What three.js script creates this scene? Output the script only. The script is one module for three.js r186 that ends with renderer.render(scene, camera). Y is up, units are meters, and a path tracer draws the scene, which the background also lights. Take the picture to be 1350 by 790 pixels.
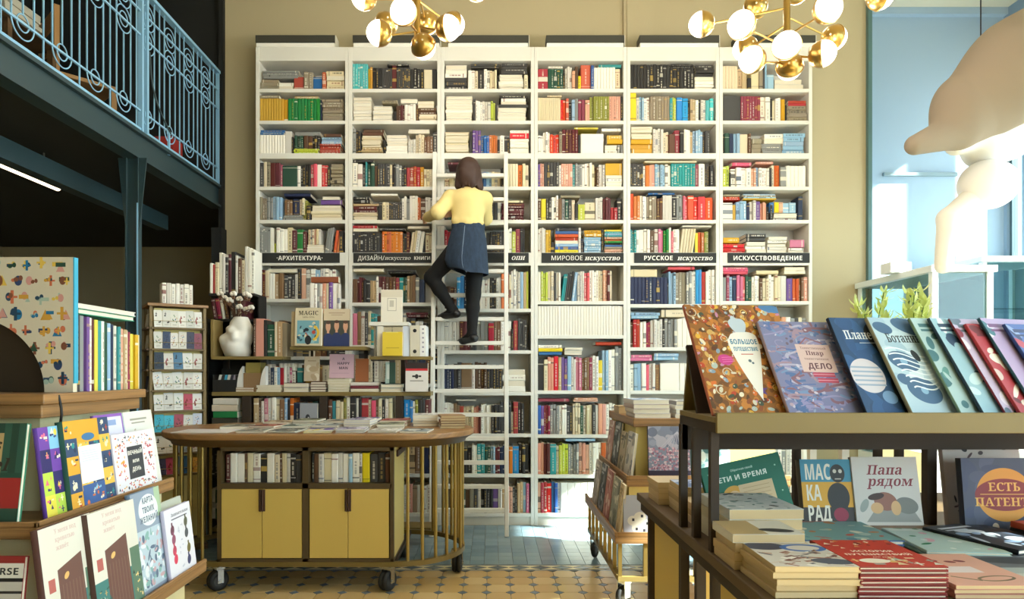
import * as THREE from 'three';
import { mergeGeometries } from 'three/addons/utils/BufferGeometryUtils.js';
import { RoundedBoxGeometry } from 'three/addons/geometries/RoundedBoxGeometry.js';
import { MarchingCubes } from 'three/addons/objects/MarchingCubes.js';
import { RectAreaLightUniformsLib } from 'three/addons/lights/RectAreaLightUniformsLib.js';

// ---------------------------------------------------------------- camera, sky, sun, exposure
const scene = new THREE.Scene();
const FOCAL = 870, CX = 648, CY = 490, EYE = 1.33;
const camera = new THREE.PerspectiveCamera(2 * Math.atan(395 / FOCAL) * 180 / Math.PI, 1350 / 790, 0.05, 200);
camera.position.set(0, EYE, 0);
camera.setViewOffset(1350, 790, 675 - CX, 395 - CY, 1350, 790);
const renderer = new THREE.WebGLRenderer({ antialias: true });
renderer.toneMapping = THREE.LinearToneMapping;
renderer.toneMappingExposure = 1.16;
renderer.shadowMap.enabled = true;
RectAreaLightUniformsLib.init();
scene.background = new THREE.Color(0.80, 0.90, 1.0);
scene.backgroundIntensity = 9.0;
const sun = new THREE.DirectionalLight(new THREE.Color(1.0, 0.95, 0.88), 40);
sun.position.set(5.2 + 10, 0.8 + 7.55, -4.2 + 3.5);
sun.target.position.set(5.2, 0.8, -4.2);
sun.castShadow = true;
sun.shadow.mapSize.set(2048, 2048);
Object.assign(sun.shadow.camera, { left: -9, right: 9, top: 9, bottom: -9, near: 0.5, far: 40 });
sun.shadow.radius = 2;
sun.name = 'sun'; sun.target.name = 'sun_target';
scene.add(sun, sun.target);

// ---------------------------------------------------------------- helpers
const X = (px, d) => (px - CX) / FOCAL * d;          // metres across at distance d
const Y = (py, d) => EYE - (py - CY) / FOCAL * d;    // metres up at distance d
const P = (px, py, d) => new THREE.Vector3(X(px, d), Y(py, d), -d);
function rngOf(seed) { let a = seed >>> 0; return () => { a = (a + 0x6d2b79f5) | 0; let t = Math.imul(a ^ (a >>> 15), 1 | a); t = (t + Math.imul(t ^ (t >>> 7), 61 | t)) ^ t; return ((t ^ (t >>> 14)) >>> 0) / 4294967296; }; }
const rnd = rngOf(77);
const RR = (a, b, r = rnd) => a + (b - a) * r();
const pick = (list, r = rnd) => list[Math.floor(r() * list.length)];
const D2R = Math.PI / 180;
const used = {};
function numbered(n) { const k = used[n] = (used[n] ?? -1) + 1; return k ? `${n}_${String(k).padStart(3, '0')}` : n; }
function tag(o, label, category, group) {
  o.userData.label = label; o.userData.category = category;
  if (group) o.userData.group = group;
  return o;
}
function thing(name, label, category, p = [0, 0, 0], turn = 0, group) {
  const o = new THREE.Group(); o.name = numbered(name); scene.add(o);
  o.position.set(p[0], p[1], p[2]); o.rotation.order = 'YXZ'; o.rotation.y = turn;
  return tag(o, label, category, group);
}
function part(name, geo, m, parent, label) {
  const g = Array.isArray(geo) ? (geo.length > 1 ? mergeGeometries(geo.map((q) => q.index ? q.toNonIndexed() : q)) : geo[0]) : geo;
  const o = new THREE.Mesh(g, m); o.name = parent === scene ? numbered(name) : name;
  o.castShadow = o.receiveShadow = true;
  if (label) o.userData.label = label;
  parent.add(o);
  return o;
}
function struct(name, geo, m, parent = scene) { const o = part(name, geo, m, parent); o.userData.kind = 'structure'; return o; }
const box = (w, h, d, x = 0, y = 0, z = 0) => new THREE.BoxGeometry(w, h, d).translate(x, y, z);
const span = (x0, x1, y0, y1, z0, z1) => box(Math.abs(x1 - x0), Math.abs(y1 - y0), Math.abs(z1 - z0), (x0 + x1) / 2, (y0 + y1) / 2, (z0 + z1) / 2);
const rbox = (w, h, d, x = 0, y = 0, z = 0, r = 0.006, s = 2) => new RoundedBoxGeometry(w, h, d, s, Math.min(r, w / 2.01, h / 2.01, d / 2.01)).translate(x, y, z);
const rspan = (x0, x1, y0, y1, z0, z1, r = 0.006) => rbox(Math.abs(x1 - x0), Math.abs(y1 - y0), Math.abs(z1 - z0), (x0 + x1) / 2, (y0 + y1) / 2, (z0 + z1) / 2, r);
const cyl = (r0, r1, h, x = 0, y = 0, z = 0, n = 16) => new THREE.CylinderGeometry(r1, r0, h, n).translate(x, y, z);
function rod(a, b, r, n = 10) {
  const d = new THREE.Vector3().subVectors(b, a), L = d.length();
  const g = new THREE.CylinderGeometry(r, r, L, n);
  g.applyQuaternion(new THREE.Quaternion().setFromUnitVectors(new THREE.Vector3(0, 1, 0), d.normalize()));
  return g.translate((a.x + b.x) / 2, (a.y + b.y) / 2, (a.z + b.z) / 2);
}
const V = (x, y, z) => new THREE.Vector3(x, y, z);

// ---------------------------------------------------------------- textures and materials
function canvasTex(w, h, draw, srgb = true) {
  const c = document.createElement('canvas'); c.width = w; c.height = h;
  draw(c.getContext('2d'), w, h);
  const t = new THREE.CanvasTexture(c);
  if (srgb) t.colorSpace = THREE.SRGBColorSpace;
  t.magFilter = THREE.LinearFilter;
  return t;
}
function noiseTex(w, h, base, amp, seed, streak = 1) {
  const r = rngOf(seed);
  const data = new Uint8Array(w * h * 4), grid = (n, m) => Array.from({ length: n * m }, () => r());
  const layers = [[8, 8], [24, 24], [64, 64]].map(([n, m]) => ({ n: Math.max(2, Math.round(n / streak)), m, g: grid(Math.max(2, Math.round(n / streak)), m) }));
  for (let y = 0; y < h; y++) for (let x = 0; x < w; x++) {
    let v = 0;
    layers.forEach((L, i) => {
      const fx = x / w * L.n, fy = y / h * L.m, ix = Math.floor(fx), iy = Math.floor(fy), ax = fx - ix, ay = fy - iy;
      const at = (a, b) => L.g[(b % L.m) * L.n + (a % L.n)];
      const top = at(ix, iy) * (1 - ax) + at(ix + 1, iy) * ax, bot = at(ix, iy + 1) * (1 - ax) + at(ix + 1, iy + 1) * ax;
      v += (top * (1 - ay) + bot * ay - 0.5) * [0.9, 0.7, 0.5][i];
    });
    v += (r() - 0.5) * 0.3;
    const o = (y * w + x) * 4;
    for (let c = 0; c < 3; c++) data[o + c] = Math.max(0, Math.min(255, base[c] * (1 + v * amp)));
    data[o + 3] = 255;
  }
  const t = new THREE.DataTexture(data, w, h); t.magFilter = THREE.LinearFilter; t.wrapS = t.wrapT = THREE.RepeatWrapping; t.needsUpdate = true;
  return t;
}
const srgbTex = (t) => { t.colorSpace = THREE.SRGBColorSpace; return t; };
const mats = {};
function mat(color, rough = 0.6, o = {}) {
  const k = color + '|' + rough + '|' + JSON.stringify(o);
  return mats[k] ??= new THREE.MeshStandardMaterial({ color: new THREE.Color(color), roughness: rough, ...o });
}
const woodTex = srgbTex(noiseTex(512, 256, [146, 108, 66], 0.28, 5, 10));
const darkWoodTex = srgbTex(noiseTex(512, 256, [96, 70, 42], 0.3, 6, 10));
const plasterBump = noiseTex(256, 256, [128, 128, 128], 0.5, 9);
const M = {
  wood: new THREE.MeshStandardMaterial({ map: woodTex, roughness: 0.45 }),
  woodDark: new THREE.MeshStandardMaterial({ map: darkWoodTex, roughness: 0.5 }),
  wall: new THREE.MeshStandardMaterial({ color: new THREE.Color('#b8aa88'), roughness: 0.9, bumpMap: plasterBump, bumpScale: 0.002 }),
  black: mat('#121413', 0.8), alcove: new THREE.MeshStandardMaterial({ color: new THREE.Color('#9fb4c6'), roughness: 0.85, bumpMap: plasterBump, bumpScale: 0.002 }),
  teal: mat('#3f5a62', 0.6), steel: mat('#2b3f44', 0.45), rail: mat('#86b4d2', 0.4),
  white: mat('#dcd9cf', 0.5), plinth: mat('#cfcabd', 0.6),
  brass: new THREE.MeshStandardMaterial({ color: new THREE.Color('#bd9a55'), metalness: 1, roughness: 0.3 }),
  brassDull: new THREE.MeshStandardMaterial({ color: new THREE.Color('#a58d50'), metalness: 0.85, roughness: 0.42 }),
  bronze: mat('#33261a', 0.7), olive: mat('#7f6c3a', 0.55),
  yellow: mat('#d4b55e', 0.5), yellowLight: mat('#d6c071', 0.55), cream: mat('#ddcf9e', 0.6),
  leather: mat('#43271a', 0.6), chrome: mat('#b9bcbd', 0.25, { metalness: 1 }), rubber: mat('#131313', 0.6),
  paper: mat('#e2dac6', 0.85), paperTan: mat('#d0b88e', 0.9), matteBlack: mat('#1b1b1b', 0.6),
  ceramic: mat('#e6e2d8', 0.5), stripDark: mat('#38372f', 0.5),
  glass: new THREE.MeshPhysicalMaterial({ color: new THREE.Color('#eef6f6'), transmission: 1, thickness: 0, roughness: 0.02 }),
  glassTint: new THREE.MeshPhysicalMaterial({ color: new THREE.Color('#cfe0e0'), transmission: 1, thickness: 0, roughness: 0.05 }),
  books: new THREE.MeshStandardMaterial({ vertexColors: true, roughness: 0.6 }),
  booksMatte: new THREE.MeshStandardMaterial({ vertexColors: true, roughness: 0.75 }),
};
// ---------------------------------------------------------------- the room
const WR = 5.2, WB = -6.02, WA = -6.7, WL = -6, WF = 4, HC = 5.0;   // right wall, back wall, alcove wall, left wall, front wall, ceiling
struct('ceiling', span(WL - 0.2, WR + 0.4, HC, HC + 0.2, WA - 0.2, WF + 0.3), mat('#cfc7b2', 0.9));
struct('wall_left', span(WL - 0.2, WL, -0.1, HC, -8.4, WF + 0.3), M.wall);
struct('wall_back', span(-2.43, 3.44, 0, HC, WB - 0.2, WB), M.wall);
struct('wall_recess', span(WL, -2.23, -0.2, HC, -8.3, -8.1), M.wall);   // the space under the gallery runs on behind the line of the back wall
struct('wall_recess_return', span(-2.43, -2.23, 0, HC, -8.1, WB - 0.2), M.wall);
struct('floor_recess', span(WL, -2.43, -0.2, -0.002, -8.1, WA), mat('#8d8a80', 0.5));
struct('ceiling_recess', span(WL, -2.23, HC, HC + 0.2, -8.3, WA - 0.2), mat('#cfc7b2', 0.9));
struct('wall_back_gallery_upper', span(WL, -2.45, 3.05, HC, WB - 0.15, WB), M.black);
struct('trim_1', span(-2.47, -2.43, 0, HC, WB, WB + 0.05), M.black);
struct('trim_2', span(3.415, 3.45, 0, HC, WB - 0.21, WB + 0.04), mat('#4f6f6c', 0.5));
struct('trim_3', [span(X(822, 6), X(866, 6), 4.2, HC, WB, WB + 0.03), span(X(826, 6), X(862, 6), 4.2, HC, WB + 0.03, WB + 0.04)], M.wall);
struct('wall_alcove', span(3.24, WR + 0.35, 0, HC, WA - 0.2, WA), M.alcove);
struct('wall_alcove_return', span(3.24, 3.44, 0, HC, WA, WB - 0.2), M.alcove);
struct('trim_4', span(3.45, WR, 4.93, HC, WA, WA + 0.06), M.alcove);
// right wall: a sill wall, a lintel and piers between the four windows
const RWIN = [[-6.66, -6.47], [-6.37, -5.6], [-4.8, -3.25], [-3.1, -2.0], [-1.2, 1.0], [1.3, 3.6]], WSILL = 0.75, WTOP = 4.31, WT2 = 3.85;
{
  const g = [span(WR, WR + 0.16, 0, WSILL, WA, WF), span(WR, WR + 0.16, WTOP, HC, WA, WF)];
  let z = WA;
  RWIN.forEach(([a, b], i) => { g.push(span(WR, WR + 0.16, WSILL, WTOP, z, a)); if (i > 1) g.push(span(WR, WR + 0.16, WT2, WTOP, a, b)); z = b; });
  g.push(span(WR, WR + 0.16, WSILL, WTOP, z, WF));
  struct('wall_right', g, mat('#8298aa', 0.85));
  RWIN.forEach(([a, b], i) => {
    const top = i > 1 ? WT2 : WTOP;
    const w = new THREE.Group(); w.name = `window_${i + 1}`; w.userData.kind = 'structure'; scene.add(w);
    const f = [span(WR + 0.03, WR + 0.09, WSILL, WSILL + 0.05, a, b), span(WR + 0.03, WR + 0.09, top - 0.05, top, a, b), span(WR + 0.03, WR + 0.09, WSILL, top, a, a + 0.03), span(WR + 0.03, WR + 0.09, WSILL, top, b - 0.03, b)];
    struct('window_frame', f, M.teal, w);
    struct('pane', span(WR + 0.055, WR + 0.06, WSILL + 0.05, top - 0.05, a + 0.03, b - 0.03), M.glass, w);
    struct('window_sill', span(WR - 0.06, WR, WSILL - 0.04, WSILL, a - 0.03, b + 0.03), M.alcove, w);
  });
}
struct('added_shade_wall', span(WL, -1.0, 0, 2.8, -0.9, -0.8), M.wall);   // unseen wall beside the camera, added to keep window light off the left side
// front wall with the shop windows, behind the camera
{
  const wins = [[2.4, 4.6]], g = [span(WL, WR, 0, 0.5, WF, WF + 0.25), span(WL, WR, 4.3, HC, WF, WF + 0.25)];
  let x = WL;
  for (const [a, b] of wins) { g.push(span(x, a, 0.5, 4.3, WF, WF + 0.25)); x = b; }
  g.push(span(x, WR, 0.5, 4.3, WF, WF + 0.25));
  struct('wall_front', g, M.wall);
  wins.forEach(([a, b], i) => {
    const w = new THREE.Group(); w.name = `window_${i + 7}`; w.userData.kind = 'structure'; scene.add(w);
    struct('window_frame', [span(a, b, 0.5, 0.56, WF + 0.1, WF + 0.16), span(a, b, 4.24, 4.3, WF + 0.1, WF + 0.16), span(a, a + 0.06, 0.5, 4.3, WF + 0.1, WF + 0.16), span(b - 0.06, b, 0.5, 4.3, WF + 0.1, WF + 0.16)], M.teal, w);
    struct('pane', span(a + 0.06, b - 0.06, 0.56, 4.24, WF + 0.125, WF + 0.13), M.glass, w);
  });
}
struct('pavement', span(-30, 40, -0.3, -0.2, -40, 40), mat('#a8a39a', 0.9));

// floor: ochre octagon tiles with small blue-grey dots, a border strip, then blue-grey square tiles
const floor = struct('floor', span(WL, WR, -0.2, -0.011, WA, WF), mat('#8d8a80', 0.9));
{
  const TP = 0.145, cut = 0.032, zBorder = -4.41, zBlue = -4.55;
  const octShape = (s, c) => { const h = s / 2, S = new THREE.Shape(); S.moveTo(-h + c, -h); S.lineTo(h - c, -h); S.lineTo(h, -h + c); S.lineTo(h, h - c); S.lineTo(h - c, h); S.lineTo(-h + c, h); S.lineTo(-h, h - c); S.lineTo(-h, -h + c); S.closePath(); return S; };
  const slab = (S) => new THREE.ExtrudeGeometry(S, { depth: 0.009, bevelEnabled: true, bevelThickness: 0.001, bevelSize: 0.001, bevelOffset: -0.001, bevelSegments: 1, curveSegments: 1 }).rotateX(-Math.PI / 2).translate(0, -0.010, 0);
  const octG = slab(octShape(TP - 0.003, cut)), q = cut - 0.0022;
  const dia = new THREE.Shape(); dia.moveTo(-q, 0); dia.lineTo(0, -q); dia.lineTo(q, 0); dia.lineTo(0, q); dia.closePath();
  const diaG = slab(dia), sq = 0.1, sqG = slab(octShape(sq - 0.002, 0.0005));
  const octM = ['#cdb078', '#c8a970', '#d2b680', '#c3a56c'].map((c) => mat(c, 0.24));
  const dotM = ['#66727c', '#727d86'].map((c) => mat(c, 0.26)), blueM = ['#7f99a6', '#88a1ac', '#77919f', '#829aa3'].map((c) => mat(c, 0.24));
  const rest = { oct: [], dot: [], sq: [] }, r = rngOf(3);
  const lay = (name, g, ms, x, z, seen, key) => {
    if (seen) { const t = part(name, g, pick(ms, r), floor); t.position.set(x, 0, z); t.userData.kind = 'structure'; } else rest[key].push([x, z]);
  };
  for (let j = 0; zBorder - TP * (j + 0.5) * -1 < WF + 0.2; j++) {
    const z = zBorder + TP * (j + 0.5);
    if (z > WF - TP / 2) break;
    for (let i = -41; i <= 35; i++) {
      const x = 0.043 + i * TP;
      if (x < WL + TP / 2 || x > WR - TP / 2) continue;
      lay('tile', octG, octM, x, z, j < 4 && x > -2.0 && x < 1.3, 'oct');
      if (j) lay('dot_tile', diaG, dotM, x + TP / 2, z - TP / 2, j < 5 && x > -2.05 && x < 1.3, 'dot');
    }
  }
  // border strip: alternating cream and blue-grey lozenges between two dark lines
  const loz = new THREE.Shape(); loz.moveTo(-0.068, 0); loz.lineTo(0, -0.034); loz.lineTo(0.068, 0); loz.lineTo(0, 0.034); loz.closePath();
  const lozG = slab(loz), triA = new THREE.Shape(); triA.moveTo(-0.066, 0.038); triA.lineTo(0.066, 0.038); triA.lineTo(0, 0.004); triA.closePath();
  const triUp = slab(triA), triDn = triUp.clone().rotateY(Math.PI);
  for (let i = -14; i <= 8; i++) {
    const x = 0.043 + i * TP, z = (zBorder + zBlue) / 2;
    for (const [n, g, m, dx] of [['border_tile', lozG, dotM[i & 1], 0], ['border_tile', triUp, mat('#e2d6ac', 0.3), TP / 2], ['border_tile', triDn, mat('#e2d6ac', 0.3), TP / 2]]) {
      const t = part(n, g, m, floor); t.position.set(x + dx, 0, z); t.userData.kind = 'structure';
    }
  }
  for (const z of [zBorder - 0.026, zBlue + 0.002]) part('border_line', span(WL, WR, -0.011, -0.001, z, z + 0.024), mat('#737b7e', 0.35), floor).userData.kind = 'structure';
  for (let j = 0; ; j++) {
    const z = zBlue - sq * (j + 0.5);
    if (z < WA + sq / 2) break;
    for (let i = -60; i <= 52; i++) {
      const x = i * sq + (j % 2 ? sq * 0.0 : 0);
      if (x < WL + sq / 2 || x > WR - sq / 2) continue;
      lay('tile', sqG, blueM, x, z, z > -5.75 && x > -1.15 && x < 1.0, 'sq');
    }
  }
  const spread = (name, g, m, list) => {
    const im = new THREE.InstancedMesh(g, m, list.length), M4 = new THREE.Matrix4(); im.name = name; im.userData.kind = 'stuff'; im.castShadow = im.receiveShadow = true;
    list.forEach(([x, z], i) => im.setMatrixAt(i, M4.makeTranslation(x, 0, z))); floor.add(im);
  };
  spread('octagon_tiling', octG, octM[0], rest.oct); spread('dot_tiling', diaG, dotM[0], rest.dot); spread('square_tiling', sqG, blueM[0], rest.sq);
}

// ---------------------------------------------------------------- gallery on the left
const GX = -2.476;
struct('gallery_floor', span(WL, GX - 0.06, 2.86, 3.0, -8.1, 2.0), mat('#2a2c28', 0.8));
{
  const gz0 = WB, gz1 = 2.0;
  struct('gallery_beam', [span(GX - 0.012, GX + 0.0, 2.82, 3.0, gz0, gz1), span(GX - 0.08, GX + 0.03, 2.99, 3.015, gz0, gz1), span(GX - 0.08, GX + 0.03, 2.815, 2.835, gz0, gz1)], M.steel);
  struct('gallery_beam_inner', span(-3.05, -2.95, 2.62, 2.75, gz0, gz1), M.steel);
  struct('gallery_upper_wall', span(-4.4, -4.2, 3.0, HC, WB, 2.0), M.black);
  struct('gallery_bracket', span(GX - 0.03, GX + 0.06, 1.98, 2.62, WB + 0.001, WB + 0.12), M.black);
}
{
  const t = thing('steel_column', 'dark blue grey steel column holding up the gallery', 'column', [GX - 0.02, 0, -4.6]);
  part('shaft', [span(-0.042, 0.042, 0, 2.815, -0.006, 0.006), span(-0.045, -0.037, 0, 2.815, -0.025, 0.025), span(0.037, 0.045, 0, 2.815, -0.025, 0.025)], M.steel, t);
  part('edge_strip', span(0.036, 0.0465, 0, 2.5, 0.0252, 0.029), M.rail, t, 'pale blue edge of the column');
  for (const s of [-1, 1]) {
    const S = new THREE.Shape(); S.moveTo(0, 0); S.lineTo(s * 0.055, 0); S.lineTo(0, -0.52); S.closePath();
    part('gusset', new THREE.ExtrudeGeometry(S, { depth: 0.01, bevelEnabled: false }).translate(s * 0.045, 2.815, 0.005), M.steel, t);
  }
  part('base_plate', span(-0.1, 0.1, 0, 0.012, -0.1, 0.1), M.steel, t);
}
{
  // wrought railing, drawn in the plane x = GX; u is the distance from the camera
  const t = thing('gallery_railing', 'pale blue wrought iron gallery railing with pairs of rings', 'railing', [GX, 3.015, 0]);
  const yb = 0.02, yl = 0.155, y2 = 0.69, y1 = 0.86, yt = 1.02;
  const bar = (y, r, a, b) => span(-r, r, y - r, y + r, -a, -b);
  const seg = [[-1.0, 4.66], [4.72, 5.98]];
  seg.forEach(([a, b]) => {
    part('top_rail', span(-0.025, 0.025, yt - 0.012, yt + 0.012, -a, -b), M.rail, t);
    part('bottom_rail', bar(yb, 0.010, a, b), M.rail, t);
    for (const y of [yl, y2, y1]) part('rail_bar', bar(y, 0.006, a, b), M.rail, t);
  });
  for (const u of [4.66, 4.73, 5.97]) part('post', span(-0.016, 0.016, 0.0, yt, -u - 0.012, -u + 0.012), M.rail, t);
  const ring = (u, y, R, w = 0.0042) => new THREE.TorusGeometry(R, w, 6, 28).rotateY(Math.PI / 2).translate(0, y, -u);
  const half = (u, y, R, w = 0.0042) => new THREE.TorusGeometry(R, w, 6, 20, Math.PI).rotateZ(Math.PI).rotateY(Math.PI / 2).translate(0, y, -u);
  const up = (u, y0, y) => box(0.0075, y - y0, 0.0075, 0, (y + y0) / 2, -u);
  for (let k = -9; k < 8; k++) {
    const u = 3.486 + k * 0.3185; if (u < 0.6) continue;
    if (u > 4.6 && u < 4.72) continue;
    if (u > 5.9) continue;
    part('ring_motif', [ring(u, yl + 0.0, 0.045), half(u, yl, 0.085), ring(u, y1, 0.088), ring(u, y1, 0.048), ring(u, y2, 0.088), ring(u, y2, 0.048)], M.rail, t);
    for (const [du, a, b] of [[-0.085, yl, y1 + 0.16], [0.085, yl, y1 + 0.16], [0, yl + 0.045, y2 - 0.088], [0.16, yb, yt]]) {
      if (u + du > 4.63 && u + du < 4.76 || u + du > 5.95) continue;
      part('baluster', up(u + du, a, b), M.rail, t);
    }
  }
  // curved brace and stay of the opening section
  const c = new THREE.CatmullRomCurve3([V(0.01, 0.62, -4.76), V(0.012, 0.42, -4.79), V(0.014, 0.27, -4.88), V(0.016, 0.14, -5.06)]);
  part('curved_brace', new THREE.TubeGeometry(c, 20, 0.007, 6), M.steel, t, 'dark curved brace');
  part('stay', [span(0, 0.016, 0.0, 0.012, -4.7, -5.06), span(0, 0.014, -0.03, 0.15, -5.04, -5.06)], M.rail, t);
}
{
  const t = thing('tube_lamp', 'warm glowing fluorescent tube lamp under the dark gallery', 'lamp', [-3.12, 2.655, -4.0]);
  part('housing', span(-0.045, 0.045, 0.02, 0.09, -0.78, 0.78), mat('#6b6a60', 0.5), t);
  const g = new THREE.MeshStandardMaterial({ color: new THREE.Color('#fff2d0'), emissive: new THREE.Color(1.0, 0.82, 0.55), emissiveIntensity: 3.2, roughness: 0.5 });
  part('tube', new THREE.CylinderGeometry(0.022, 0.022, 1.5, 12).rotateX(Math.PI / 2).translate(0, -0.004, 0), g, t);
  for (const s of [-1, 1]) part('hanger', rod(V(0, 0.09, s * 0.6), V(0, 0.20, s * 0.6), 0.006), mat('#6b6a60', 0.5), t);
  const L = new THREE.RectAreaLight(new THREE.Color(1.0, 0.82, 0.55), 9, 0.045, 1.5); L.position.set(0, -0.03, 0); L.rotation.x = -Math.PI / 2; t.add(L);
}
// things up on the gallery, behind the railing
{
  const t = thing('wooden_chair', 'pale wooden chair standing up on the dark gallery', 'chair', [-3.1, 3.0, -4.95], 2.4);
  const w = mat('#a87c48', 0.6);
  part('seat', rbox(0.42, 0.03, 0.4, 0, 0.45, 0), w, t);
  part('backrest', [rbox(0.4, 0.12, 0.02, 0, 0.86, -0.19), rbox(0.4, 0.07, 0.02, 0, 0.68, -0.19)], w, t);
  for (const [x, z, h] of [[-0.19, -0.19, 0.93], [0.19, -0.19, 0.93], [-0.19, 0.18, 0.44], [0.19, 0.18, 0.44]]) part('leg', box(0.035, h, 0.035, x, h / 2, z), w, t);
  const q = thing('side_table', 'small dark table up on the gallery carrying pale papers', 'table', [-3.25, 3.0, -4.35]);
  part('top', rbox(0.5, 0.03, 0.5, 0, 0.56, 0), M.woodDark, q);
  for (const x of [-0.21, 0.21]) for (const z of [-0.21, 0.21]) part('leg', box(0.04, 0.545, 0.04, x, 0.2725, z), M.woodDark, q);
  const b = thing('paper_bundle', 'stack of pale papers on the small gallery table', 'papers', [-3.2, 3.576, -4.35]);
  for (let k = 0; k < 6; k++) part('sheaf', box(0.24, 0.028, 0.32, RR(-0.012, 0.012), 0.03 * k + 0.015, RR(-0.01, 0.01)).rotateY(RR(-0.06, 0.06)), mat('#b9b2a0', 0.9), b);
  const c = thing('crate', 'small red crate on the gallery behind the railing', 'crate', [-2.75, 3.0, -5.62]), r = mat('#a02a22', 0.6);
  part('body', [box(0.14, 0.3, 0.012, 0, 0.15, 0.09), box(0.14, 0.3, 0.012, 0, 0.15, -0.09), box(0.012, 0.3, 0.18, 0.07, 0.15, 0), box(0.012, 0.3, 0.18, -0.07, 0.15, 0)], r, c);
  part('bottom', box(0.14, 0.01, 0.18, 0, 0.006, 0), r, c);
}
// ---------------------------------------------------------------- books
// colour key for the spines: letter -> [sRGB, word]
const INK = {
  w: ['#e8e3d6', 'white'], W: ['#cfcabf', 'pale grey'], c: ['#d6c8a6', 'cream'], t: ['#b79d74', 'tan'], T: ['#8d816b', 'grey brown'], k: ['#1e1c1b', 'black'], d: ['#3d3b3a', 'dark grey'],
  g: ['#8a8b88', 'grey'], r: ['#a92a22', 'red'], R: ['#cf3a2a', 'bright red'], m: ['#571b1d', 'maroon'], M: ['#8b2d42', 'burgundy'], o: ['#c0602a', 'orange'], O: ['#d1702f', 'bright orange'],
  y: ['#dcc62f', 'yellow'], Y: ['#c8981c', 'golden yellow'], n: ['#5b3d26', 'dark brown'], N: ['#7c5d3e', 'brown'], b: ['#2c5f9c', 'blue'], B: ['#1f86c6', 'bright blue'], v: ['#1d2948', 'navy'],
  l: ['#8eafc8', 'light blue'], a: ['#2b8d90', 'teal'], A: ['#4bb5b4', 'turquoise'], e: ['#0f7a30', 'green'], q: ['#204a38', 'dark green'], i: ['#86873c', 'olive'], h: ['#b6bf3f', 'lime green'],
  p: ['#c56f88', 'pink'], P: ['#d45a6a', 'rose red'], u: ['#6a4c8a', 'purple'], s: ['#d59a80', 'salmon'],
};
const MIX = { x: 'kkddnNTmvqgtkc', z: 'wwWcglcwtWds', j: 'crYoaewblskyRT' };
const PAPER = new THREE.Color('#ddd3bd');
// a little builder of flat-coloured quads
class Quads {
  constructor() { this.p = []; this.n = []; this.c = []; }
  quad(a, b, c, d, col) {
    const ux = b[0] - a[0], uy = b[1] - a[1], uz = b[2] - a[2], vx = c[0] - a[0], vy = c[1] - a[1], vz = c[2] - a[2];
    let nx = uy * vz - uz * vy, ny = uz * vx - ux * vz, nz = ux * vy - uy * vx; const L = Math.hypot(nx, ny, nz) || 1; nx /= L; ny /= L; nz /= L;
    for (const q of [a, b, c, a, c, d]) { this.p.push(q[0], q[1], q[2]); this.n.push(nx, ny, nz); this.c.push(col.r, col.g, col.b); }
  }
  geo() {
    const g = new THREE.BufferGeometry();
    g.setAttribute('position', new THREE.Float32BufferAttribute(this.p, 3)); g.setAttribute('normal', new THREE.Float32BufferAttribute(this.n, 3)); g.setAttribute('color', new THREE.Float32BufferAttribute(this.c, 3));
    return g;
  }
}
const luma = (c) => 0.3 * c.r + 0.6 * c.g + 0.1 * c.b;
function jitter(hex, r, a = 0.09) { const c = new THREE.Color(hex), h = {}; c.getHSL(h); return c.setHSL(h.h + (r() - 0.5) * 0.025, Math.min(1, h.s * (1 + (r() - 0.5) * 0.25)), Math.max(0.02, Math.min(0.95, h.l * (1 + (r() - 0.5) * 2 * a)))); }
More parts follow.
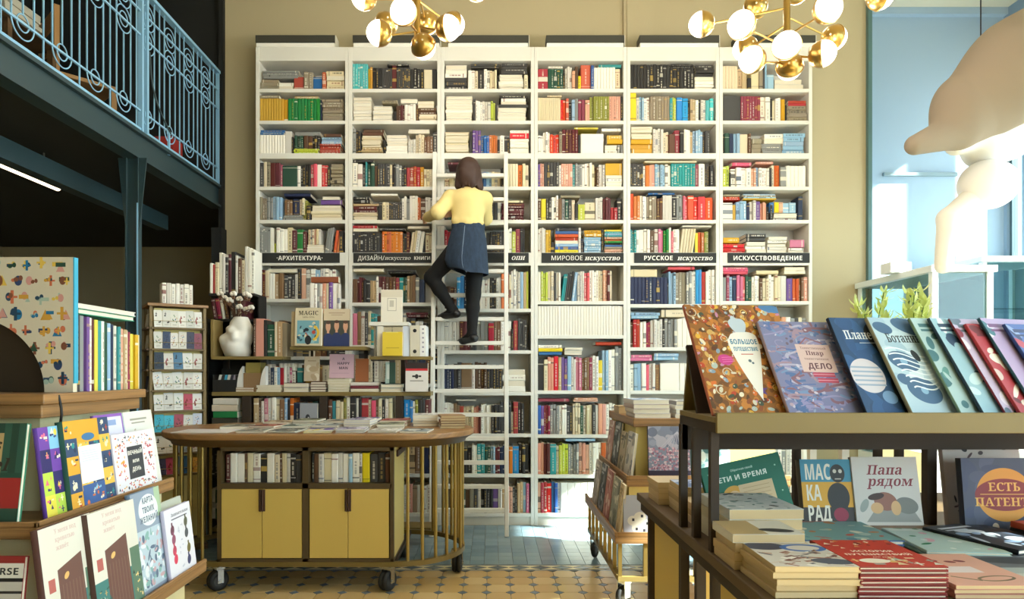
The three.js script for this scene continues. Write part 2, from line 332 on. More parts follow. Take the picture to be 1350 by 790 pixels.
// a book with its spine at z = 0 facing +z, w thick, h tall, dep from spine to fore-edge; base centre at the origin
function spineBook(w, h, dep, col, r, plain = false, block = false) {
  const q = new Quads(), x0 = -w / 2, x1 = w / 2, e = Math.min(w * 0.22, 0.006), zf = -e * 0.7;
  const dark = luma(col) < 0.22, alt = dark ? pick([new THREE.Color('#d8d2c0'), new THREE.Color('#b99a4d'), new THREE.Color('#c9c4ba')], r) : luma(col) > 0.55 ? pick([new THREE.Color('#2a2826'), new THREE.Color('#7b2a24'), new THREE.Color('#2f4664')], r) : pick([new THREE.Color('#efe9da'), new THREE.Color('#1c1a18'), new THREE.Color('#e6dfcb')], r);
  const cuts = [[0, null], [h, null]];
  const bands = [], band = col.clone().lerp(alt, RR(0.4, 0.9, r));
  if (!plain) {
    if (r() < 0.35) { const a = h * RR(0.78, 0.9, r); bands.push([a, a + h * RR(0.02, 0.07, r)]); }
    if (r() < 0.35) { const a = h * RR(0.04, 0.16, r); bands.push([a, a + h * RR(0.015, 0.06, r)]); }
    if (r() < 0.12) { const a = h * RR(0.3, 0.5, r); bands.push([a, a + h * RR(0.12, 0.25, r)]); }
  }
  bands.sort((a, b) => a[0] - b[0]);
  let y = 0; const rows = [];
  for (const [a, b] of bands) { if (a < y) continue; if (a > y) rows.push([y, a, col]); rows.push([a, b, band]); y = b; }
  if (y < h) rows.push([y, h, col]);
  const title = !plain && r() < 0.5 && w > 0.008, soft = col.clone().lerp(alt, RR(0.3, 0.7, r));
  for (const [a, b, c] of rows) {
    q.quad([x0, a, zf], [x0 + e, a, 0], [x0 + e, b, 0], [x0, b, zf], c);
    q.quad([x1 - e, a, 0], [x1, a, zf], [x1, b, zf], [x1 - e, b, 0], c);
    if (title && c === col && b - a > h * 0.3) {
      const s = (b - a) * 0.12, ya = a + s, yb = b - s * RR(0.8, 2.5, r), t = Math.min((x1 - x0 - 2 * e) * 0.28, 0.006), ink = soft;
      q.quad([x0 + e, a, 0], [x1 - e, a, 0], [x1 - e, ya, 0], [x0 + e, ya, 0], c);
      q.quad([x0 + e, yb, 0], [x1 - e, yb, 0], [x1 - e, b, 0], [x0 + e, b, 0], c);
      q.quad([x0 + e, ya, 0], [-t, ya, 0], [-t, yb, 0], [x0 + e, yb, 0], c);
      q.quad([t, ya, 0], [x1 - e, ya, 0], [x1 - e, yb, 0], [t, yb, 0], c);
      let u = ya, on = true;
      while (u < yb - 1e-5) { const v = Math.min(yb, u + (on ? RR(0.008, 0.03, r) : RR(0.004, 0.01, r))); q.quad([-t, u, 0], [t, u, 0], [t, v, 0], [-t, v, 0], on ? ink : c); u = v; on = !on; }
    } else q.quad([x0 + e, a, 0], [x1 - e, a, 0], [x1 - e, b, 0], [x0 + e, b, 0], c);
  }
  q.quad([x0, 0, -dep], [x0, 0, zf], [x0, h, zf], [x0, h, -dep], col);
  q.quad([x1, 0, zf], [x1, 0, -dep], [x1, h, -dep], [x1, h, zf], col);
  // boards a touch higher than the pages
  const b = Math.min(0.002, w * 0.15), k = Math.min(0.003, h * 0.02);
  for (const [ya, s] of [[h, 1], [0, -1]]) {
    const Q = (a, c, yy, colr) => s > 0 ? q.quad([a, yy, zf], [c, yy, zf], [c, yy, -dep], [a, yy, -dep], colr) : q.quad([a, yy, -dep], [c, yy, -dep], [c, yy, zf], [a, yy, zf], colr);
    Q(x0, x0 + b, ya, col); Q(x1 - b, x1, ya, col); Q(x0 + b, x1 - b, ya - s * k * 0.0, PAPER);
    q.quad(...(s > 0 ? [[x0, ya, zf], [x0 + e, ya, 0], [x1 - e, ya, 0], [x1, ya, zf]] : [[x0, ya, zf], [x1, ya, zf], [x1 - e, ya, 0], [x0 + e, ya, 0]]), col);
  }
  q.quad([x1, 0, -dep], [x0, 0, -dep], [x0, h, -dep], [x1, h, -dep], PAPER);
  return q.geo();
}
// a flat pile book: width w across, t thick, dep deep, showing its spine or page edge at z = 0; base centre at the origin
function flatBook(w, t, dep, col, r, plain, edge = false) {
  if (edge) {
    const q = new Quads(), b = Math.min(0.0025, t * 0.2), x0 = -w / 2, x1 = w / 2;
    const bx = (X0, X1, Y0, Y1, Z0, Z1, c) => { q.quad([X0, Y0, Z1], [X1, Y0, Z1], [X1, Y1, Z1], [X0, Y1, Z1], c); q.quad([X1, Y0, Z0], [X0, Y0, Z0], [X0, Y1, Z0], [X1, Y1, Z0], c); q.quad([X0, Y0, Z0], [X0, Y0, Z1], [X0, Y1, Z1], [X0, Y1, Z0], c); q.quad([X1, Y0, Z1], [X1, Y0, Z0], [X1, Y1, Z0], [X1, Y1, Z1], c); q.quad([X0, Y1, Z1], [X1, Y1, Z1], [X1, Y1, Z0], [X0, Y1, Z0], c); q.quad([X0, Y0, Z0], [X1, Y0, Z0], [X1, Y0, Z1], [X0, Y0, Z1], c); };
    bx(x0, x1, 0, b, -dep, 0, col); bx(x0, x1, t - b, t, -dep, 0, col); bx(x0 + 0.004, x1 - 0.003, b, t - b, -dep + 0.003, -0.003, PAPER);
    return q.geo();
  }
  return spineBook(t, w, dep, col, r, plain).rotateZ(Math.PI / 2).translate(w / 2, t / 2, 0);
}

// ---------------------------------------------------------------- the wall of bookcases
const DB = 5.7, PXM = DB / FOCAL;                       // the fronts stand 5.7 m away
const BAY = [337, 459.5, 581, 704.5, 826.5, 948.5, 1071];
const ORD = ['first', 'second', 'third', 'fourth', 'fifth', 'sixth', 'seventh', 'eighth', 'ninth', 'tenth', 'eleventh', 'twelfth', 'thirteenth', 'fourteenth', 'fifteenth', 'sixteenth', 'seventeenth', 'eighteenth', 'nineteenth', 'twentieth', 'twenty-first', 'twenty-second', 'twenty-third', 'twenty-fourth', 'twenty-fifth', 'twenty-sixth', 'twenty-seventh', 'twenty-eighth', 'twenty-ninth', 'thirtieth'];
// each row: [y of the shelf in the photograph, what stands on it]; token = [= lying | / leaning | # face-out | + lying on top] colour count [@x,y] : width : height, in photograph pixels (1 px = 6.55 mm at the shelf)
const CASES = [
  [[117, '=T3:25:14 =w2:21:10 r1:14:18 T2:12:24 b1:13:17 o1:5:23 =c4:26:24 =g4@2,15:52:10'],
    [159, 'Y9:32:30 k1:2:28 Y1:6:30 e10:43:30 v1:3:30 =T8:29:29 =T1@0,30:27:4 =t1@45,30:33:4'],
    [202, 'w9:33:25 W1:9:30 k1:2:24 =h3:34:7 =r5:29:13 q4@46,7:11:17 n2@58,7:11:17 k3@69,7:10:17 =g1@46,24:34:5 =l3@80,13:29:9 =n1@84,22:24:4 =b2@0,25:33:7'],
    [246, 'd1:5:33 c1:4:34 T1:5:35 m2:13:34 c1:2:32 p1:3:30 q1:20:29 w1:4:29 k4:13:30 P2:9:32 w1:6:31 R2:8:31 k1:4:28 =T7:17:31'],
    [290, 'T3:9:31 g2:8:31 l3:12:32 =g2:28:7 i2:5:27 k1:5:20 =c5:42:20 N3@32,7:10:22 v1@43,7:8:22 c2@52,7:7:22 =u1@80,21:29:6 =w1@82,27:24:4 =v1@32,31:36:4'],
    [333, 'g6:14:34 w2:5:34 h1:4:14 w3:15:34 c1:7:34 m1:7:32 k1:2:30 e1:8:32 m1:5:30 =w3:25:11 /g3:10:34 k1:3:30 /o2:8:32 k1:6:30 z6@63,11:18:21'],
    [394, 'm2:7:40 c1:5:40 w2:7:34 t1:6:34 N1:6:34 d3:15:33 W1:4:33 k1:4:40 z5:32:41 w3:14:40 =W1@10,35:40:5'],
    [470, 'x14:112:48'], [517, 'z4:20:38 R1:5:36 w6:30:38 x6:54:36'], [563, 'j10:56:34 x8:54:34'], [625, 'z8:50:40 x9:60:42'], [677, 'x9:52:40 z8:58:40']],
  [[117, 'A6:20:34 Y2:6:30 k3:13:30 d5:13:28 m1:6:32 d7:18:29 k4:18:29 c1:11:27 k1:6:28 =k1@45,32:30:2'],
    [159, '=w9:26:31 =w7:28:20 k1:4:15 n2:6:22 m2:5:23 w4:15:23 n1:4:23 =c3:25:9 =n2@86,9:25:9 =T2@38,23:22:5 =w2@62,24:25:6 =c2@85,18:24:9'],
    [202, 'g1:4:34 d1:3:33 k1:4:30 =t4:30:9 k1:3:20 =w6:30:20 W3:10:20 c3:11:26 N3:12:24 d1:6:30 =c6@11,9:28:15 =n2@13,24:29:9 =w1@44,21:28:4 =w2@73,27:30:5'],
    [246, 'w2:13:32 k1:4:30 a1:2:33 q2:10:33 n1:4:30 d5:16:31 c1:3:30 k2:5:32 g2:8:31 k2:6:28 r4:18:28 Y1:5:28 c3:11:24 =d1@0,33:28:3'],
    [290, '=c5:34:10 k1:5:24 c2:9:25 d6:17:24 w2:6:32 g1:4:30 w3:11:33 o2:4:31 n1:6:30 W3:10:31 =m2@0,10:33:9 =t1@0,19:35:3 =k2@0,23:24:8 =w1@24,32:36:3'],
    [333, 'k12:32:27 d2:7:27 O9:27:28 k2:5:26 m1:4:29 /c2:7:30 /w2:10:31 k1:4:30 c2:10:28 =r1@0,32:33:4 =w1@0,28:34:4 =d1@34,30:36:3 =w1@72,32:30:3'],
    [399, 'n1:6:32 m3:8:34 k2:9:30 t3:8:30 w1:3:36 m2:9:36 n3:14:36 M1:5:34 a1:5:34 q2:5:36 t1:3:38 N2:8:38 g1:5:35 v1:6:32 =c1@0,41:42:4 =d2@45,39:40:4'],
    [455, 'p1:6:44 N1:5:44 W1:5:45 z2:8:45 a2:8:44 n1:6:40 c1:28:40 w1:5:44 d2:12:36 W2:10:34 d1:5:30 =m2@70,37:30:6'],
    [506, 'x14:112:40'], [563, 'd2:8:34 B2:10:36 c3:10:33 M3:14:36 P1:6:34 c3:12:36 n4:18:34 W2:8:34 x4:20:38'], [625, 'x12:110:42'], [677, 'x12:60:40 z8:50:38']],
  [[117, '=d3:31:16 w2:9:28 c1:4:27 k1:8:26 w2:8:27 c3:9:26 k1:2:20 =w6:34:20 c1:5:20 =w3@0,16:31:16 =d2@33,29:40:5 =d4@74,21:37:14'],
    [159, '=w9:38:33 d1:3:30 w4:12:28 W2:8:27 h2:6:26 k1:2:24 =w6:40:18 =d1@71,18:40:4 =w2@73,22:36:9 =k1@72,31:38:3'],
    [202, '=c12:33:29 d1:4:32 u3:11:32 b3:11:25 o4:11:25 k1:3:20 w1:6:26 d2:7:24 =w5:26:20 =R1@86,20:26:7 =w1@86,27:26:4'],
    [246, 'c4:24:18 n4:20:22 b3:11:21 l2:7:21 c3:12:21 k2:4:26 c5:19:31 o1:6:31 c2:8:31 =m1@4,30:30:3'],
    [290, 'x3:14:30 g3:12:20 N3:20:25 d5:24:25 w1:4:24 =m7:32:22 =c1@76,23:28:3'],
    [333, 'r2:8:30 x10:52:28 d6:19:28 w3:10:33 h1:5:30 M1:6:34 k2:6:33'],
    [407, 'n4:16:30 B2:10:45 v3:12:45 l2:8:45 w4:14:40 k3:8:42 W2:7:44 O3:10:50 c1:3:45 w2:6:53 W2:6:52 l1:4:52 t1:4:50 h1:3:53'],
    [462, 'W4:20:40 m3:14:42 d2:8:36 g3:16:40 r1:7:36 N2:9:40 w3:14:42 k1:3:30 r1:6:40 d4:12:43'],
    [517, 'v4:12:38 d2:10:40 N1:14:41 w1:4:30 n4:16:40 k5:20:36 =w4:32:30'],
    [572, 'w4:12:42 N2:8:40 r1:5:38 c3:10:37 z3:10:37 m1:3:36 w4:14:40 k3:12:40 d5:14:42 c1:3:30 r1:6:42 k2:8:42 =W1@14,43:28:2'],
    [625, 'x6:36:36 w2:7:39 a2:10:40 q2:8:38 l2:6:36 m2:6:36 v3:12:38 O1:5:38 B1:8:38 k3:13:40'],
    [677, 'x8:44:36 w1:4:34 k4:16:34 u1:7:33 w2:5:36 t1:6:34 s2:8:36 d2:6:34 t2:8:42 l1:4:42 p1:4:42']],
  [[117, 'r1:13:27 q5:20:27 k1:3:24 W3:9:31 s1:4:26 n1:4:32 y1:4:20 R1:13:35 b1:4:33 w7:28:29 c1:7:29 P1@0,27:1:1 =w1@13,28:20:2 =a1@80,30:31:4'],
    [159, 'c12:30:31 R3:11:30 k1:4:26 l1:4:30 g1:5:32 M2:9:30 s2:6:29 i2:5:33 i7:21:33 s5:15:33 k1:3:33 =c1@12,32:20:2'],
    [202, 'w2:7:25 w3:9:31 R3:12:27 T1:4:30 m5:21:32 k1:3:26 #w1:31:26 =w3:18:11 g3:7:12 =y1@48,33:32:2 =Y2@90,13:22:12 =w1@84,30:26:4'],
    [246, 'u1:3:32 s2:5:33 d5:20:33 w1:3:30 s5:15:31 a1:4:32 g3:9:32 w4:13:32 c1:3:30 n2:6:28 W3:8:31 =w4:24:15 =Y1@89,15:23:17'],
    [290, 'n1:4:32 y1:7:31 d2:7:31 w3:9:33 x5:22:29 k1:4:24 h1:9:22 c1:14:25 W3:10:32 m3:10:31 r2:9:18 k1:6:30 =T1@30,30:26:3'],
    [333, 'W4:10:33 Y2:7:31 k1:5:15 =j8:32:33 w1:3:34 v1:3:20 =l7:24:21 k1:3:33 =j12:25:31 =Y2@61,21:23:9'],
    [397, 'w1:4:40 h3:9:40 c2:8:40 d1:3:38 w2:6:40 /a2:5:39 /d3:9:40 /l2:8:40 W3:9:40 P2:7:40 w4:12:41 c2:6:41 s2:6:42 m1:3:42 c1:3:42'],
    [442, 'w30:112:39'],
    [515, 'k1:8:44 c1:5:44 s2:8:45 R1:6:46 t1:4:44 u2:8:45 l1:5:46 W2:6:44 p2:8:45 N3:10:44 M1:4:46 w2:8:48 y1:5:40 l2:8:56 w2:9:57 g2:9:58 =j3@0,47:33:13 =W3@34,47:26:10 =r1@76,60:35:4'],
    [573, 'b1:4:40 u1:4:40 M3:8:40 g3:12:40 w3:10:40 d2:8:38 c3:10:42 q1:4:40 z5:20:40 s2:10:41 w3:12:42 =M1@0,43:42:4 =s2@46,43:34:5'],
    [626, 's2:8:43 m2:8:41 a1:8:43 c1:4:40 h3:12:41 g4:14:41 s3:14:42 w4:16:42 o1:6:43 =l1@36,44:40:3'],
    [677, 's1:4:40 r2:8:42 R1:6:42 b2:8:42 W1:4:40 w8:70:40']],
  [[117, 'k12:52:33 k7:32:29 =w5:27:17 =k3@52,30:32:4 =k4@85,18:26:15'],
    [159, 'y1:8:39 W1:4:33 l2:6:33 w2:8:33 T7:26:33 a1:4:33 h2:5:33 B2:15:32 k1:3:30 t2:7:31 w1:4:30 k1:3:30 W2:7:30 A2:10:30'],
    [202, '=Y3:30:19 W4:14:35 c2:7:30 n1:8:26 M1:7:32 k1:5:31 w3:8:32 t1:4:31 l4:13:32 d3:9:32 =c6@0,19:30:17 =w1@52,33:1:1'],
    [246, 'd7:17:31 w1:3:30 O1:5:30 s2:8:31 l4:13:31 w2:8:30 a9:32:31 M1:5:30 w1:8:32 d2:6:32 k1:5:30 =c1@18,32:70:2'],
    [290, 'R1:5:36 O2:8:33 w3:9:33 T4:13:33 n2:8:31 W5:12:33 k1:6:34 g3:9:34 P2:6:33 R1:8:33 R1:5:31 R2:20:31 =b1@23,34:36:2'],
    [333, 'a3:8:31 w2:6:31 w3:12:32 n1:6:32 W1:5:33 p2:7:32 e2:7:31 w1:3:34 P1:3:30 w2:8:32 /c5:18:32 k1:3:30 y1:4:28 o2:8:29 i2:6:30 =W1@68,34:40:2'],
    [401, 'v10:49:36 k1:2:30 l3:9:44 T3:14:44 g2:7:44 W2:6:44 B2:8:46 r1:5:46 w3:12:46 =c1@0,36:36:10 =P1@50,46:36:4'],
    [458, 'n1:4:34 r2:9:38 w2:8:36 M2:6:35 W4:16:38 k1:3:30 g4:16:38 w8:50:38 =l2@0,38:40:8 =c1@41,40:32:10'],
    [515, 'w1:5:36 l2:10:38 w1:6:36 P1:4:34 W2:8:36 N1:6:36 #w1:26:36 w6:40:36 =p2@0,39:30:8 =l2@31,40:34:9'],
    [573, 'z20:112:40'], [626, 'z20:112:40'], [677, 'z20:112:40']],
  [[117, 'c5:20:31 t2:13:30 k1:5:15 c1:10:30 T1:5:32 d1:3:34 l1:3:34 l1:9:20 =W2:40:14'],
    [159, '#d1:24:33 M7:26:33 w2:13:33 k1:3:30 c1:4:30 w2:8:32 Y1:5:31 k1:3:24 =T4:26:21 =r2@86,21:26:7'],
    [202, 'k1:3:28 q1:6:27 v1:6:27 l2:8:28 c1:11:28 n1:4:28 =T3:14:20 =g4:27:14 =l5:30:27 =w2@55,14:27:13'],
    [246, 'h2:9:29 k1:2:20 w4:27:26 s2:6:26 l1:4:27 w4:15:27 d1:2:26 c1:4:30 o1:7:31 g1:8:27 w5:26:28 =P1@12,28:26:4 =s1@44,31:24:3'],
    [290, 'w1:14:24 Y1:4:22 l3:14:26 v1:4:24 W2:8:26 u1:6:26 s3:9:24 k2:7:20 =W3:34:9 v1:6:33 j3@62,10:18:14 l2@80,10:18:14 =j3@0,27:24:7 =j4@26,27:46:8'],
    [333, '=R5:30:12 =w3:28:14 =W3:28:12 =w2:22:6 =Y1@0,13:22:7 =d2@30,15:28:10 =w2@59,13:27:8 =p1@88,7:20:10'],
    [397, 'g1:5:34 M1:4:35 l1:5:35 v1:5:35 p2:8:35 P1:4:35 q2:8:34 w3:10:34 n1:4:32 c2:8:32 w2:8:35 c2:8:35 W1:8:34 u1:8:32 o2:8:32 N2:6:32 s1:5:34 =P3@0,36:34:9 =c1@45,36:30:5 =c2@80,36:30:9'],
    [455, 'z20:112:38'], [515, 'z20:112:38'], [573, 'z20:112:38'], [626, 'z20:112:38'], [677, 'z20:112:38']],
];
const SIGNS = [[[['·АРХИТЕКТУРА·', 'bold 58px sans-serif', 130]], 346, 448], [[['ДИЗАЙН/', '56px sans-serif', 40], ['искусство', 'italic 46px serif', 282], ['КНИГИ', 'bold 44px sans-serif', 545]], 466, 570], [[['ЖИВ', 'bold 44px sans-serif', 60], ['ОПИ', 'italic bold 48px serif', 560]], 588, 697], [[['МИРОВОЕ', '58px sans-serif', 80], ['искусство', 'italic bold 58px serif', 372]], 714, 822], [[['РУССКОЕ', 'bold 58px sans-serif', 80], ['искусство', 'italic bold 58px serif', 372]], 836, 944], [[['ИСКУССТВОВЕДЕНИЕ', 'bold 58px sans-serif', 45]], 959, 1067]];
const bayMid = (i) => X((BAY[i] + BAY[i + 1]) / 2, DB), bayWide = (i) => (BAY[i + 1] - BAY[i]) * PXM;
const DEEP = 0.3, PANEL = 0.030;
const CASE_WORDS = ['leftmost of the six white bookcases, headed by a black sign reading architecture in Cyrillic', 'white bookcase second from left, its black sign naming design and book art', 'white bookcase behind the ladder and the climbing woman', 'white bookcase whose dark sign names world art, right of the ladder', 'white bookcase whose dark sign names Russian art, second from the right end', 'rightmost of the six white bookcases, beside the beige pillar'];
CASES.forEach((rows, i) => {
  const t = thing('bookcase', CASE_WORDS[i], 'bookcase', [bayMid(i), 0, -DB], 0, 'white bookcases along the back wall');
  const w = bayWide(i), top = Y(62, DB), hw = w / 2;
  for (const s of [-1, 1]) part('side_panel', rspan(s * hw - s * 0.0008, s * (hw - PANEL), 0, top, -DEEP, 0, 0.002), M.white, t);
  part('back_panel', span(-hw + PANEL, hw - PANEL, 0.06, top, -DEEP, -DEEP + 0.008), M.white, t);
  part('header', span(-hw + PANEL, hw - PANEL, Y(80, DB), top, -DEEP, -0.002), M.white, t);
  part('plinth', span(-hw + PANEL, hw - PANEL, 0, Y(681, DB), -0.05, -0.012), M.plinth, t);
  rows.forEach(([py], j) => { const y = Y(py, DB), th = j === 2 ? 0.048 : 0.03; part('shelf', rspan(-hw + PANEL, hw - PANEL, y - th, y, -DEEP + 0.008, 0, 0.002), M.white, t); });
  part('fascia', span(-hw + PANEL, hw - PANEL, Y(350, DB), Y(333, DB) - 0.0302, -0.03, 0.001), M.white, t);
  const [words, a, b] = SIGNS[i];
  const tx = canvasTex(712, 92, (c) => { c.fillStyle = '#222321'; c.fillRect(0, 0, 712, 92); c.fillStyle = '#e9e6dc'; c.textBaseline = 'middle'; for (const [s, f, x] of words) { c.font = f; c.fillText(s, x, 48); } });
  const sw = (b - a) * PXM, sm = new THREE.MeshStandardMaterial({ map: tx, roughness: 0.7 }), side = mat('#222321', 0.7);
  const sg = new THREE.BoxGeometry(sw, 13.2 * PXM, 0.006).translate(X((a + b) / 2, DB) - bayMid(i), Y(340.2, DB), 0.0042);
  part('sign_board', sg, [side, side, side, side, sm, side], t, 'chalkboard section sign');
});
// lay the books out
const shelved = [], rest = [];
{
  const r = rngOf(1234);
  const put = (o) => shelved.push(o);
  CASES.forEach((rows, i) => rows.forEach(([py, line], j) => {
    const yS = Y(py, DB);
    let cur = 0, sum = 0;
    for (const tok of line.split(' ')) if (!tok.includes('@')) sum += +tok.split(':')[1];
    const fit = Math.min(1, 112 / sum);
    for (const tok of line.split(' ')) {
      const m = /^([=/#]?)([a-zA-Z])(\d+)(?:@([\d.]+),([\d.]+))?:([\d.]+):([\d.]+)$/.exec(tok);
      if (!m) throw new Error('bad token ' + tok);
      const kind = m[1], n = +m[3], W = +m[6] * fit, Hh = +m[7], at = m[4] !== undefined;
      if (W < 2) continue;
      const xs = at ? +m[4] : cur, ys = at ? +m[5] : 0; if (!at) cur += W;
      const col = () => { const k = MIX[m[2]] ? pick(MIX[m[2]], r) : m[2]; return [k, jitter(INK[k][0], r, MIX[m[2]] ? 0.12 : 0.06)]; };
      const same = MIX[m[2]] ? null : col();
      const px = (p) => p * PXM;
      for (let k = 0; k < n; k++) {
        let [key, c] = MIX[m[2]] ? col() : [m[2], n > 4 && r() < 0.75 ? same[1] : col()[1]];
        const base = { i, j, key, c, run: n, plain: n >= 5 && 'wWcY'.includes(m[2]) };
        if (kind === '=') {
          const th = Hh * PXM / n, ww = (W - 1 - r() * Math.min(4, W * 0.08) * (n > 1 ? 1 : 0)) * PXM, xx = px(xs + W / 2) + RR(-0.003, 0.003, r) * (n > 1 ? 1 : 0);
          put({ ...base, pose: 'lying', x: xx, y: yS + ys * PXM + th * k + 0.0004, w: ww, h: th - 0.0006, z: -RR(0.006, 0.03, r), dep: RR(0.18, 0.23, r), edge: 'wcW'.includes(key) && r() < 0.7 });
        } else if (kind === '#') {
          put({ ...base, pose: 'face-out', x: px(xs + W / 2), y: yS + 0.0004, w: (W - 1) * PXM, h: Hh * PXM, z: -0.012, dep: 0.03, plain: true });
        } else {
          const ww = W / n * PXM, hh = Hh * PXM * (n > 4 && !MIX[m[2]] ? RR(0.985, 1, r) : RR(0.92, 1.0, r));
          const lean = kind === '/' ? -0.13 : 0;
          put({ ...base, pose: kind === '/' ? 'leaning' : 'upright', x: px(xs) + ww * (k + 0.5), y: yS + ys * PXM + 0.0004, w: ww * (lean ? 0.9 : 1) - 0.0006, h: hh, lean, z: -(n > 4 && !MIX[m[2]] ? 0.012 + RR(0, 0.003, r) : RR(0.008, 0.035, r)), dep: Math.min(0.235, Math.max(0.14, hh * RR(0.72, 0.9, r))) });
        }
      }
    }
  }));
  shelved.forEach((b) => { b.x += bayMid(b.i) + (-bayWide(b.i) / 2 + PANEL + 0.002) * 1; });
  // x was measured from the left inside edge
  const cover = [[560, 200, 645, 460], [270, 380, 600, 575], [210, 560, 620, 790], [900, 395, 1350, 790], [800, 515, 900, 790], [985, 60, 1100, 105], [545, 40, 580, 78]];
  const px = (b) => CX + b.x / DB * FOCAL, py = (b) => CY - (b.y + b.h / 2 - EYE) / DB * FOCAL;
  for (const b of shelved) {
    b.area = (b.w / PXM) * (b.h / PXM);
    const u = px(b), v = py(b);
    if (cover.some(([a0, c0, a1, c1]) => u > a0 && u < a1 && v > c0 && v < c1)) b.area *= 0.05;
    if (u > 664 && u < 671 && v > 205) b.area *= 0.3;
  }
  const order = [...shelved].sort((a, b) => b.area - a.area);
  order.slice(0, 78).forEach((b) => { b.own = true; });
    const counts = {};
  for (const b of shelved) {                             // left to right within each shelf and colour, so the ordinals can be counted off
    const k = [b.i, b.j, b.key, b.pose].join('|'); (counts[k] ??= []).push(b);
  }
  for (const list of Object.values(counts)) list.sort((a, b) => (b.pose === 'lying' ? Math.abs(a.x - b.x) > 0.03 ? a.x - b.x : b.y - a.y : a.x - b.x));
  for (const b of shelved) {
    let g;
    if (b.pose === 'lying') g = flatBook(b.w, b.h, b.dep, b.c, r, b.plain, b.edge);
    else if (b.pose === 'face-out') g = spineBook(b.w, b.h, b.dep, b.c, r, true);
    else g = spineBook(b.w, b.h, b.dep, b.c, r, b.plain);
    const lift = b.lean ? Math.sin(Math.abs(b.lean)) * b.w / 2 : 0;
    if (b.own) {
      const list = counts[[b.i, b.j, b.key, b.pose].join('|')], n = list.indexOf(b), word = INK[b.key][1];
      const which = list.length === 1 ? 'only' : ORD[n];
      const o = part('book', g, M.books, scene); o.position.set(b.x, b.y + lift, -DB + b.z); o.rotation.z = b.lean || 0;
      tag(o, `${which} ${word} ${b.pose} book${list.length === 1 ? '' : ' from left'}, ${ORD[b.j]} shelf down, ${b.i === 0 ? 'leftmost' : b.i === 5 ? 'rightmost' : ORD[b.i]} bookcase${b.i % 5 ? ' from left' : ''}`, 'book', 'books shelved in the white bookcases');
    } else { if (b.lean) g.rotateZ(b.lean); rest.push(g.translate(b.x, b.y + lift, -DB + b.z)); }
  }
}
// strip lights along the top of the bookcases
[[337, 442], [465, 580], [590, 697], [720, 823], [843, 948], [970, 1075]].forEach(([a, b], i) => {
  const top = Y(62, DB), w = (b - a) * PXM;
  const t = thing('strip_light', `${['leftmost', 'second from left', 'third from left', 'fourth from left', 'fifth from left', 'rightmost'][i]} of the six dark strip lights on top of the white bookcases`, 'light fitting', [X((a + b) / 2, DB), top, -DB], 0, 'strip lights over the bookcases');
  part('diffuser', rbox(w - 0.01, 0.036, 0.10, 0, 0.019, -0.05, 0.004), mat('#efece2', 0.4), t);
  part('housing', rbox(w, 0.062, 0.12, 0, 0.069, -0.052, 0.003), M.stripDark, t);
  part('end_cap', box(0.006, 0.098, 0.118, w / 2 + 0.003, 0.050, -0.052), mat('#cfcabb', 0.5), t);
});
// the white ladder
{
  const t = thing('ladder', 'tall white wooden ladder leaning on the bookcases under the climbing woman', 'ladder');
  const zAt = (y) => -(5.31 + 0.345 * Math.min(1, y / 3.2));
  const xl = -0.485, xr = 0.122, yT = 3.20;
  const tilt = Math.atan2(0.345, 3.2), L = yT / Math.cos(tilt);
  for (const [x] of [[xl], [xr]]) part('rail', rbox(0.034, L, 0.06, 0, L / 2, 0, 0.004).rotateX(-tilt).translate(x, 0.002, -5.31), mat('#e2dfd5', 0.45), t);
  for (let k = 0; k < 15; k++) {
    const py = 673 - 31.5 * k; if (py < 212) break;
    let y = 1; for (let q = 0; q < 6; q++) y = Y(py, -zAt(y));
    part('rung', rbox(xr - xl - 0.034, 0.032, 0.05, (xl + xr) / 2, y, zAt(y), 0.004), mat('#e2dfd5', 0.45), t);
  }
}
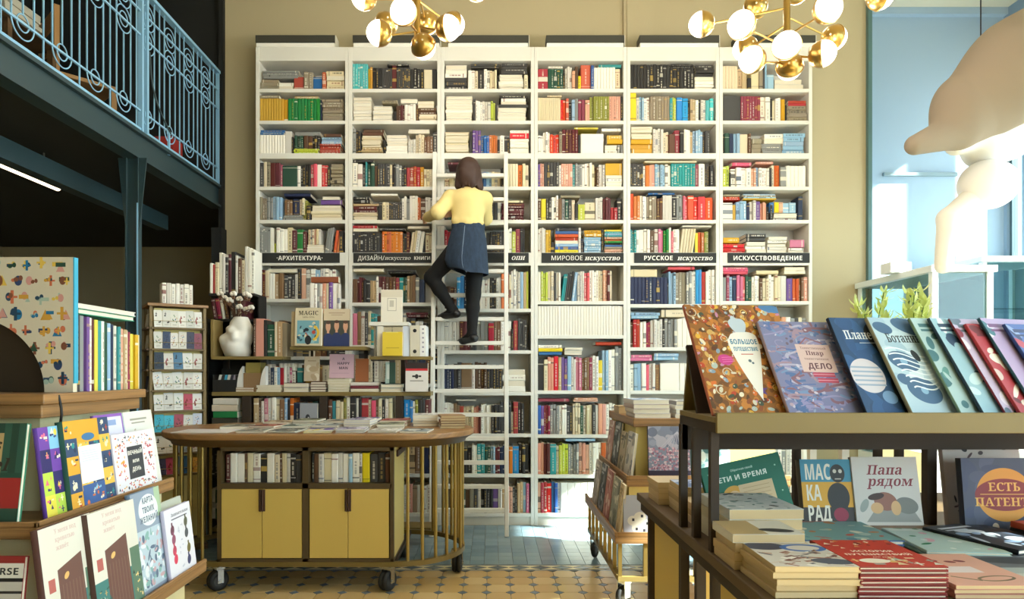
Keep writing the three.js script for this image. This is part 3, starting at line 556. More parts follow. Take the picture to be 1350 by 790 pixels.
// ---------------------------------------------------------------- the woman on the ladder
// distance field of tapered capsules joined smoothly, meshed on a grid
function capsules(list, cell, k = 0.02, pad = 0.05, cutFn) {
  const lo = V(1e9, 1e9, 1e9), hi = V(-1e9, -1e9, -1e9);
  for (const [a, b, ra, rb] of list) for (const [p, r] of [[a, ra], [b, rb]]) { lo.min(V(p.x - r, p.y - r, p.z - r)); hi.max(V(p.x + r, p.y + r, p.z + r)); }
  const c = V(0, 0, 0).addVectors(lo, hi).multiplyScalar(0.5), half = Math.max(hi.x - lo.x, hi.y - lo.y, hi.z - lo.z) / 2 + pad;
  const res = Math.min(150, Math.ceil(2 * half / cell) + 4);
  const mc = new MarchingCubes(res, new THREE.MeshStandardMaterial(), false, false, 160000);
  mc.isolation = 0;
  const size = mc.size, hs = mc.halfsize, pre = list.map(([a, b, ra, rb, sc]) => { const d = V(0, 0, 0).subVectors(b, a); return [a.x, a.y, a.z, d.x, d.y, d.z, d.lengthSq() || 1e-9, ra, rb - ra, sc || [1, 1, 1]]; });
  for (let z = 0; z < size; z++) for (let y = 0; y < size; y++) for (let x = 0; x < size; x++) {
    const X0 = c.x + (x - hs) / hs * half, Y0 = c.y + (y - hs) / hs * half, Z0 = c.z + (z - hs) / hs * half;
    let f = 1e3;
    for (const [ax, ay, az, dx, dy, dz, dd, ra, dr, sc] of pre) {
      const qx = X0 - ax, qy = Y0 - ay, qz = Z0 - az;
      const t = Math.max(0, Math.min(1, (qx * dx + qy * dy + qz * dz) / dd));
      const ex = (qx - dx * t) / sc[0], ey = (qy - dy * t) / sc[1], ez = (qz - dz * t) / sc[2];
      const d = (Math.sqrt(ex * ex + ey * ey + ez * ez) - ra - dr * t) * Math.min(sc[0], sc[1], sc[2]);
      const h = Math.max(0, Math.min(1, 0.5 + 0.5 * (d - f) / k));
      f = f >= 1e3 ? d : d * (1 - h) + f * h - k * h * (1 - h);
    }
    if (cutFn) f = Math.max(f, cutFn(X0, Y0, Z0));
    mc.field[x + y * size + z * size * size] = -f;
  }
  mc.update();
  const n = mc.count, p = new Float32Array(n * 3), nn = new Float32Array(n * 3);
  for (let i = 0; i < n; i++) { p[i * 3] = c.x + mc.positionArray[i * 3] * half; p[i * 3 + 1] = c.y + mc.positionArray[i * 3 + 1] * half; p[i * 3 + 2] = c.z + mc.positionArray[i * 3 + 2] * half; for (let q = 0; q < 3; q++) nn[i * 3 + q] = mc.normalArray[i * 3 + q]; }
  const g = new THREE.BufferGeometry(); g.setAttribute('position', new THREE.BufferAttribute(p, 3)); g.setAttribute('normal', new THREE.BufferAttribute(nn, 3));
  return g;
}
function loft(rings) {                                  // rings: arrays of points, closed round
  const g = new THREE.BufferGeometry(), p = [], ix = [], n = rings[0].length;
  rings.forEach((r) => r.forEach((v) => p.push(v.x, v.y, v.z)));
  for (let j = 0; j + 1 < rings.length; j++) for (let i = 0; i < n; i++) { const a = j * n + i, b = j * n + (i + 1) % n; ix.push(a, b, b + n, a, b + n, a + n); }
  g.setAttribute('position', new THREE.Float32BufferAttribute(p, 3)); g.setIndex(ix); g.computeVertexNormals();
  return g;
}
{
  const root = thing('person', 'woman in yellow sweater, denim skirt and black tights, seen from behind climbing the ladder', 'person', [P(618, 452, 5.42).x, 0, -5.42]);
  const off = V(-root.position.x, 0, 5.42);
  const A = (px, py, d) => P(px, py, d).add(off);
  const head = A(618, 227, 5.36), neck = A(619, 249, 5.36), chest = A(617, 268, 5.34), waist = A(617, 297, 5.33), pelvis = A(617, 318, 5.34);
  const sL = A(594, 261, 5.36), sR = A(639, 263, 5.35), eL = A(577, 280, 5.25), hL = A(563, 287, 5.52);
  const eR = A(640, 288, 5.50), hR = A(600, 283, 5.53);
  const hipL = A(607, 325, 5.34), hipR = A(627, 325, 5.35), kL = A(569, 366, 5.43), aL = A(598, 410, 5.42), tL = A(586, 416, 5.50);
  const kR = A(624, 388, 5.38), aR = A(622, 442, 5.36), tR = A(611, 449, 5.46);
  const skin = mat('#d9a98a', 0.55), mid = (a, b, t) => V(0, 0, 0).lerpVectors(a, b, t);
  const bones = [
    [V(head.x, head.y + 0.012, head.z + 0.005), V(head.x, head.y - 0.03, head.z - 0.015), 0.088, 0.066], [neck, V(head.x, head.y - 0.05, head.z), 0.047, 0.045],
    [V(head.x - 0.01, head.y - 0.01, head.z - 0.085), V(head.x - 0.01, head.y - 0.022, head.z - 0.098), 0.012, 0.012],
    [sL, sR, 0.045, 0.045], [chest, waist, 0.108, 0.088, [1.12, 1, 0.8]], [waist, pelvis, 0.09, 0.115, [1.12, 1, 0.85]],
    [sL, eL, 0.044, 0.036], [eL, hL, 0.035, 0.022], [sR, eR, 0.044, 0.036], [eR, hR, 0.035, 0.022],
    [hipL, kL, 0.082, 0.054], [kL, aL, 0.053, 0.033], [hipR, kR, 0.082, 0.054], [kR, aR, 0.053, 0.033],
    [aL, tL, 0.034, 0.026], [aR, tR, 0.034, 0.026],
  ];
  // hands: a palm, four fingers and a thumb closing on what they hold
  const handGeo = (w, e, side) => {
    const f = V(0, 0, 0).subVectors(w, e).normalize(), up = V(0, 1, 0), s = V(0, 0, 0).crossVectors(f, up).normalize(), u = V(0, 0, 0).crossVectors(s, f);
    const at = (a, b, c) => w.clone().addScaledVector(f, a).addScaledVector(s, b).addScaledVector(u, c), L = [];
    L.push([w, at(0.05, 0, 0), 0.022, 0.03, [1, 1, 0.8]], [at(0.06, 0, 0.02), at(0.07, 0, -0.022), 0.016, 0.014]);
    [[0.03, 0.036], [0.011, 0.040], [-0.009, 0.037], [-0.027, 0.029]].forEach(([c, len], i) => { const a = at(0.078, 0, c), b = at(0.078 + len, side * 0.006, c * 1.05), d = at(0.078 + len + 0.012, side * 0.032, c); L.push([a, b, 0.0092, 0.0082], [b, d, 0.0082, 0.007]); });
    L.push([at(0.028, side * 0.004, 0.026), at(0.056, side * 0.024, 0.044), 0.011, 0.009], [at(0.056, side * 0.024, 0.044), at(0.08, side * 0.034, 0.036), 0.009, 0.0075]);
    return capsules(L, 0.004, 0.006, 0.02);
  };
  part('body', [capsules(bones, 0.0135, 0.03), handGeo(hL, eL, 1), handGeo(hR, eR, -1)], skin, root);
  const knit = new THREE.MeshStandardMaterial({ color: new THREE.Color('#dcc684'), roughness: 0.85, bumpMap: noiseTex(128, 128, [128, 128, 128], 0.5, 31), bumpScale: 0.001 });
  const hemY = waist.y - 0.03;
  part('sweater', capsules([
    [A(619, 253, 5.36), V(neck.x, neck.y - 0.035, neck.z), 0.055, 0.075], [sL, sR, 0.06, 0.06], [mid(sL, chest, 0.5), mid(sR, chest, 0.5), 0.075, 0.075], [chest, V(waist.x, waist.y - 0.02, waist.z), 0.125, 0.104, [1.14, 1, 0.84]],
    [sL, eL, 0.062, 0.055], [eL, mid(eL, hL, 0.9), 0.054, 0.036], [sR, eR, 0.062, 0.055], [eR, mid(eR, hR, 0.9), 0.054, 0.036],
    [mid(eL, hL, 0.84), mid(eL, hL, 0.92), 0.036, 0.035], ...[0, 1, 2, 3, 4, 5, 6].map((q) => [A(600 + q * 5.3, 291 + (q % 2) * 2, 5.25 + Math.abs(q - 3) * 0.012), A(604 + q * 5.3, 294 - (q % 3) * 2, 5.25 + Math.abs(q - 3) * 0.012), 0.016, 0.013]), [A(606, 281, 5.30), A(601, 290, 5.30), 0.03, 0.03],
  ], 0.012, 0.028, 0.05, (x, y) => hemY - y), knit, root);
  const black = mat('#0b0b0d', 0.9);
  part('tights', capsules([[hipL, kL, 0.089, 0.06], [kL, mid(kL, aL, 0.35), 0.059, 0.054], [mid(kL, aL, 0.35), aL, 0.054, 0.037], [hipR, kR, 0.089, 0.06], [kR, mid(kR, aR, 0.35), 0.058, 0.053], [mid(kR, aR, 0.35), aR, 0.053, 0.037], [V(pelvis.x, pelvis.y + 0.02, pelvis.z), pelvis, 0.11, 0.118, [1.12, 1, 0.85]], [aL, tL, 0.036, 0.028], [aR, tR, 0.036, 0.028]], 0.0125, 0.025), black, root);
  // skirt: rings from the waistband to the hem, swung out over the lifted knee
  const denim = new THREE.MeshStandardMaterial({ map: srgbTex(noiseTex(256, 256, [34, 50, 70], 0.2, 41, 0.5)), roughness: 0.9 });
  const rings = [];
  const prof = [[296, 597, 637, 0.092], [304, 594, 639, 0.108], [316, 591, 641, 0.125], [330, 588, 642, 0.135], [345, 586, 643, 0.142], [357, 589, 643.5, 0.146], [362.5, 597, 643.5, 0.148]];
  prof.forEach(([py, a, b, dz], j) => {
    const ring = [];
    for (let q = 0; q < 48; q++) {
      const th = q / 48 * Math.PI * 2, cx = (X(a, 5.3) + X(b, 5.3)) / 2 + off.x, rx = (X(b, 5.3) - X(a, 5.3)) / 2, fold = 1 + Math.sin(th * 7 + 1) * 0.014 * j / 3;
      const lift = j > 3 ? Math.max(0, -Math.cos(th)) * (j - 3) * 0.016 : 0;
      ring.push(V(cx + Math.cos(th) * rx * fold, Y(py, 5.3) + lift, 0.085 + 0.005 * j + Math.sin(th) * dz * fold));
    }
    rings.push(ring);
  });
  const inner = rings.map((r) => { const c = r.reduce((s, v) => s.add(v), V(0, 0, 0)).multiplyScalar(1 / r.length); return r.map((v) => V(v.x + (c.x - v.x) * 0.04, v.y, v.z + (c.z - v.z) * 0.04)); }).reverse();
  const uvd = (g) => { const p = g.attributes.position, u = []; for (let i = 0; i < p.count; i++) u.push(Math.atan2(p.getZ(i) - 0.09, p.getX(i)) * 0.6, p.getY(i) * 3); g.setAttribute('uv', new THREE.Float32BufferAttribute(u, 2)); return g; };
  const sk = part('skirt', uvd(loft([...rings, ...inner].map((r) => r.slice().reverse()))), denim, root);
  part('waistband', uvd(loft([[295, 0.096], [302, 0.107]].map(([py, dz]) => Array.from({ length: 40 }, (_, q) => { const th = -q / 40 * Math.PI * 2; return V((X(596.5, 5.3) + X(637.5, 5.3)) / 2 + off.x + Math.cos(th) * ((X(638.5, 5.3) - X(595.5, 5.3)) / 2 + 0.004), Y(py, 5.3), 0.086 + Math.sin(th) * dz); })))), denim, sk);
  part('seam', new THREE.TubeGeometry(new THREE.CatmullRomCurve3(prof.map(([py, a, b, dz], j) => V(X(a + (b - a) * 0.42, 5.3) + off.x, Y(py, 5.3), 0.085 + 0.005 * j + dz * 0.985))), 20, 0.003, 5), mat('#6d7d92', 0.9), sk);
  // hair: a chin-length bob
  const hr = 'hair';
  part(hr, capsules([
    [V(head.x - 0.002, head.y + 0.028, head.z + 0.01), V(head.x - 0.004, head.y - 0.04, head.z + 0.02), 0.09, 0.086], [V(head.x - 0.052, head.y + 0.01, head.z), V(head.x - 0.082, head.y - 0.108, head.z), 0.05, 0.034],
    [V(head.x + 0.05, head.y + 0.01, head.z), V(head.x + 0.088, head.y - 0.128, head.z + 0.01), 0.05, 0.032], [V(head.x + 0.022, head.y - 0.02, head.z + 0.05), V(head.x + 0.034, head.y - 0.11, head.z + 0.055), 0.048, 0.03], [V(head.x - 0.03, head.y - 0.02, head.z + 0.05), V(head.x - 0.035, head.y - 0.092, head.z + 0.052), 0.048, 0.03],
    ...[0, 1, 2, 3, 4, 5, 6, 7, 8].map((q) => { const u = (q - 4) / 4; return [V(head.x + u * 0.06, head.y - 0.02, head.z + 0.075 - u * u * 0.05), V(head.x + u * 0.096 + 0.004, head.y - 0.118 - (q % 3) * 0.012, head.z + 0.07 - u * u * 0.06), 0.02, 0.008]; }),
  ], 0.006, 0.012, 0.03, (x, y, z) => (z < head.z - 0.055 ? (head.z - 0.055 - z) * 1.0 : -1)), new THREE.MeshStandardMaterial({ color: new THREE.Color('#3a241a'), roughness: 0.65 }), root);
  // shoes on the rungs
  for (const [a, t] of [[aL, tL], [aR, tR]]) {
    const f = V(t.x - a.x, 0, t.z - a.z).normalize();
    const sh = part('shoe', capsules([[V(a.x, a.y - 0.026, a.z).addScaledVector(f, -0.03), V(t.x, t.y - 0.004, t.z), 0.04, 0.034, [1, 0.85, 1]], [V(t.x, t.y - 0.004, t.z), V(t.x, t.y - 0.008, t.z).addScaledVector(f, 0.05), 0.034, 0.028, [1, 0.8, 1]]], 0.007, 0.015, 0.03), mat('#111114', 0.45), root);
    sh.userData.label = 'flat black shoe';
  }
}
// ---------------------------------------------------------------- near books with real covers
// {w, h, t}: width, height, thickness; art: a cover texture or a colour; the spine is at the local left edge, the front faces +z, the base edge at the back lies at the origin
const plainSide = (c) => mat(c, 0.65);
function nearBook(o) {
  const g = thing(o.name || 'book', o.label, o.category || 'book', [o.x, o.y, o.z], 0, o.group);
  g.rotation.set((o.flat ? -90 : -(o.lean || 0)) * D2R, (o.yaw || 0) * D2R, (o.roll || 0) * D2R, 'YXZ');
  const { w, h, t } = o, soft = o.soft || t < 0.007, b = soft ? Math.min(0.0012, t * 0.25) : 0.0028, over = soft ? 0.0006 : 0.003;
  const cov = plainSide(o.color || '#b9b2a2'), front = o.art ? (o.art.isTexture ? (o.artMat ??= new THREE.MeshStandardMaterial({ map: o.art, roughness: o.rough ?? 0.6 })) : plainSide(o.art)) : cov;
  part('front_cover', box(w, h, b, 0, h / 2, t - b / 2), [cov, cov, cov, cov, front, plainSide('#d9d3c4')], g);
  part('back_cover', box(w, h, b, 0, h / 2, b / 2), cov, g);
  const sp = plainSide(o.spine || o.color || '#b9b2a2');
  const S = new THREE.Shape(); S.moveTo(0, 0); S.lineTo(0, -t); S.quadraticCurveTo(soft ? -0.001 : -0.005, -t / 2, 0, 0);
  part('spine', new THREE.ExtrudeGeometry(S, { depth: h, bevelEnabled: false, curveSegments: 6 }).rotateX(-Math.PI / 2).translate(-w / 2, 0, 0), sp, g);
  part('page_block', box(w - over, h - 2 * over, t - 2 * b, -over / 2, h / 2, t / 2), o.pages === 'tan' ? M.paperTan : M.paper, g);
  return g;
}
const wrapLines = (c, s, x, y, lh) => s.split('\n').forEach((l, i) => c.fillText(l, x, y + i * lh));
function blobs(c, w, h, n, cols, r, a, b) { for (let i = 0; i < n; i++) { c.fillStyle = pick(cols, r); c.beginPath(); c.ellipse(r() * w, r() * h, RR(a, b, r), RR(a, b, r) * 0.7, r() * 3, 0, 7); c.fill(); } }
function icons(c, x0, y0, w, h, n, cols, r, s) {
  for (let i = 0; i < n; i++) {
    c.fillStyle = pick(cols, r); const x = x0 + r() * w, y = y0 + r() * h, k = Math.floor(r() * 5), q = s * RR(0.6, 1.3, r);
    c.beginPath();
    if (k === 0) c.rect(x - q, y - q * 0.4, q * 2, q * 0.8); else if (k === 1) c.ellipse(x, y, q * 0.8, q, 0, 0, 7); else if (k === 2) { c.moveTo(x, y - q); c.lineTo(x + q, y + q); c.lineTo(x - q, y + q); } else if (k === 3) { c.rect(x - q * 0.3, y - q * 1.2, q * 0.6, q * 2.4); c.rect(x - q, y - q * 0.2, q * 2, q * 0.4); } else { c.ellipse(x - q * 0.5, y, q * 0.6, q * 0.5, 0, 0, 7); c.ellipse(x + q * 0.6, y - q * 0.3, q * 0.5, q * 0.6, 0, 0, 7); }
    c.fill();
  }
}
// a simple row of spine-out books along a direction; dirs: yaw of the spines' normal
function spineRow(list, o) {
  const r = rngOf(o.seed); let u = 0; const n = {};
  const total = {}; list.forEach((s) => { const key = s.match(/^[a-zA-Z]/)[0]; total[key] = (total[key] || 0) + 1; });
  const cs = Math.cos(o.yaw || 0), sn = Math.sin(o.yaw || 0);
  for (const s of list) {
    const m = /^([a-zA-Z]):([\d.]+):([\d.]+)(\/)?$/.exec(s), key = m[1], w = +m[2] * o.k, h = +m[3] * o.k, c = jitter(INK[key][0], r, 0.05);
    n[key] = (n[key] || 0) + 1;
    if (o.stuff) {
      const g = spineBook(w - 0.0006, h, o.dep, c, r), E = new THREE.Euler(0, o.yaw || 0, m[4] ? o.lean || -0.12 : 0, 'YXZ'), Mx = new THREE.Matrix4().makeRotationFromEuler(E);
      Mx.setPosition(o.x + cs * (u + w / 2), o.y + (m[4] ? 0.17 * w / 2 : 0), o.z - sn * (u + w / 2)); rest.push(g.applyMatrix4(Mx)); u += w + (m[4] ? h * 0.03 : 0); continue;
    }
    const b = part('book', spineBook(w - 0.0006, h, o.dep * RR(0.85, 1, r), c, r), r() < 0.5 ? M.books : M.booksMatte, scene), z = -RR(0.0, 0.012, r);
    b.position.set(o.x + cs * (u + w / 2) + sn * z, o.y, o.z - sn * (u + w / 2) + cs * z); b.rotation.order = 'YXZ'; b.rotation.y = o.yaw || 0;
    if (m[4]) { b.rotation.z = o.lean || -0.12; b.position.y += Math.sin(Math.abs(b.rotation.z)) * w / 2; }
    tag(b, `${total[key] > 1 ? ORD[n[key] - 1] : 'only'} ${INK[key][1]} spine ${total[key] > 1 ? `from ${o.from || 'left'} ` : ''}${o.where}`, 'book', o.group);
    u += w + (m[4] ? h * 0.03 : 0);
  }
}

// ---------------------------------------------------------------- the stepped display near the left edge
const LX1 = -1.26, LX2 = -1.13, LXT = -1.35, LY1 = 0.895, LY2 = 0.572, LYT = 1.262;
{
  const t = thing('stepped_display', 'large stepped wooden book display with cream panels in the left corner', 'display stand', [-1.75, 0, -2.2]);
  const o = (g) => (Array.isArray(g) ? g : [g]).map((q) => q.translate(1.75, 0, 2.2));
  const L = -2.3;
  part('base_cabinet', o(rspan(L + 0.06, LX2 - 0.05, 0.05, LY2 - 0.03, -2.54, -1.75, 0.004)), M.cream, t);
  part('lower_body', o(span(L + 0.1, LX1 - 0.02, LY2 - 0.002, LY1 - 0.03, -2.56, -1.90)), M.cream, t);
  part('upper_body', o(span(L + 0.14, LXT - 0.06, LY1 - 0.002, LYT - 0.075, -2.57, -2.06)), M.cream, t);
  const ledge = (x1, y, zn, zf, lip) => {
    part('ledge', o([rspan(L, x1, y - 0.032, y, zf, zn, 0.004)]), M.wood, t);
    part('lip', o([rspan(x1 - 0.012, x1, y, y + lip, zf, zn, 0.003), rspan(L, x1, y, y + lip, zn - 0.012, zn, 0.003)]), M.wood, t);
  };
  ledge(LX2, LY2, -1.68, -2.62, 0.016); ledge(LX1, LY1, -1.83, -2.62, 0.016);
  part('top_board', o(rspan(L, LXT, LYT - 0.032, LYT, -2.58, -1.99, 0.004)), M.wood, t);
  part('cornice', o(rspan(L + 0.02, LXT - 0.02, LYT - 0.075, LYT - 0.0325, -2.57, -2.01, 0.004)), M.wood, t);
  part('cable', o(new THREE.TubeGeometry(new THREE.CatmullRomCurve3([V(-1.352, 1.257, -2.06), V(-1.345, 1.2, -2.065), V(-1.362, 1.12, -2.07), V(-1.37, 0.93, -2.08)]), 16, 0.004, 6)), M.rubber, t, 'thin black cable');
}
{
  // printed board with a quarter-round cut-out
  const t = thing('printed_board', 'white board printed with small drawings, a large arch cut out of its corner', 'board', [-1.70, LYT + 0.0005, -2.165]);
  const Hh = 0.44, S = new THREE.Shape();
  S.moveTo(0.34, 0); S.lineTo(0.34, Hh); S.lineTo(-0.36, Hh); S.lineTo(-0.36, 0); S.lineTo(-0.2406, 0); S.absarc(0.003, 0, 0.2436, Math.PI, 0, true); S.closePath();
  const r = rngOf(8), art = canvasTex(1024, 608, (c, w, h) => {
    c.fillStyle = '#cbc0aa'; c.fillRect(0, 0, w, h);
    for (let k = 0; k < 13; k++) for (let j = 0; j < 8; j++) icons(c, 24 + k * 76 + (j % 2) * 30, 24 + j * 74, 30, 22, 3, ['#1f6f9e', '#c9953a', '#274a3c', '#c56a4a', '#c98f86', '#2b3f68', '#d9b54d', '#9fb3a5', '#7b4a35', '#1f3f5a'], r, 20);
    c.fillStyle = '#cbc0aa'; c.fillRect(340, 80, 320, 110); c.strokeStyle = '#8a8578'; c.lineWidth = 3; for (let k = 0; k < 7; k++) { c.beginPath(); c.moveTo(350, 92 + k * 15); c.lineTo(640 - (k % 3) * 20, 92 + k * 15); c.stroke(); }
  });
  const g = new THREE.ExtrudeGeometry(S, { depth: 0.02, bevelEnabled: false, curveSegments: 32 });
  const p = g.attributes.position, uv = g.attributes.uv; for (let i = 0; i < p.count; i++) uv.setXY(i, (p.getX(i) + 0.36) / 0.7, p.getY(i) / Hh);
  part('board', g, [new THREE.MeshStandardMaterial({ map: art, roughness: 0.5 }), mat('#d3cab2', 0.5)], t);
  part('edge_strip', box(0.004, Hh - 0.03, 0.02, 0.342, Hh / 2 + 0.014, 0.01), mat('#3aa2c4', 0.5), t, 'turquoise edge of the board');
  part('dark_panel', box(0.62, 0.33, 0.008, -0.02, 0.166, -0.006), mat('#2c2010', 0.7), t, 'dark brown panel behind the arch');
}
spineRow(['d:19:123', 'g:11:122', 'u:8:121', 'w:9:120', 'm:8:119', 'y:9:118', 'a:9:117', 'w:8:117', 'q:12:116', 'l:9:115', 'v:10:114', 'W:8:112', 'a:9:111', 's:10:108', 't:10:107', 'c:10:106', 'M:8:104', 'y:11:101', 'Y:10:100', 'c:8:100'], { seed: 21, k: 0.0021, yaw: Math.PI / 2, x: -1.372, y: LYT + 0.0005, z: -2.178, dep: 0.22, where: 'among picture books behind the printed arch board', from: 'the board', group: 'picture books on the stepped display' });
nearBook({ w: 0.25, h: 0.34, t: 0.018, x: -1.50, y: 1.5225, z: -2.20, flat: true, yaw: 0, color: '#2c8f73', label: 'green book lying flat under a white one across the tall picture books', group: 'books lying on the picture books' });
nearBook({ w: 0.28, h: 0.36, t: 0.016, x: -1.51, y: 1.5412, z: -2.18, flat: true, color: '#d9d5cc', label: 'white book lying topmost across the tall picture books beside the column', group: 'books lying on the picture books' });

const artPurple = canvasTex(300, 380, (c, w, h) => { const r = rngOf(51), cols = ['#6a3f9e', '#b6cf4a', '#7fb8d8', '#2b2560', '#e0d24a']; for (let i = 0; i < 4; i++) for (let j = 0; j < 4; j++) { c.fillStyle = cols[(i * 2 + j * 3) % 5]; c.fillRect(i * w / 4, j * h / 4, w / 4 + 1, h / 4 + 1); icons(c, i * w / 4 + 18, j * h / 4 + 18, w / 4 - 36, h / 4 - 36, 4, ['#f0e6c8', '#e06a8a', '#2b2560', '#f2c84a'], r, 11); } });
const artPatch = canvasTex(420, 500, (c, w, h) => { const r = rngOf(52), cols = ['#d9a030', '#31476b', '#e2b54a', '#46648a']; for (let i = 0; i < 4; i++) for (let j = 0; j < 5; j++) { c.fillStyle = cols[(i + j) % 2 + ((i * j) % 2) * 2]; c.fillRect(i * w / 4, j * h / 5, w / 4 + 1, h / 5 + 1); icons(c, i * w / 4 + 20, j * h / 5 + 20, w / 4 - 40, h / 5 - 40, 4, ['#f0e0b4', '#b8452f', '#2c8a8a', '#1f2f4f', '#e8dcc0'], r, 13); } c.fillStyle = '#dfe3ea'; c.fillRect(w * 0.26, h * 0.3, w * 0.5, h * 0.42); c.fillStyle = '#d9a030'; c.fillRect(w * 0.25, 0, w * 0.5, h * 0.26); c.fillStyle = '#3a6f9e'; c.beginPath(); c.ellipse(w * 0.5, h * 0.2, 60, 22, 0, 0, 7); c.fill(); c.fillStyle = '#3b5c94'; c.fillRect(w * 0.26, h * 0.74, w * 0.5, h * 0.24); icons(c, w * 0.3, h * 0.77, w * 0.4, h * 0.18, 12, ['#e8dcc0', '#d9703a', '#8fc0d8'], r, 14); c.strokeStyle = '#a5abb8'; for (let k = 0; k < 5; k++) c.strokeRect(w * 0.32, h * 0.36 + k * 14, w * 0.36, 1); });
const artBlock = canvasTex(480, 400, (c, w, h) => { const r = rngOf(53); c.fillStyle = '#e2dfe3'; c.fillRect(0, 0, w, h); icons(c, 20, 25, w - 40, 60, 46, ['#c9563f', '#3b3b44', '#d99a3a', '#6a7f9e'], r, 8); icons(c, 20, h - 75, w - 40, 55, 46, ['#c9563f', '#b8424f', '#d99a3a', '#3b3b44'], r, 8); icons(c, 25, 90, 105, 220, 26, ['#d96a5a', '#b8424f', '#d99a3a'], r, 10); icons(c, w - 130, 90, 105, 220, 26, ['#d9703a', '#b8424f', '#3b3b44'], r, 10); c.fillStyle = '#3a3c42'; c.fillRect(150, 95, 180, 215); c.fillStyle = '#e6e3da'; c.textAlign = 'center'; c.font = 'bold 40px sans-serif'; wrapLines(c, 'ВЕЧНЫЙ\nили\nДЕНЬ', w / 2, 150, 56); });
const artPale = canvasTex(256, 320, (c, w, h) => { const r = rngOf(54); c.fillStyle = '#dcdcd4'; c.fillRect(0, 0, w, h); icons(c, 30, 60, w - 60, h - 100, 14, ['#6a6f5a', '#b0a890', '#4f5f4f'], r, 9); c.fillStyle = '#9a978c'; c.fillRect(50, 30, 150, 8); c.fillRect(60, 46, 120, 6); });
const artViolet = canvasTex(256, 320, (c, w, h) => { c.fillStyle = '#d8d6e6'; c.fillRect(0, 0, w, h); c.strokeStyle = '#8f5fb8'; c.lineWidth = 12; c.strokeRect(6, 6, w - 12, h - 12); c.fillStyle = '#8aa0cc'; c.fillRect(70, 24, 120, 22); c.fillStyle = '#b9cfd6'; c.fillRect(40, 120, 180, 130); });
const artBrown = canvasTex(420, 560, (c, w, h) => { const r = rngOf(55); c.fillStyle = '#d8d4c8'; c.fillRect(0, 0, w, h); c.fillStyle = '#3f7a78'; c.fillRect(0, h * 0.62, w, h * 0.38); c.fillStyle = '#5d7a66'; c.fillRect(w * 0.78, h * 0.45, w * 0.22, h * 0.55); c.fillStyle = '#6b4a42'; c.beginPath(); c.moveTo(w * 0.26, h); c.lineTo(w * 0.26, h * 0.37); c.lineTo(w * 0.74, h * 0.29); c.lineTo(w * 0.76, h); c.fill(); c.strokeStyle = '#8a6a5c'; c.lineWidth = 3; for (let k = 0; k < 7; k++) { c.beginPath(); c.moveTo(w * (0.33 + k * 0.065), h * 0.5); c.lineTo(w * (0.32 + k * 0.067), h); c.stroke(); } c.fillStyle = '#d9b06a'; c.beginPath(); c.ellipse(w * 0.42, h * 0.44, 22, 14, -0.5, 0, 7); c.fill(); blobs(c, w, h, 0, ['#fff'], r, 1, 2); c.fillStyle = '#c9aaa4'; c.font = 'bold 30px serif'; wrapLines(c, 'У меня под\nкроватью\nживёт', w * 0.28, h * 0.075, 38); c.fillStyle = '#b0605a'; c.fillRect(w * 0.08, h * 0.42, 50, 60); icons(c, 10, h * 0.68, w * 0.25, h * 0.28, 16, ['#e0ded2', '#2b5552', '#c9a060'], r, 11); icons(c, w * 0.8, h * 0.6, w * 0.18, h * 0.36, 12, ['#e2c98a', '#2b3f3c'], r, 9); });
const artMap = canvasTex(360, 540, (c, w, h) => { const r = rngOf(56); c.fillStyle = '#8f9db2'; c.fillRect(0, 0, w, h); c.fillStyle = '#a9c0a0'; c.fillRect(w * 0.8, 0, w * 0.2, h * 0.3); c.fillStyle = '#dfe6ea'; c.beginPath(); c.ellipse(w * 0.55, h * 0.2, 120, 85, 0, 0, 7); c.fill(); c.fillStyle = '#46566e'; c.font = 'bold 44px sans-serif'; c.textAlign = 'center'; wrapLines(c, 'КАРТА\nТВОИХ\nЖЕЛАНИЙ', w * 0.55, h * 0.13, 50); c.fillStyle = '#b7c9d6'; c.fillRect(20, h * 0.38, w - 40, h * 0.58); blobs(c, w, h * 0.5, 0, ['#fff'], r, 1, 2); for (let k = 0; k < 70; k++) { c.fillStyle = pick(['#dfe6ea', '#7f94ac', '#c9a6ac', '#88b3b0', '#5d6f88'], r); c.beginPath(); c.ellipse(RR(40, w - 40, r), RR(h * 0.42, h * 0.93, r), RR(6, 24, r), RR(8, 34, r), r() * 3, 0, 7); c.fill(); } });
const artFashion = canvasTex(380, 480, (c, w, h) => { const r = rngOf(57); c.fillStyle = '#e0e0ea'; c.fillRect(0, 0, w, h); c.fillStyle = '#4a4a5c'; c.font = 'italic bold 30px serif'; c.fillText('Занимательная', 90, 60); c.fillStyle = '#6a6a7c'; c.fillRect(90, 76, 230, 8); [[90, 150, '#6b3f52'], [95, 215, '#8f4f6a'], [90, 290, '#b8405a'], [95, 350, '#d9405f'], [290, 130, '#5a5a48'], [285, 210, '#4a4f55'], [295, 320, '#6a6030'], [280, 400, '#3b3f66']].forEach(([x, y, q]) => { c.fillStyle = q; c.beginPath(); c.ellipse(x, y, 26, 34, 0.4, 0, 7); c.fill(); c.fillRect(x - 10, y - 52, 20, 30); }); icons(c, 150, 130, 90, 300, 12, ['#c7c7d6', '#b3b8cc'], r, 10); });
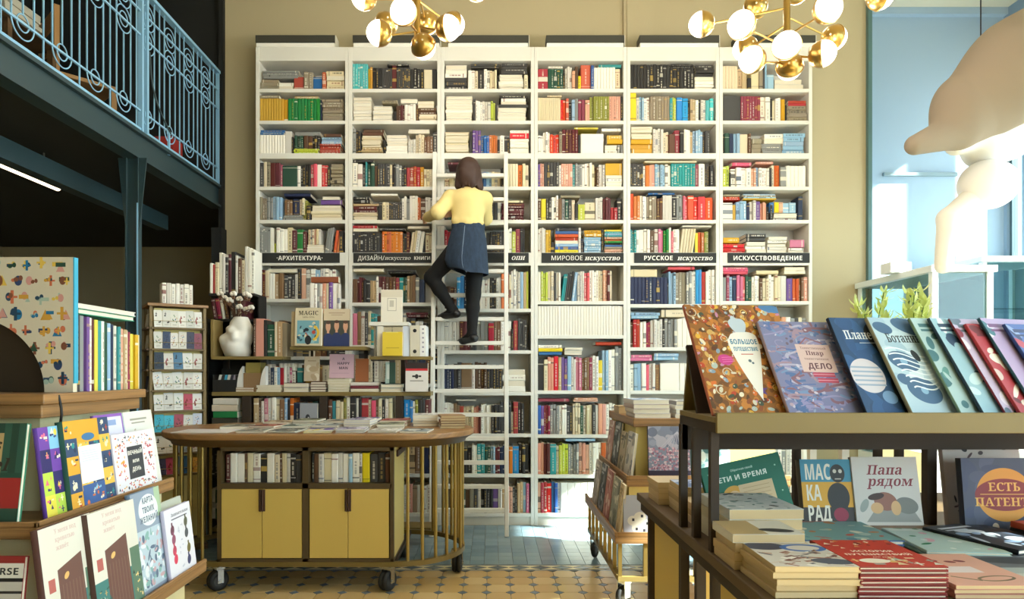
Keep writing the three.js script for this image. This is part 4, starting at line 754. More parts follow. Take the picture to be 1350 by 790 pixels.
const artCook = canvasTex(300, 380, (c, w, h) => { c.fillStyle = '#27493a'; c.fillRect(0, 0, w, h); for (let k = 0; k < 12; k++) { c.fillStyle = k % 2 ? '#2f5546' : '#234034'; c.fillRect(k * w / 12, 0, w / 12, h * 0.5); } c.fillStyle = '#b99a6a'; c.fillRect(0, h * 0.1, w * 0.75, h * 0.45); c.fillStyle = '#30241a'; c.font = 'italic bold 64px serif'; c.fillText('es', w * 0.5, h * 0.28); c.fillText('...el', w * 0.44, h * 0.48); c.fillStyle = '#a02a26'; c.fillRect(w * 0.6, h * 0.55, w * 0.4, h * 0.3); c.fillStyle = '#c9a27a'; c.beginPath(); c.ellipse(w * 0.35, h * 0.85, 90, 60, 0, 0, 7); c.fill(); c.fillStyle = '#5a1f1a'; c.beginPath(); c.ellipse(w * 0.5, h * 0.92, 50, 40, 0, 0, 7); c.fill(); });
const artHorse = canvasTex(320, 400, (c, w, h) => { c.fillStyle = '#8a2622'; c.fillRect(0, 0, w, 26); c.fillStyle = '#d8d2c6'; c.fillRect(0, 26, w, 58); c.fillStyle = '#1c1a18'; c.font = 'bold 37px sans-serif'; c.textAlign = 'right'; c.fillText('RE HORSE', w - 14, 71); c.fillRect(0, 84, w, 14); c.fillRect(0, 134, w, 10); c.fillStyle = '#bdb6aa'; c.fillRect(0, 98, w, 36); c.fillRect(0, 144, w, h); c.fillStyle = '#5a3f30'; c.beginPath(); c.ellipse(w * 0.7, h * 0.72, 90, 110, 0.4, 0, 7); c.fill(); c.fillStyle = '#e0d8cc'; c.beginPath(); c.ellipse(w * 0.5, h * 0.62, 46, 70, 0.2, 0, 7); c.fill(); });
// facing right on the two ledges: yaw 90 turns the cover towards +x, the spine edge nearer the camera
const lf = (o) => nearBook({ yaw: 90, lean: 7, group: 'picture books on the stepped display', ...o });
const L1x = LX1 - 0.038, L2x = LX2 - 0.046;
lf({ w: 0.18, h: 0.27, t: 0.014, x: L1x - 0.006, y: LY1 + 0.001, z: -2.01, art: artPurple, color: '#5b3796', label: 'purple and lime chequered picture book, nearest on upper ledge of the stepped display' });
lf({ w: 0.235, h: 0.28, t: 0.024, x: L1x + 0.0, y: LY1 + 0.001, z: -2.128, art: artPatch, color: '#1f4f44', label: 'yellow and blue patchwork picture book with dark green spine on the upper ledge' });
lf({ w: 0.17, h: 0.285, t: 0.012, x: L1x - 0.024, y: LY1 + 0.001, z: -2.33, lean: 9, art: artViolet, color: '#8a5fae', label: 'white cover with violet border behind the patchwork book on the upper ledge' });
lf({ w: 0.2, h: 0.285, t: 0.014, x: L1x - 0.024, y: LY1 + 0.001, z: -2.52, lean: 9, art: artPale, color: '#c8d4d4', label: 'pale white cover with small sketches, farthest back on the upper ledge' });
lf({ w: 0.27, h: 0.215, t: 0.022, x: L1x + 0.002, y: LY1 + 0.001, z: -2.39, art: artBlock, color: '#c4bccc', label: 'white landscape picture book with a dark square title block on the upper ledge' });
lf({ w: 0.225, h: 0.335, t: 0.02, x: L2x - 0.006, y: LY2 + 0.001, z: -1.86, art: artBrown, color: '#5a3a34', label: 'brown door picture book nearest the camera on the lower ledge' });
lf({ w: 0.25, h: 0.335, t: 0.03, x: L2x + 0.0, y: LY2 + 0.001, z: -2.06, art: artBrown, color: '#4a3026', label: 'second brown door picture book with thick dark spine on the lower ledge' });
lf({ w: 0.19, h: 0.345, t: 0.018, x: L2x - 0.004, y: LY2 + 0.001, z: -2.29, art: artMap, color: '#6f86a0', label: 'grey blue picture book with white title bubble on the lower ledge' });
lf({ w: 0.2, h: 0.255, t: 0.014, x: L2x + 0.017, y: LY2 + 0.001, z: -2.465, art: artFashion, color: '#b9b6d0', label: 'white picture book with scattered small figures, rightmost on the lower ledge' });
lf({ w: 0.2, h: 0.27, t: 0.012, x: L2x - 0.02, y: LY2 + 0.001, z: -2.5, lean: 9, color: '#c2c4b4', label: 'plain pale book hidden behind the white figure book on the lower ledge' });
nearBook({ w: 0.25, h: 0.285, t: 0.018, x: -1.47, y: LY1 + 0.001, z: -1.885, lean: 9, yaw: 0, roll: 0, art: artCook, color: '#3f8a6c', label: 'dark green and red cookbook on the shaded front ledge of the stepped display', group: 'picture books on the stepped display' });
nearBook({ w: 0.27, h: 0.265, t: 0.018, x: -1.375, y: LY2 + 0.001, z: -1.735, lean: 8, art: artHorse, color: '#8a2622', label: 'white and red horse book on the low shaded front ledge', group: 'picture books on the stepped display' });
// ---------------------------------------------------------------- revolving card rack, turned a little to the right
{
  const yaw = 34 * D2R, cx = X(228, 4.95), cz = -4.98, W = 0.36, DP = 0.30, top = Y(404, 4.9);
  const t = thing('card_rack', 'tall wooden card rack with yellow back holding eight rows of greeting cards', 'card rack', [cx, 0, cz], yaw);
  part('core', box(W - 0.05, top - 0.12, DP - 0.06, 0, (top - 0.12) / 2 + 0.1, 0), M.yellowLight, t);
  for (const [x, z] of [[-W / 2, DP / 2], [W / 2, DP / 2], [-W / 2, -DP / 2], [W / 2, -DP / 2]]) part('post', rbox(0.022, top - 0.06, 0.022, x, (top - 0.06) / 2 + 0.05, z, 0.003), mat('#7a6336', 0.5), t);
  part('top_board', rbox(W + 0.05, 0.022, DP + 0.05, 0, top, 0, 0.004), M.wood, t);
  part('base', rbox(W + 0.04, 0.05, DP + 0.04, 0, 0.026, 0, 0.004), M.woodDark, t);
  const ys = [432, 460, 487, 514, 541, 569, 597, 625].map((p) => Y(p, 4.84));
  ys.forEach((y) => {
    part('ledge', rbox(W, 0.014, 0.05, 0, y - 0.008, DP / 2 + 0.004, 0.002), mat('#6b5428', 0.5), t);
    part('ledge', rbox(0.05, 0.014, DP, -W / 2 - 0.004, y - 0.008, 0, 0.002), M.woodDark, t);
    part('wire', [rod(V(-W / 2, y + 0.045, DP / 2 + 0.028), V(W / 2, y + 0.045, DP / 2 + 0.028), 0.0018, 6)], M.brassDull, t);
  });
  const r = rngOf(61), fill = [['#e6e2d8', '#d9d6cc', '#dfdcd0', '#e8e4da', '#d2d0c6', '#e0ded6'], ['#d9d6cc', '#3b4a66', '#e4e0d6', '#ddd8cc', '#40435a', '#8a4a5a'], ['#2c3a4a', '#dad6cc', '#4f7a9a', '#e4e2dc', '#d6d2c8'], ['#e6e4de', '#dedbd2', '#e2dfd8', '#d8d4ca', '#e6e2d8'], ['#e4e0d8', '#d9d5cc', '#e6e4dc', '#b84a5c', '#dedad0'], ['#3fb0c4', '#46b8cc', '#a84a5a', '#d8d4ca', '#c9ccd6'], ['#dfdbd2', '#e4e0d8', '#8f9aa6', '#d6d0c8'], ['#3a3350', '#b8405a', '#2f5a7a', '#d9a03a']];
  const tex = [0, 1, 2, 3].map((k) => canvasTex(96, 128, (c, w, h) => { const q = rngOf(70 + k); c.fillStyle = '#ffffff'; c.fillRect(0, 0, w, h); icons(c, 18, 24, w - 36, h - 52, [5, 9, 3, 12][k], [['#4a5a6a', '#a84a52'], ['#6a8f6a', '#c9a04a', '#3f5f8a'], ['#2a2a2e'], ['#b85a6a', '#d9a03a', '#5a8fb8']][k], q, [10, 7, 16, 6][k]); c.fillStyle = '#b8b4ac'; c.fillRect(24, h - 20, w - 48, 4); }));
  ys.forEach((y, i) => {
    const n = fill[i].length, cw = (W - 0.04) / n;
    fill[i].forEach((c, k) => {
      const hgt = RR(0.115, 0.13, r), g = new THREE.Group(); g.name = numbered('greeting_card'); scene.add(g);
      const m = new THREE.MeshStandardMaterial({ color: new THREE.Color(c), map: tex[(i * 3 + k * 2 + Math.floor(r() * 3)) % 4], roughness: 0.6 });
      const lx = -W / 2 + 0.02 + cw * (k + 0.5), o = V(lx, y, DP / 2 + 0.018).applyAxisAngle(V(0, 1, 0), yaw);
      g.position.set(cx + o.x, y + 0.0002, cz + o.z); g.rotation.set(-7 * D2R, yaw, 0, 'YXZ');
      const roll = RR(-0.05, 0.05, r) * (i === 3 ? 2.5 : 1), cg = box(cw * 0.97, hgt, 0.0025, 0, hgt / 2, 0).rotateZ(roll).translate(0, Math.abs(roll) * cw / 2, 0);
      part('card', cg, [m, m, m, m, m, mat('#e6e2d8', 0.7)], g); part('envelope', box(cw * 0.99, hgt * 0.97, 0.002, 0.001, hgt * 0.485, -0.004), mat('#d8d2c4', 0.8), g);
      tag(g, `${ORD[k]} greeting card from left in the ${ORD[i]} row down of the tall card rack`, 'greeting card', 'greeting cards on the tall rack');
    });
  });
  // cards on the left side of the rack
  [0, 1, 2, 3].forEach((i) => {
    const y = ys[i], o = V(-W / 2 - 0.016, y, 0.02).applyAxisAngle(V(0, 1, 0), yaw), g = new THREE.Group(); g.name = numbered('greeting_card'); scene.add(g);
    g.position.set(cx + o.x, y + 0.0002, cz + o.z); g.rotation.set(-6 * D2R, yaw - Math.PI / 2, 0, 'YXZ');
    part('card', box(0.12, 0.10, 0.003, 0, 0.05, 0), mat(['#d6d2c2', '#cfcabb', '#2c2c38', '#33364a'][i], 0.6), g); part('envelope', box(0.12, 0.097, 0.002, 0, 0.0485, -0.004), mat('#d8d2c4', 0.8), g);
    tag(g, `${['pale card in first row', 'pale card in second row', 'dark card in third row', 'dark card in fourth row'][i]} on the yellow left side of the card rack`, 'greeting card', 'greeting cards on the tall rack');
  });
  // white booklets standing on the rack
  const list = ['w:5:28', 'W:6:28', 'w:5:27', 'w:5:28', 'W:5:27', 'w:6:28', 'w:5:27'];
  spineRow(list, { seed: 63, k: 0.0057, yaw, x: cx - 0.10 * Math.cos(yaw) + 0.09 * Math.sin(yaw), y: top + 0.0115, z: cz + 0.10 * Math.sin(yaw) + 0.09 * Math.cos(yaw), dep: 0.13, where: 'among white booklets on top of the card rack', group: 'white booklets on the card rack' });
}

// ---------------------------------------------------------------- tall narrow black shelf left of the bookcases
const DS = 5.2, kS = DS / FOCAL;
{
  const x0 = X(274, DS), x1 = X(336, DS);
  const t = thing('shelf_unit', 'narrow black shelf unit with books in the dark corner left of the bookcases', 'shelf', [x0, 0, -DS]);
  const w = x1 - x0;
  for (const py of [387, 421, 470, 517, 567, 627, 684]) part('shelf', span(0.012, w, Y(py, DS) - 0.02, Y(py, DS), -0.26, 0.01), M.matteBlack, t);
  part('side_panel', span(0, 0.012, 0, Y(421, DS), -0.26, 0.01), M.matteBlack, t);
  part('back_panel', span(0.012, w, 0.05, Y(387, DS), -0.27, -0.262), M.matteBlack, t);
  part('right_support', span(w - 0.012, w, 0, Y(387, DS) - 0.02, -0.26, -0.1), M.matteBlack, t);
  spineRow(['w:4:40', 'r:3:38', 'c:5:41', 'w:4:54', 'W:4:52', 'd:4:48', 'm:4:52', 'k:6:55', 'W:3:50', 'n:5:46', 'c:4:44', 'W:4:62', 'w:5:60', 'w:4:58'], { seed: 64, k: kS, x: x0 + 0.014, y: Y(387, DS) + 0.0005, z: -DS + 0.002, dep: 0.2, where: 'on the top of the narrow black shelf', group: 'books on the narrow black shelf' });
  spineRow(['m:5:26/', 'M:5:27/', 'w:4:25/', 'n:4:24/', 'k:6:26', 'd:5:26', 'c:4:27', 'm:5:25'], { stuff: true, seed: 65, k: kS, x: x0 + 0.046, y: Y(421, DS) + 0.0005, z: -DS + 0.002, dep: 0.2, lean: 0.16, where: 'on the second board of the narrow black shelf', group: 'books on the narrow black shelf' });
  spineRow(['k:6:36', 'd:5:34', 'n:6:38', 'k:7:36', 'm:5:35', 'd:6:36'], { stuff: true, seed: 66, k: kS, x: x0 + 0.018, y: Y(627, DS) + 0.0005, z: -DS + 0.002, dep: 0.2, where: 'low on the narrow black shelf behind the cart', group: 'books on the narrow black shelf' });
  spineRow(['w:3:38', 'W:4:40', 'q:3:38', 'e:4:40', 'w:3:39', 'k:5:36', 'd:6:38', 'A:4:36'], { stuff: true, seed: 67, k: kS, x: x0 + 0.018, y: Y(684, DS) + 0.0005, z: -DS + 0.002, dep: 0.0001 + 0.2, where: 'in the lowest bay of the narrow black shelf', group: 'books on the narrow black shelf' });
}

// ---------------------------------------------------------------- olive metal etagere in front of the bookcases
const DE = 4.98, kE = DE / FOCAL, zE = -DE;
const XE = (p) => X(p, DE), YE = (p) => Y(p, DE);
const S1 = YE(517), S2 = YE(470), SC = YE(457), S0 = 0.83;
{
  const t = thing('display_shelf', 'long olive metal display shelf with dark posts standing in front of the bookcases', 'shelf', [XE(430), 0, zE]);
  const cx = XE(430), b = (x0, x1, y0, y1, z0 = -0.2, z1 = 0.0, r = 0.003) => rspan(XE(x0) - cx, XE(x1) - cx, y0, y1, z0, z1, r);
  part('shelf', b(279, 568, S1 - 0.03, S1), M.olive, t);
  part('shelf', b(278, 373, S2 - 0.024, S2), M.olive, t);
  part('shelf', b(487, 568, S2 - 0.024, S2), M.olive, t);
  part('shelf', b(383, 482, SC - 0.026, SC, -0.2, 0.02), M.olive, t);
  part('shelf', b(279, 568, S0 - 0.03, S0), M.olive, t);
  part('shelf', b(279, 568, 0.12, 0.15), M.olive, t);
  part('side_panel', b(276, 280.5, S2 + 0.0, YE(421), -0.19, -0.02), mat('#8a7342', 0.55), t);
  for (const [a, c] of [[319, 330], [421, 431], [521, 531]]) part('post', [b(a, c, S0, S1 - 0.031, -0.06, -0.004), b(a, c, 0.1505, S0 - 0.031, -0.06, -0.004)], M.bronze, t);
  for (const [a, c, y] of [[474, 479, SC - 0.027], [401, 404, SC - 0.027], [524, 530, S2 - 0.025], [500, 503, S2 - 0.025], [329, 332, S2 - 0.025], [288, 290, S2 - 0.025]]) part('post', b(a, c, S1, y, -0.195, -0.175), M.bronze, t);
  // raised back platforms for the things standing behind
  part('platform', b(396, 446, SC, YE(411), -0.2, -0.14), M.olive, t);
  part('platform', b(485, 538, YE(429), YE(424), -0.2, -0.04), M.white, t, 'white raised platform');
  for (const x of [488, 533]) part('platform_leg', b(x, x + 3, S2, YE(429) - 0.0004, -0.19, -0.15), M.white, t);
}
{
  // cotton branches in a white sculpted vase
  const v = thing('vase', 'white lumpy sculpted vase shaped like a head, holding cotton branches', 'vase', [XE(306), S2 + 0.0005, zE - 0.11]);
  part('body', capsules([[V(-0.01, 0.085, 0), V(-0.005, 0.12, 0), 0.105, 0.1], [V(-0.075, 0.10, 0.02), V(-0.09, 0.13, 0.03), 0.045, 0.04], [V(0.04, 0.16, 0.0), V(0.045, 0.2, 0), 0.08, 0.075], [V(0, 0.24, 0), V(0.025, 0.27, 0), 0.06, 0.062], [V(-0.05, 0.03, 0), V(0.05, 0.03, 0), 0.045, 0.05], [V(0.0, 0.17, 0.08), V(0.01, 0.14, 0.09), 0.025, 0.02], [V(-0.03, 0.2, 0.06), V(-0.05, 0.21, 0.05), 0.025, 0.02]], 0.006, 0.03, 0.03, (x, y) => Math.max(-y, y - 0.305)), M.ceramic, v);
  const c = thing('cotton_branches', 'dry cotton branches with white bolls standing in the white vase', 'plant', [XE(306) - 0.01, S2 + 0.31, zE - 0.11]);
  const r = rngOf(71), stem = mat('#5a3d2a', 0.8), boll = mat('#e8e0d2', 0.95), husk = mat('#6b4a32', 0.8);
  for (let k = 0; k < 12; k++) {
    const a = k / 12 * 6.28, e = V(Math.cos(a) * RR(0.04, 0.135, r), RR(0.03, 0.22, r), Math.sin(a) * 0.06);
    part('stem', new THREE.TubeGeometry(new THREE.CatmullRomCurve3([V(Math.cos(a) * 0.012, -0.12, Math.sin(a) * 0.012), V(e.x * 0.3, e.y * 0.3, e.z * 0.4), e]), 8, 0.003, 5), stem, c);
    const b = part('boll', [[-1, -1], [1, -1], [-1, 1], [1, 1]].map(([p, q]) => new THREE.SphereGeometry(0.016, 8, 6).translate(e.x + p * 0.009, e.y + 0.012 + p * q * 0.003, e.z + q * 0.009)), boll, c);
    part('husk', [0, 1, 2, 3].map((q) => new THREE.ConeGeometry(0.008, 0.03, 5).translate(0, -0.004, 0.014).rotateX(0.5).rotateY(q * 1.57 + 0.78).translate(e.x, e.y - 0.006, e.z)), husk, b);
  }
}
const upBook = (px0, px1, pTop, y, z, color, art, label, o = {}) => nearBook({ w: (px1 - px0) * kE, h: (CY - pTop) * kE + EYE - y, t: 0.02, x: XE((px0 + px1) / 2), y: y + 0.0005, z, color, art, label, group: 'goods on the olive display shelf', lean: 4, ...o });
spineRow(['n:3:50', 's:11:50', 'k:4:48', 'q:10:42', 'c:3:46', 't:7:46', 'T:6:44'], { seed: 72, k: kE, x: XE(333), y: S2 + 0.0005, z: zE - 0.01, dep: 0.17, where: 'beside the white vase on the olive display shelf', group: 'goods on the olive display shelf' });
const artMagic = canvasTex(300, 420, (c, w, h) => { const r = rngOf(73); c.fillStyle = '#cdbf9f'; c.fillRect(0, 0, w, h); c.fillStyle = '#2a211a'; c.textAlign = 'center'; c.font = 'bold 64px serif'; c.fillText('MAGIC', w / 2, 80); c.font = '24px serif'; c.fillText('1400s-1950s', w / 2, 112); c.fillStyle = '#6fa0ac'; c.fillRect(24, 140, w - 48, h - 165); blobs(c, 1, 1, 0, ['#fff'], r, 1, 2); for (let k = 0; k < 40; k++) { c.fillStyle = pick(['#2f5a68', '#1c2a34', '#d9c9a0', '#8fb8bc', '#a8402f'], r); c.beginPath(); c.ellipse(RR(40, w - 60, r), RR(160, h - 50, r), RR(6, 22, r), RR(6, 26, r), r() * 3, 0, 7); c.fill(); } c.strokeStyle = '#d9b23a'; c.lineWidth = 26; c.beginPath(); c.arc(w * 0.62, h * 0.66, 78, -1.2, 1.3); c.stroke(); c.fillStyle = '#15161a'; c.beginPath(); c.ellipse(w * 0.5, h * 0.85, 36, 50, 0, 0, 7); c.fill(); });
const artTrio = canvasTex(320, 420, (c, w, h) => { c.fillStyle = '#c9b79a'; c.fillRect(0, 0, w, 130); c.fillStyle = '#a8927a'; c.fillRect(60, 40, 200, 12); c.fillRect(90, 64, 140, 9); c.fillStyle = '#3f4038'; c.fillRect(0, 130, w, h); c.fillStyle = '#22305c'; c.fillRect(0, h * 0.72, w, h); [[55, 200], [160, 190], [270, 195]].forEach(([x, y]) => { c.fillStyle = '#c9977a'; c.beginPath(); c.ellipse(x, y, 30, 55, 0, 0, 7); c.fill(); c.fillRect(x - 14, y + 30, 28, 60); c.fillStyle = '#22305c'; c.beginPath(); c.ellipse(x, y + 150, 62, 75, 0, 0, 7); c.fill(); c.fillStyle = '#4a3428'; c.beginPath(); c.ellipse(x, y - 46, 30, 18, 0, 0, 7); c.fill(); }); });
upBook(391, 425.5, 407, SC, zE + 0.0, '#b8a47c', artMagic, 'thick book reading MAGIC with a crescent moon on its cover, on the middle platform', { t: 0.05, spine: '#a98f5f' });
upBook(427, 461, 407.5, SC, zE - 0.005, '#8f7a62', artTrio, 'book with three people in navy on its cover beside the MAGIC book');
upBook(384, 390.5, 411, SC, zE - 0.02, '#c9b48c', null, 'narrow tan book standing left of the MAGIC book', { t: 0.03 });
spineRow(['w:6:41', 'w:4:40', 'g:3:41', 'W:4:40', 's:5:41', 'c:4:40', 'u:5:42', 'w:6:41', 'W:4:40'], { seed: 74, k: kE, x: XE(401), y: YE(411) + 0.0005, z: zE - 0.145, dep: 0.05, where: 'in white row standing above the MAGIC book', group: 'white books above the middle platform' });
const artFrame = canvasTex(200, 300, (c, w, h) => { c.fillStyle = '#ddd6c6'; c.fillRect(0, 0, w, h); c.fillStyle = '#cfc6b2'; c.fillRect(0, 0, w, 70); c.strokeStyle = '#8f897c'; c.lineWidth = 4; c.strokeRect(62, 80, 80, 116); c.fillStyle = '#b9b2a2'; c.fillRect(80, 100, 40, 60); });
upBook(500, 528.5, 380.5, YE(424), zE - 0.1, '#d8d1c1', artFrame, 'tall cream book with small square drawing on the white raised platform', { t: 0.03 });
const artYellow = canvasTex(128, 180, (c, w, h) => { c.fillStyle = '#dcbf34'; c.fillRect(0, 0, w, h); c.fillStyle = '#b89a24'; c.fillRect(24, 118, 84, 6); c.fillStyle = '#e8d87a'; c.fillRect(20, 0, 80, 5); });
upBook(505, 531, 438.5, S2, zE - 0.015, '#d2b22c', artYellow, 'thick bright yellow book standing under the white raised platform', { t: 0.05 });
upBook(496, 504, 430, S2, zE - 0.06, '#ddd6c4', null, 'narrow cream book left of the bright yellow book', { t: 0.03 });
upBook(530.5, 539, 430, S2, zE - 0.05, '#c4ccda', null, 'narrow pale blue book right of the bright yellow book', { t: 0.03 });
{
  const t = thing('binder', 'beige binder with two round finger holes on the olive display shelf', 'binder', [XE(546.5), S2 + 0.0005, zE - 0.02]);
  const w = 13 * kE, h = 41 * kE;
  part('spine_board', rbox(w, h, 0.006, 0, h / 2, 0, 0.002), mat('#cfc7b4', 0.6), t);
  for (const s of [-1, 1]) part('cover_board', box(0.003, h, 0.22, s * (w / 2 - 0.0015), h / 2, -0.113), mat('#c9c0ac', 0.6), t);
  for (const y of [0.16, 0.83]) { part('finger_hole', cyl(0.014, 0.014, 0.003, 0, 0, 0, 20).rotateX(Math.PI / 2).translate(0, h * y, 0.004), mat('#1d1b19', 0.6), t); }
  const q = thing('binder', 'white binder with small grey marks down its spine on the olive display shelf', 'binder', [XE(557), S2 + 0.0005, zE - 0.02]), w2 = 7.6 * kE;
  part('spine_board', rbox(w2, h, 0.006, 0, h / 2, 0, 0.002), mat('#e6e4e2', 0.6), q);
  for (const s of [-1, 1]) part('cover_board', box(0.003, h, 0.22, s * (w2 / 2 - 0.0015), h / 2, -0.113), mat('#dedcd8', 0.6), q);
  part('label_marks', [0.15, 0.3, 0.45, 0.6, 0.75, 0.88].map((y) => box(0.014, 0.012, 0.001, 0.002, h * y, 0.0035)), mat('#8d8a9a', 0.7), q);
}
// on the long shelf
{
  const t = thing('magazine_box', 'black open box of small bright booklets, left end of the olive display shelf', 'box', [XE(295), S1 + 0.0005, zE - 0.09]);
  const w = 30 * kE, h = 16 * kE;
  part('front', box(w, h, 0.004, 0, h / 2, 0.08), M.matteBlack, t); part('back', box(w, h * 1.9, 0.004, 0, h * 0.95, -0.08), M.matteBlack, t);
  for (const s of [-1, 1]) part('side', box(0.004, h * 1.4, 0.16, s * w / 2, h * 0.7, 0), M.matteBlack, t);
  part('bottom', box(w, 0.004, 0.16, 0, 0.002, 0), M.matteBlack, t);
  ['#d8d4cc', '#2f2c2a', '#3a9cc0', '#d9d6d0', '#3c3a48', '#b9b2c4'].forEach((c, k) => { const b = part('booklet', box(0.018, 0.12, 0.1, 0, 0.06, 0).rotateZ(-0.25), mat(c, 0.6), scene); b.position.set(XE(295) - 0.07 + k * 0.0225, S1 + 0.012, zE - 0.09); tag(b, `${ORD[k]} booklet from left tucked in the black box on the display shelf`, 'booklet', 'booklets in the black box'); });
  const k1 = thing('carton', 'plain kraft carton with an olive lid on the olive display shelf', 'box', [XE(331), S1 + 0.0005, zE - 0.1]);
  part('body', rbox(24 * kE, 25 * kE, 0.15, 0, 12.5 * kE, 0, 0.003), mat('#8a6c48', 0.8), k1); part('lid', rbox(20 * kE, 14 * kE, 0.12, 0, 32 * kE, 0, 0.003), mat('#8d7c3e', 0.6), k1);
}
{
  // two white curved file holders
  [[310.5, 0], [341, 1]].forEach(([p, k]) => {
    const t = thing('file_holder', k ? 'white curved file holder beside the row of pale spines' : 'white curved file holder beside the black booklet box', 'file holder', [XE(p), S1 + 0.0005, zE - 0.02 + k * 0.001]);
    const S = new THREE.Shape(); S.moveTo(0, 0); S.lineTo(8 * kE, 0); S.lineTo(8 * kE, 34 * kE); S.quadraticCurveTo(1 * kE, 26 * kE, 0, 0);
    part('side', new THREE.ExtrudeGeometry(S, { depth: 0.003, bevelEnabled: false, curveSegments: 12 }), mat('#dcd9d2', 0.5), t);
    part('side', new THREE.ExtrudeGeometry(S, { depth: 0.003, bevelEnabled: false, curveSegments: 12 }).translate(0, 0, -0.06), mat('#dcd9d2', 0.5), t);
    part('back', box(0.003, 34 * kE, 0.06, 8 * kE, 17 * kE, -0.027), mat('#d2cfc8', 0.5), t);
  });
}
spineRow(['v:5:32', 'w:4:33', 'l:4:32', 'r:5:32', 'w:4:34', 'W:4:33', 'p:3:32', 'w:5:34', 'k:2:28', 'a:8:32', 'k:3:26', 'Y:8:30'], { stuff: true, seed: 75, k: kE, x: XE(350), y: S1 + 0.0005 , z: zE - 0.11, dep: 0.06, where: 'in the back row on the long olive shelf', group: 'goods on the olive display shelf' });
const artCream = canvasTex(128, 180, (c, w, h) => { c.fillStyle = '#c3b094'; c.fillRect(0, 0, w, h); blobs(c, w, h, 6, ['#d9cdb8', '#b39c7c', '#cabba4'], rngOf(76), 14, 40); c.fillStyle = '#8a7458'; c.fillRect(30, 30, 70, 5); });
upBook(398, 418, 470, S1 + 14 * kE, zE - 0.07, '#c9b89c', artCream, 'beige cover standing on striped paperbacks on the long olive shelf', { t: 0.015 });
const artHappy = canvasTex(220, 240, (c, w, h) => { c.fillStyle = '#c7a4b0'; c.fillRect(0, 0, w, h); c.fillStyle = '#453846'; c.textAlign = 'center'; c.font = 'bold 36px sans-serif'; wrapLines(c, 'A\nHAPPY\nMAN', w * 0.58, 60, 46); c.strokeStyle = '#8a6f84'; c.strokeRect(20, 190, 160, 2); });
upBook(432, 464, 467, S1 + 18 * kE, zE - 0.07, '#b48f9f', artHappy, 'pink cover reading HAPPY MAN standing on the cream paperbacks');
upBook(466, 483, 473, S1 + 13 * kE, zE - 0.09, '#8f5433', '#96572f', 'plain brown cover standing right of the pink cover');
spineRow(['c:3:28', 'k:2:26', 'w:6:28', 'W:5:28', 'w:8:28'], { stuff: true, seed: 77, k: kE, x: XE(485), y: S1 + 13 * kE + 0.0005, z: zE - 0.1, dep: 0.07, where: 'standing right of the brown cover on the long olive shelf', group: 'goods on the olive display shelf' });
upBook(507, 520, 478, S1 + 11 * kE, zE - 0.05, '#6f9088', canvasTex(64, 128, (c, w, h) => { c.fillStyle = '#a9bdb4'; c.fillRect(0, 0, w, h); c.fillStyle = '#2f4f42'; c.fillRect(w * 0.4, 0, w, h); c.fillStyle = '#d6dcd4'; c.fillRect(8, 12, 18, 90); }), 'green and white cover standing on the teal paperbacks', { t: 0.014 });
const artPoster = canvasTex(200, 200, (c, w, h) => { c.fillStyle = '#dedad4'; c.fillRect(0, 0, w, h); c.fillStyle = '#2a1a18'; c.fillRect(0, 0, w, 46); c.fillStyle = '#c02a30'; c.fillRect(0, 40, w, 16); c.fillStyle = '#2e2c2c'; c.beginPath(); c.arc(w / 2, 95, 16, 0, 7); c.fill(); c.fillRect(60, 88, 24, 12); c.fillRect(118, 88, 24, 12); c.fillStyle = '#9a968e'; c.fillRect(40, 122, 120, 8); });
upBook(535, 564, 479, S1, zE - 0.03, '#c9c4bd', artPoster, 'white boxed set with red band near the right end of the long olive shelf', { t: 0.05 });
const pile = (px0, px1, n, pxH, y, z, cols, kind, where, o = {}) => {
  const r = rngOf(px0 * 7 + n), th = pxH * (o.k || kE) / n;
  for (let k = 0; k < n; k++) {
    const d = o.d || DE, ww = (px1 - px0) * (d / FOCAL) * RR(0.95, 1, r), c = new THREE.Color(cols[k % cols.length]);
    const b = part(kind, flatBook(ww, th - 0.0006, (o.dep || 0.15) * RR(0.94, 1, r), c, r, true, o.edge ?? true), M.booksMatte, scene);
    b.position.set(X((px0 + px1) / 2, d) + RR(-0.004, 0.004, r), y + 0.0005 + k * th, z + RR(-0.006, 0.006, r)); b.rotation.y = RR(-0.05, 0.05, r) * (o.loose ?? 1);
    tag(b, `${n === 1 ? '' : k === n - 1 ? 'top ' : k === 0 ? 'bottom ' : ORD[k] + ' lowest '}${o.word || 'paperback'} ${n === 1 ? '' : 'in pile '}${where}`, kind, o.group || 'goods on the olive display shelf');
  }
};
pile(309, 334, 2, 6, S1, zE - 0.005, ['#a5764a', '#94673f'], 'book', 'in front of the kraft carton', { word: 'brown book', dep: 0.02 });
pile(337, 371, 3, 9, S1, zE - 0.005, ['#d6cdb6', '#cfc4aa', '#ddd5c2'], 'book', 'before the pale spines on the long olive shelf', { word: 'cream paperback', dep: 0.14 });
pile(373, 407, 2, 12, S1, zE - 0.005, ['#d8d0cf', '#4f3a34'], 'book', 'left of the striped paperbacks', { word: 'pale book', dep: 0.13 });
pile(408.5, 429.5, 4, 13.5, S1, zE - 0.004, ['#6a3a30', '#5a2f28'], 'book', 'under the beige cover on the long olive shelf', { word: 'striped paperback', dep: 0.15 });
pile(431, 461, 5, 17.5, S1, zE - 0.004, ['#ddd3b4', '#d6caa6'], 'book', 'under the pink cover on the long olive shelf', { word: 'cream paperback', dep: 0.15 });
pile(462, 499, 3, 12.5, S1, zE - 0.004, ['#d8cfbc', '#6e2630', '#d0c8c0'], 'book', 'under the brown cover on the olive shelf', { word: 'maroon white book', dep: 0.15, edge: false });
pile(501, 530, 2, 10.5, S1, zE - 0.004, ['#dcdcd8', '#2f5a5a'], 'book', 'under the green and white cover', { word: 'teal edged book', dep: 0.15 });
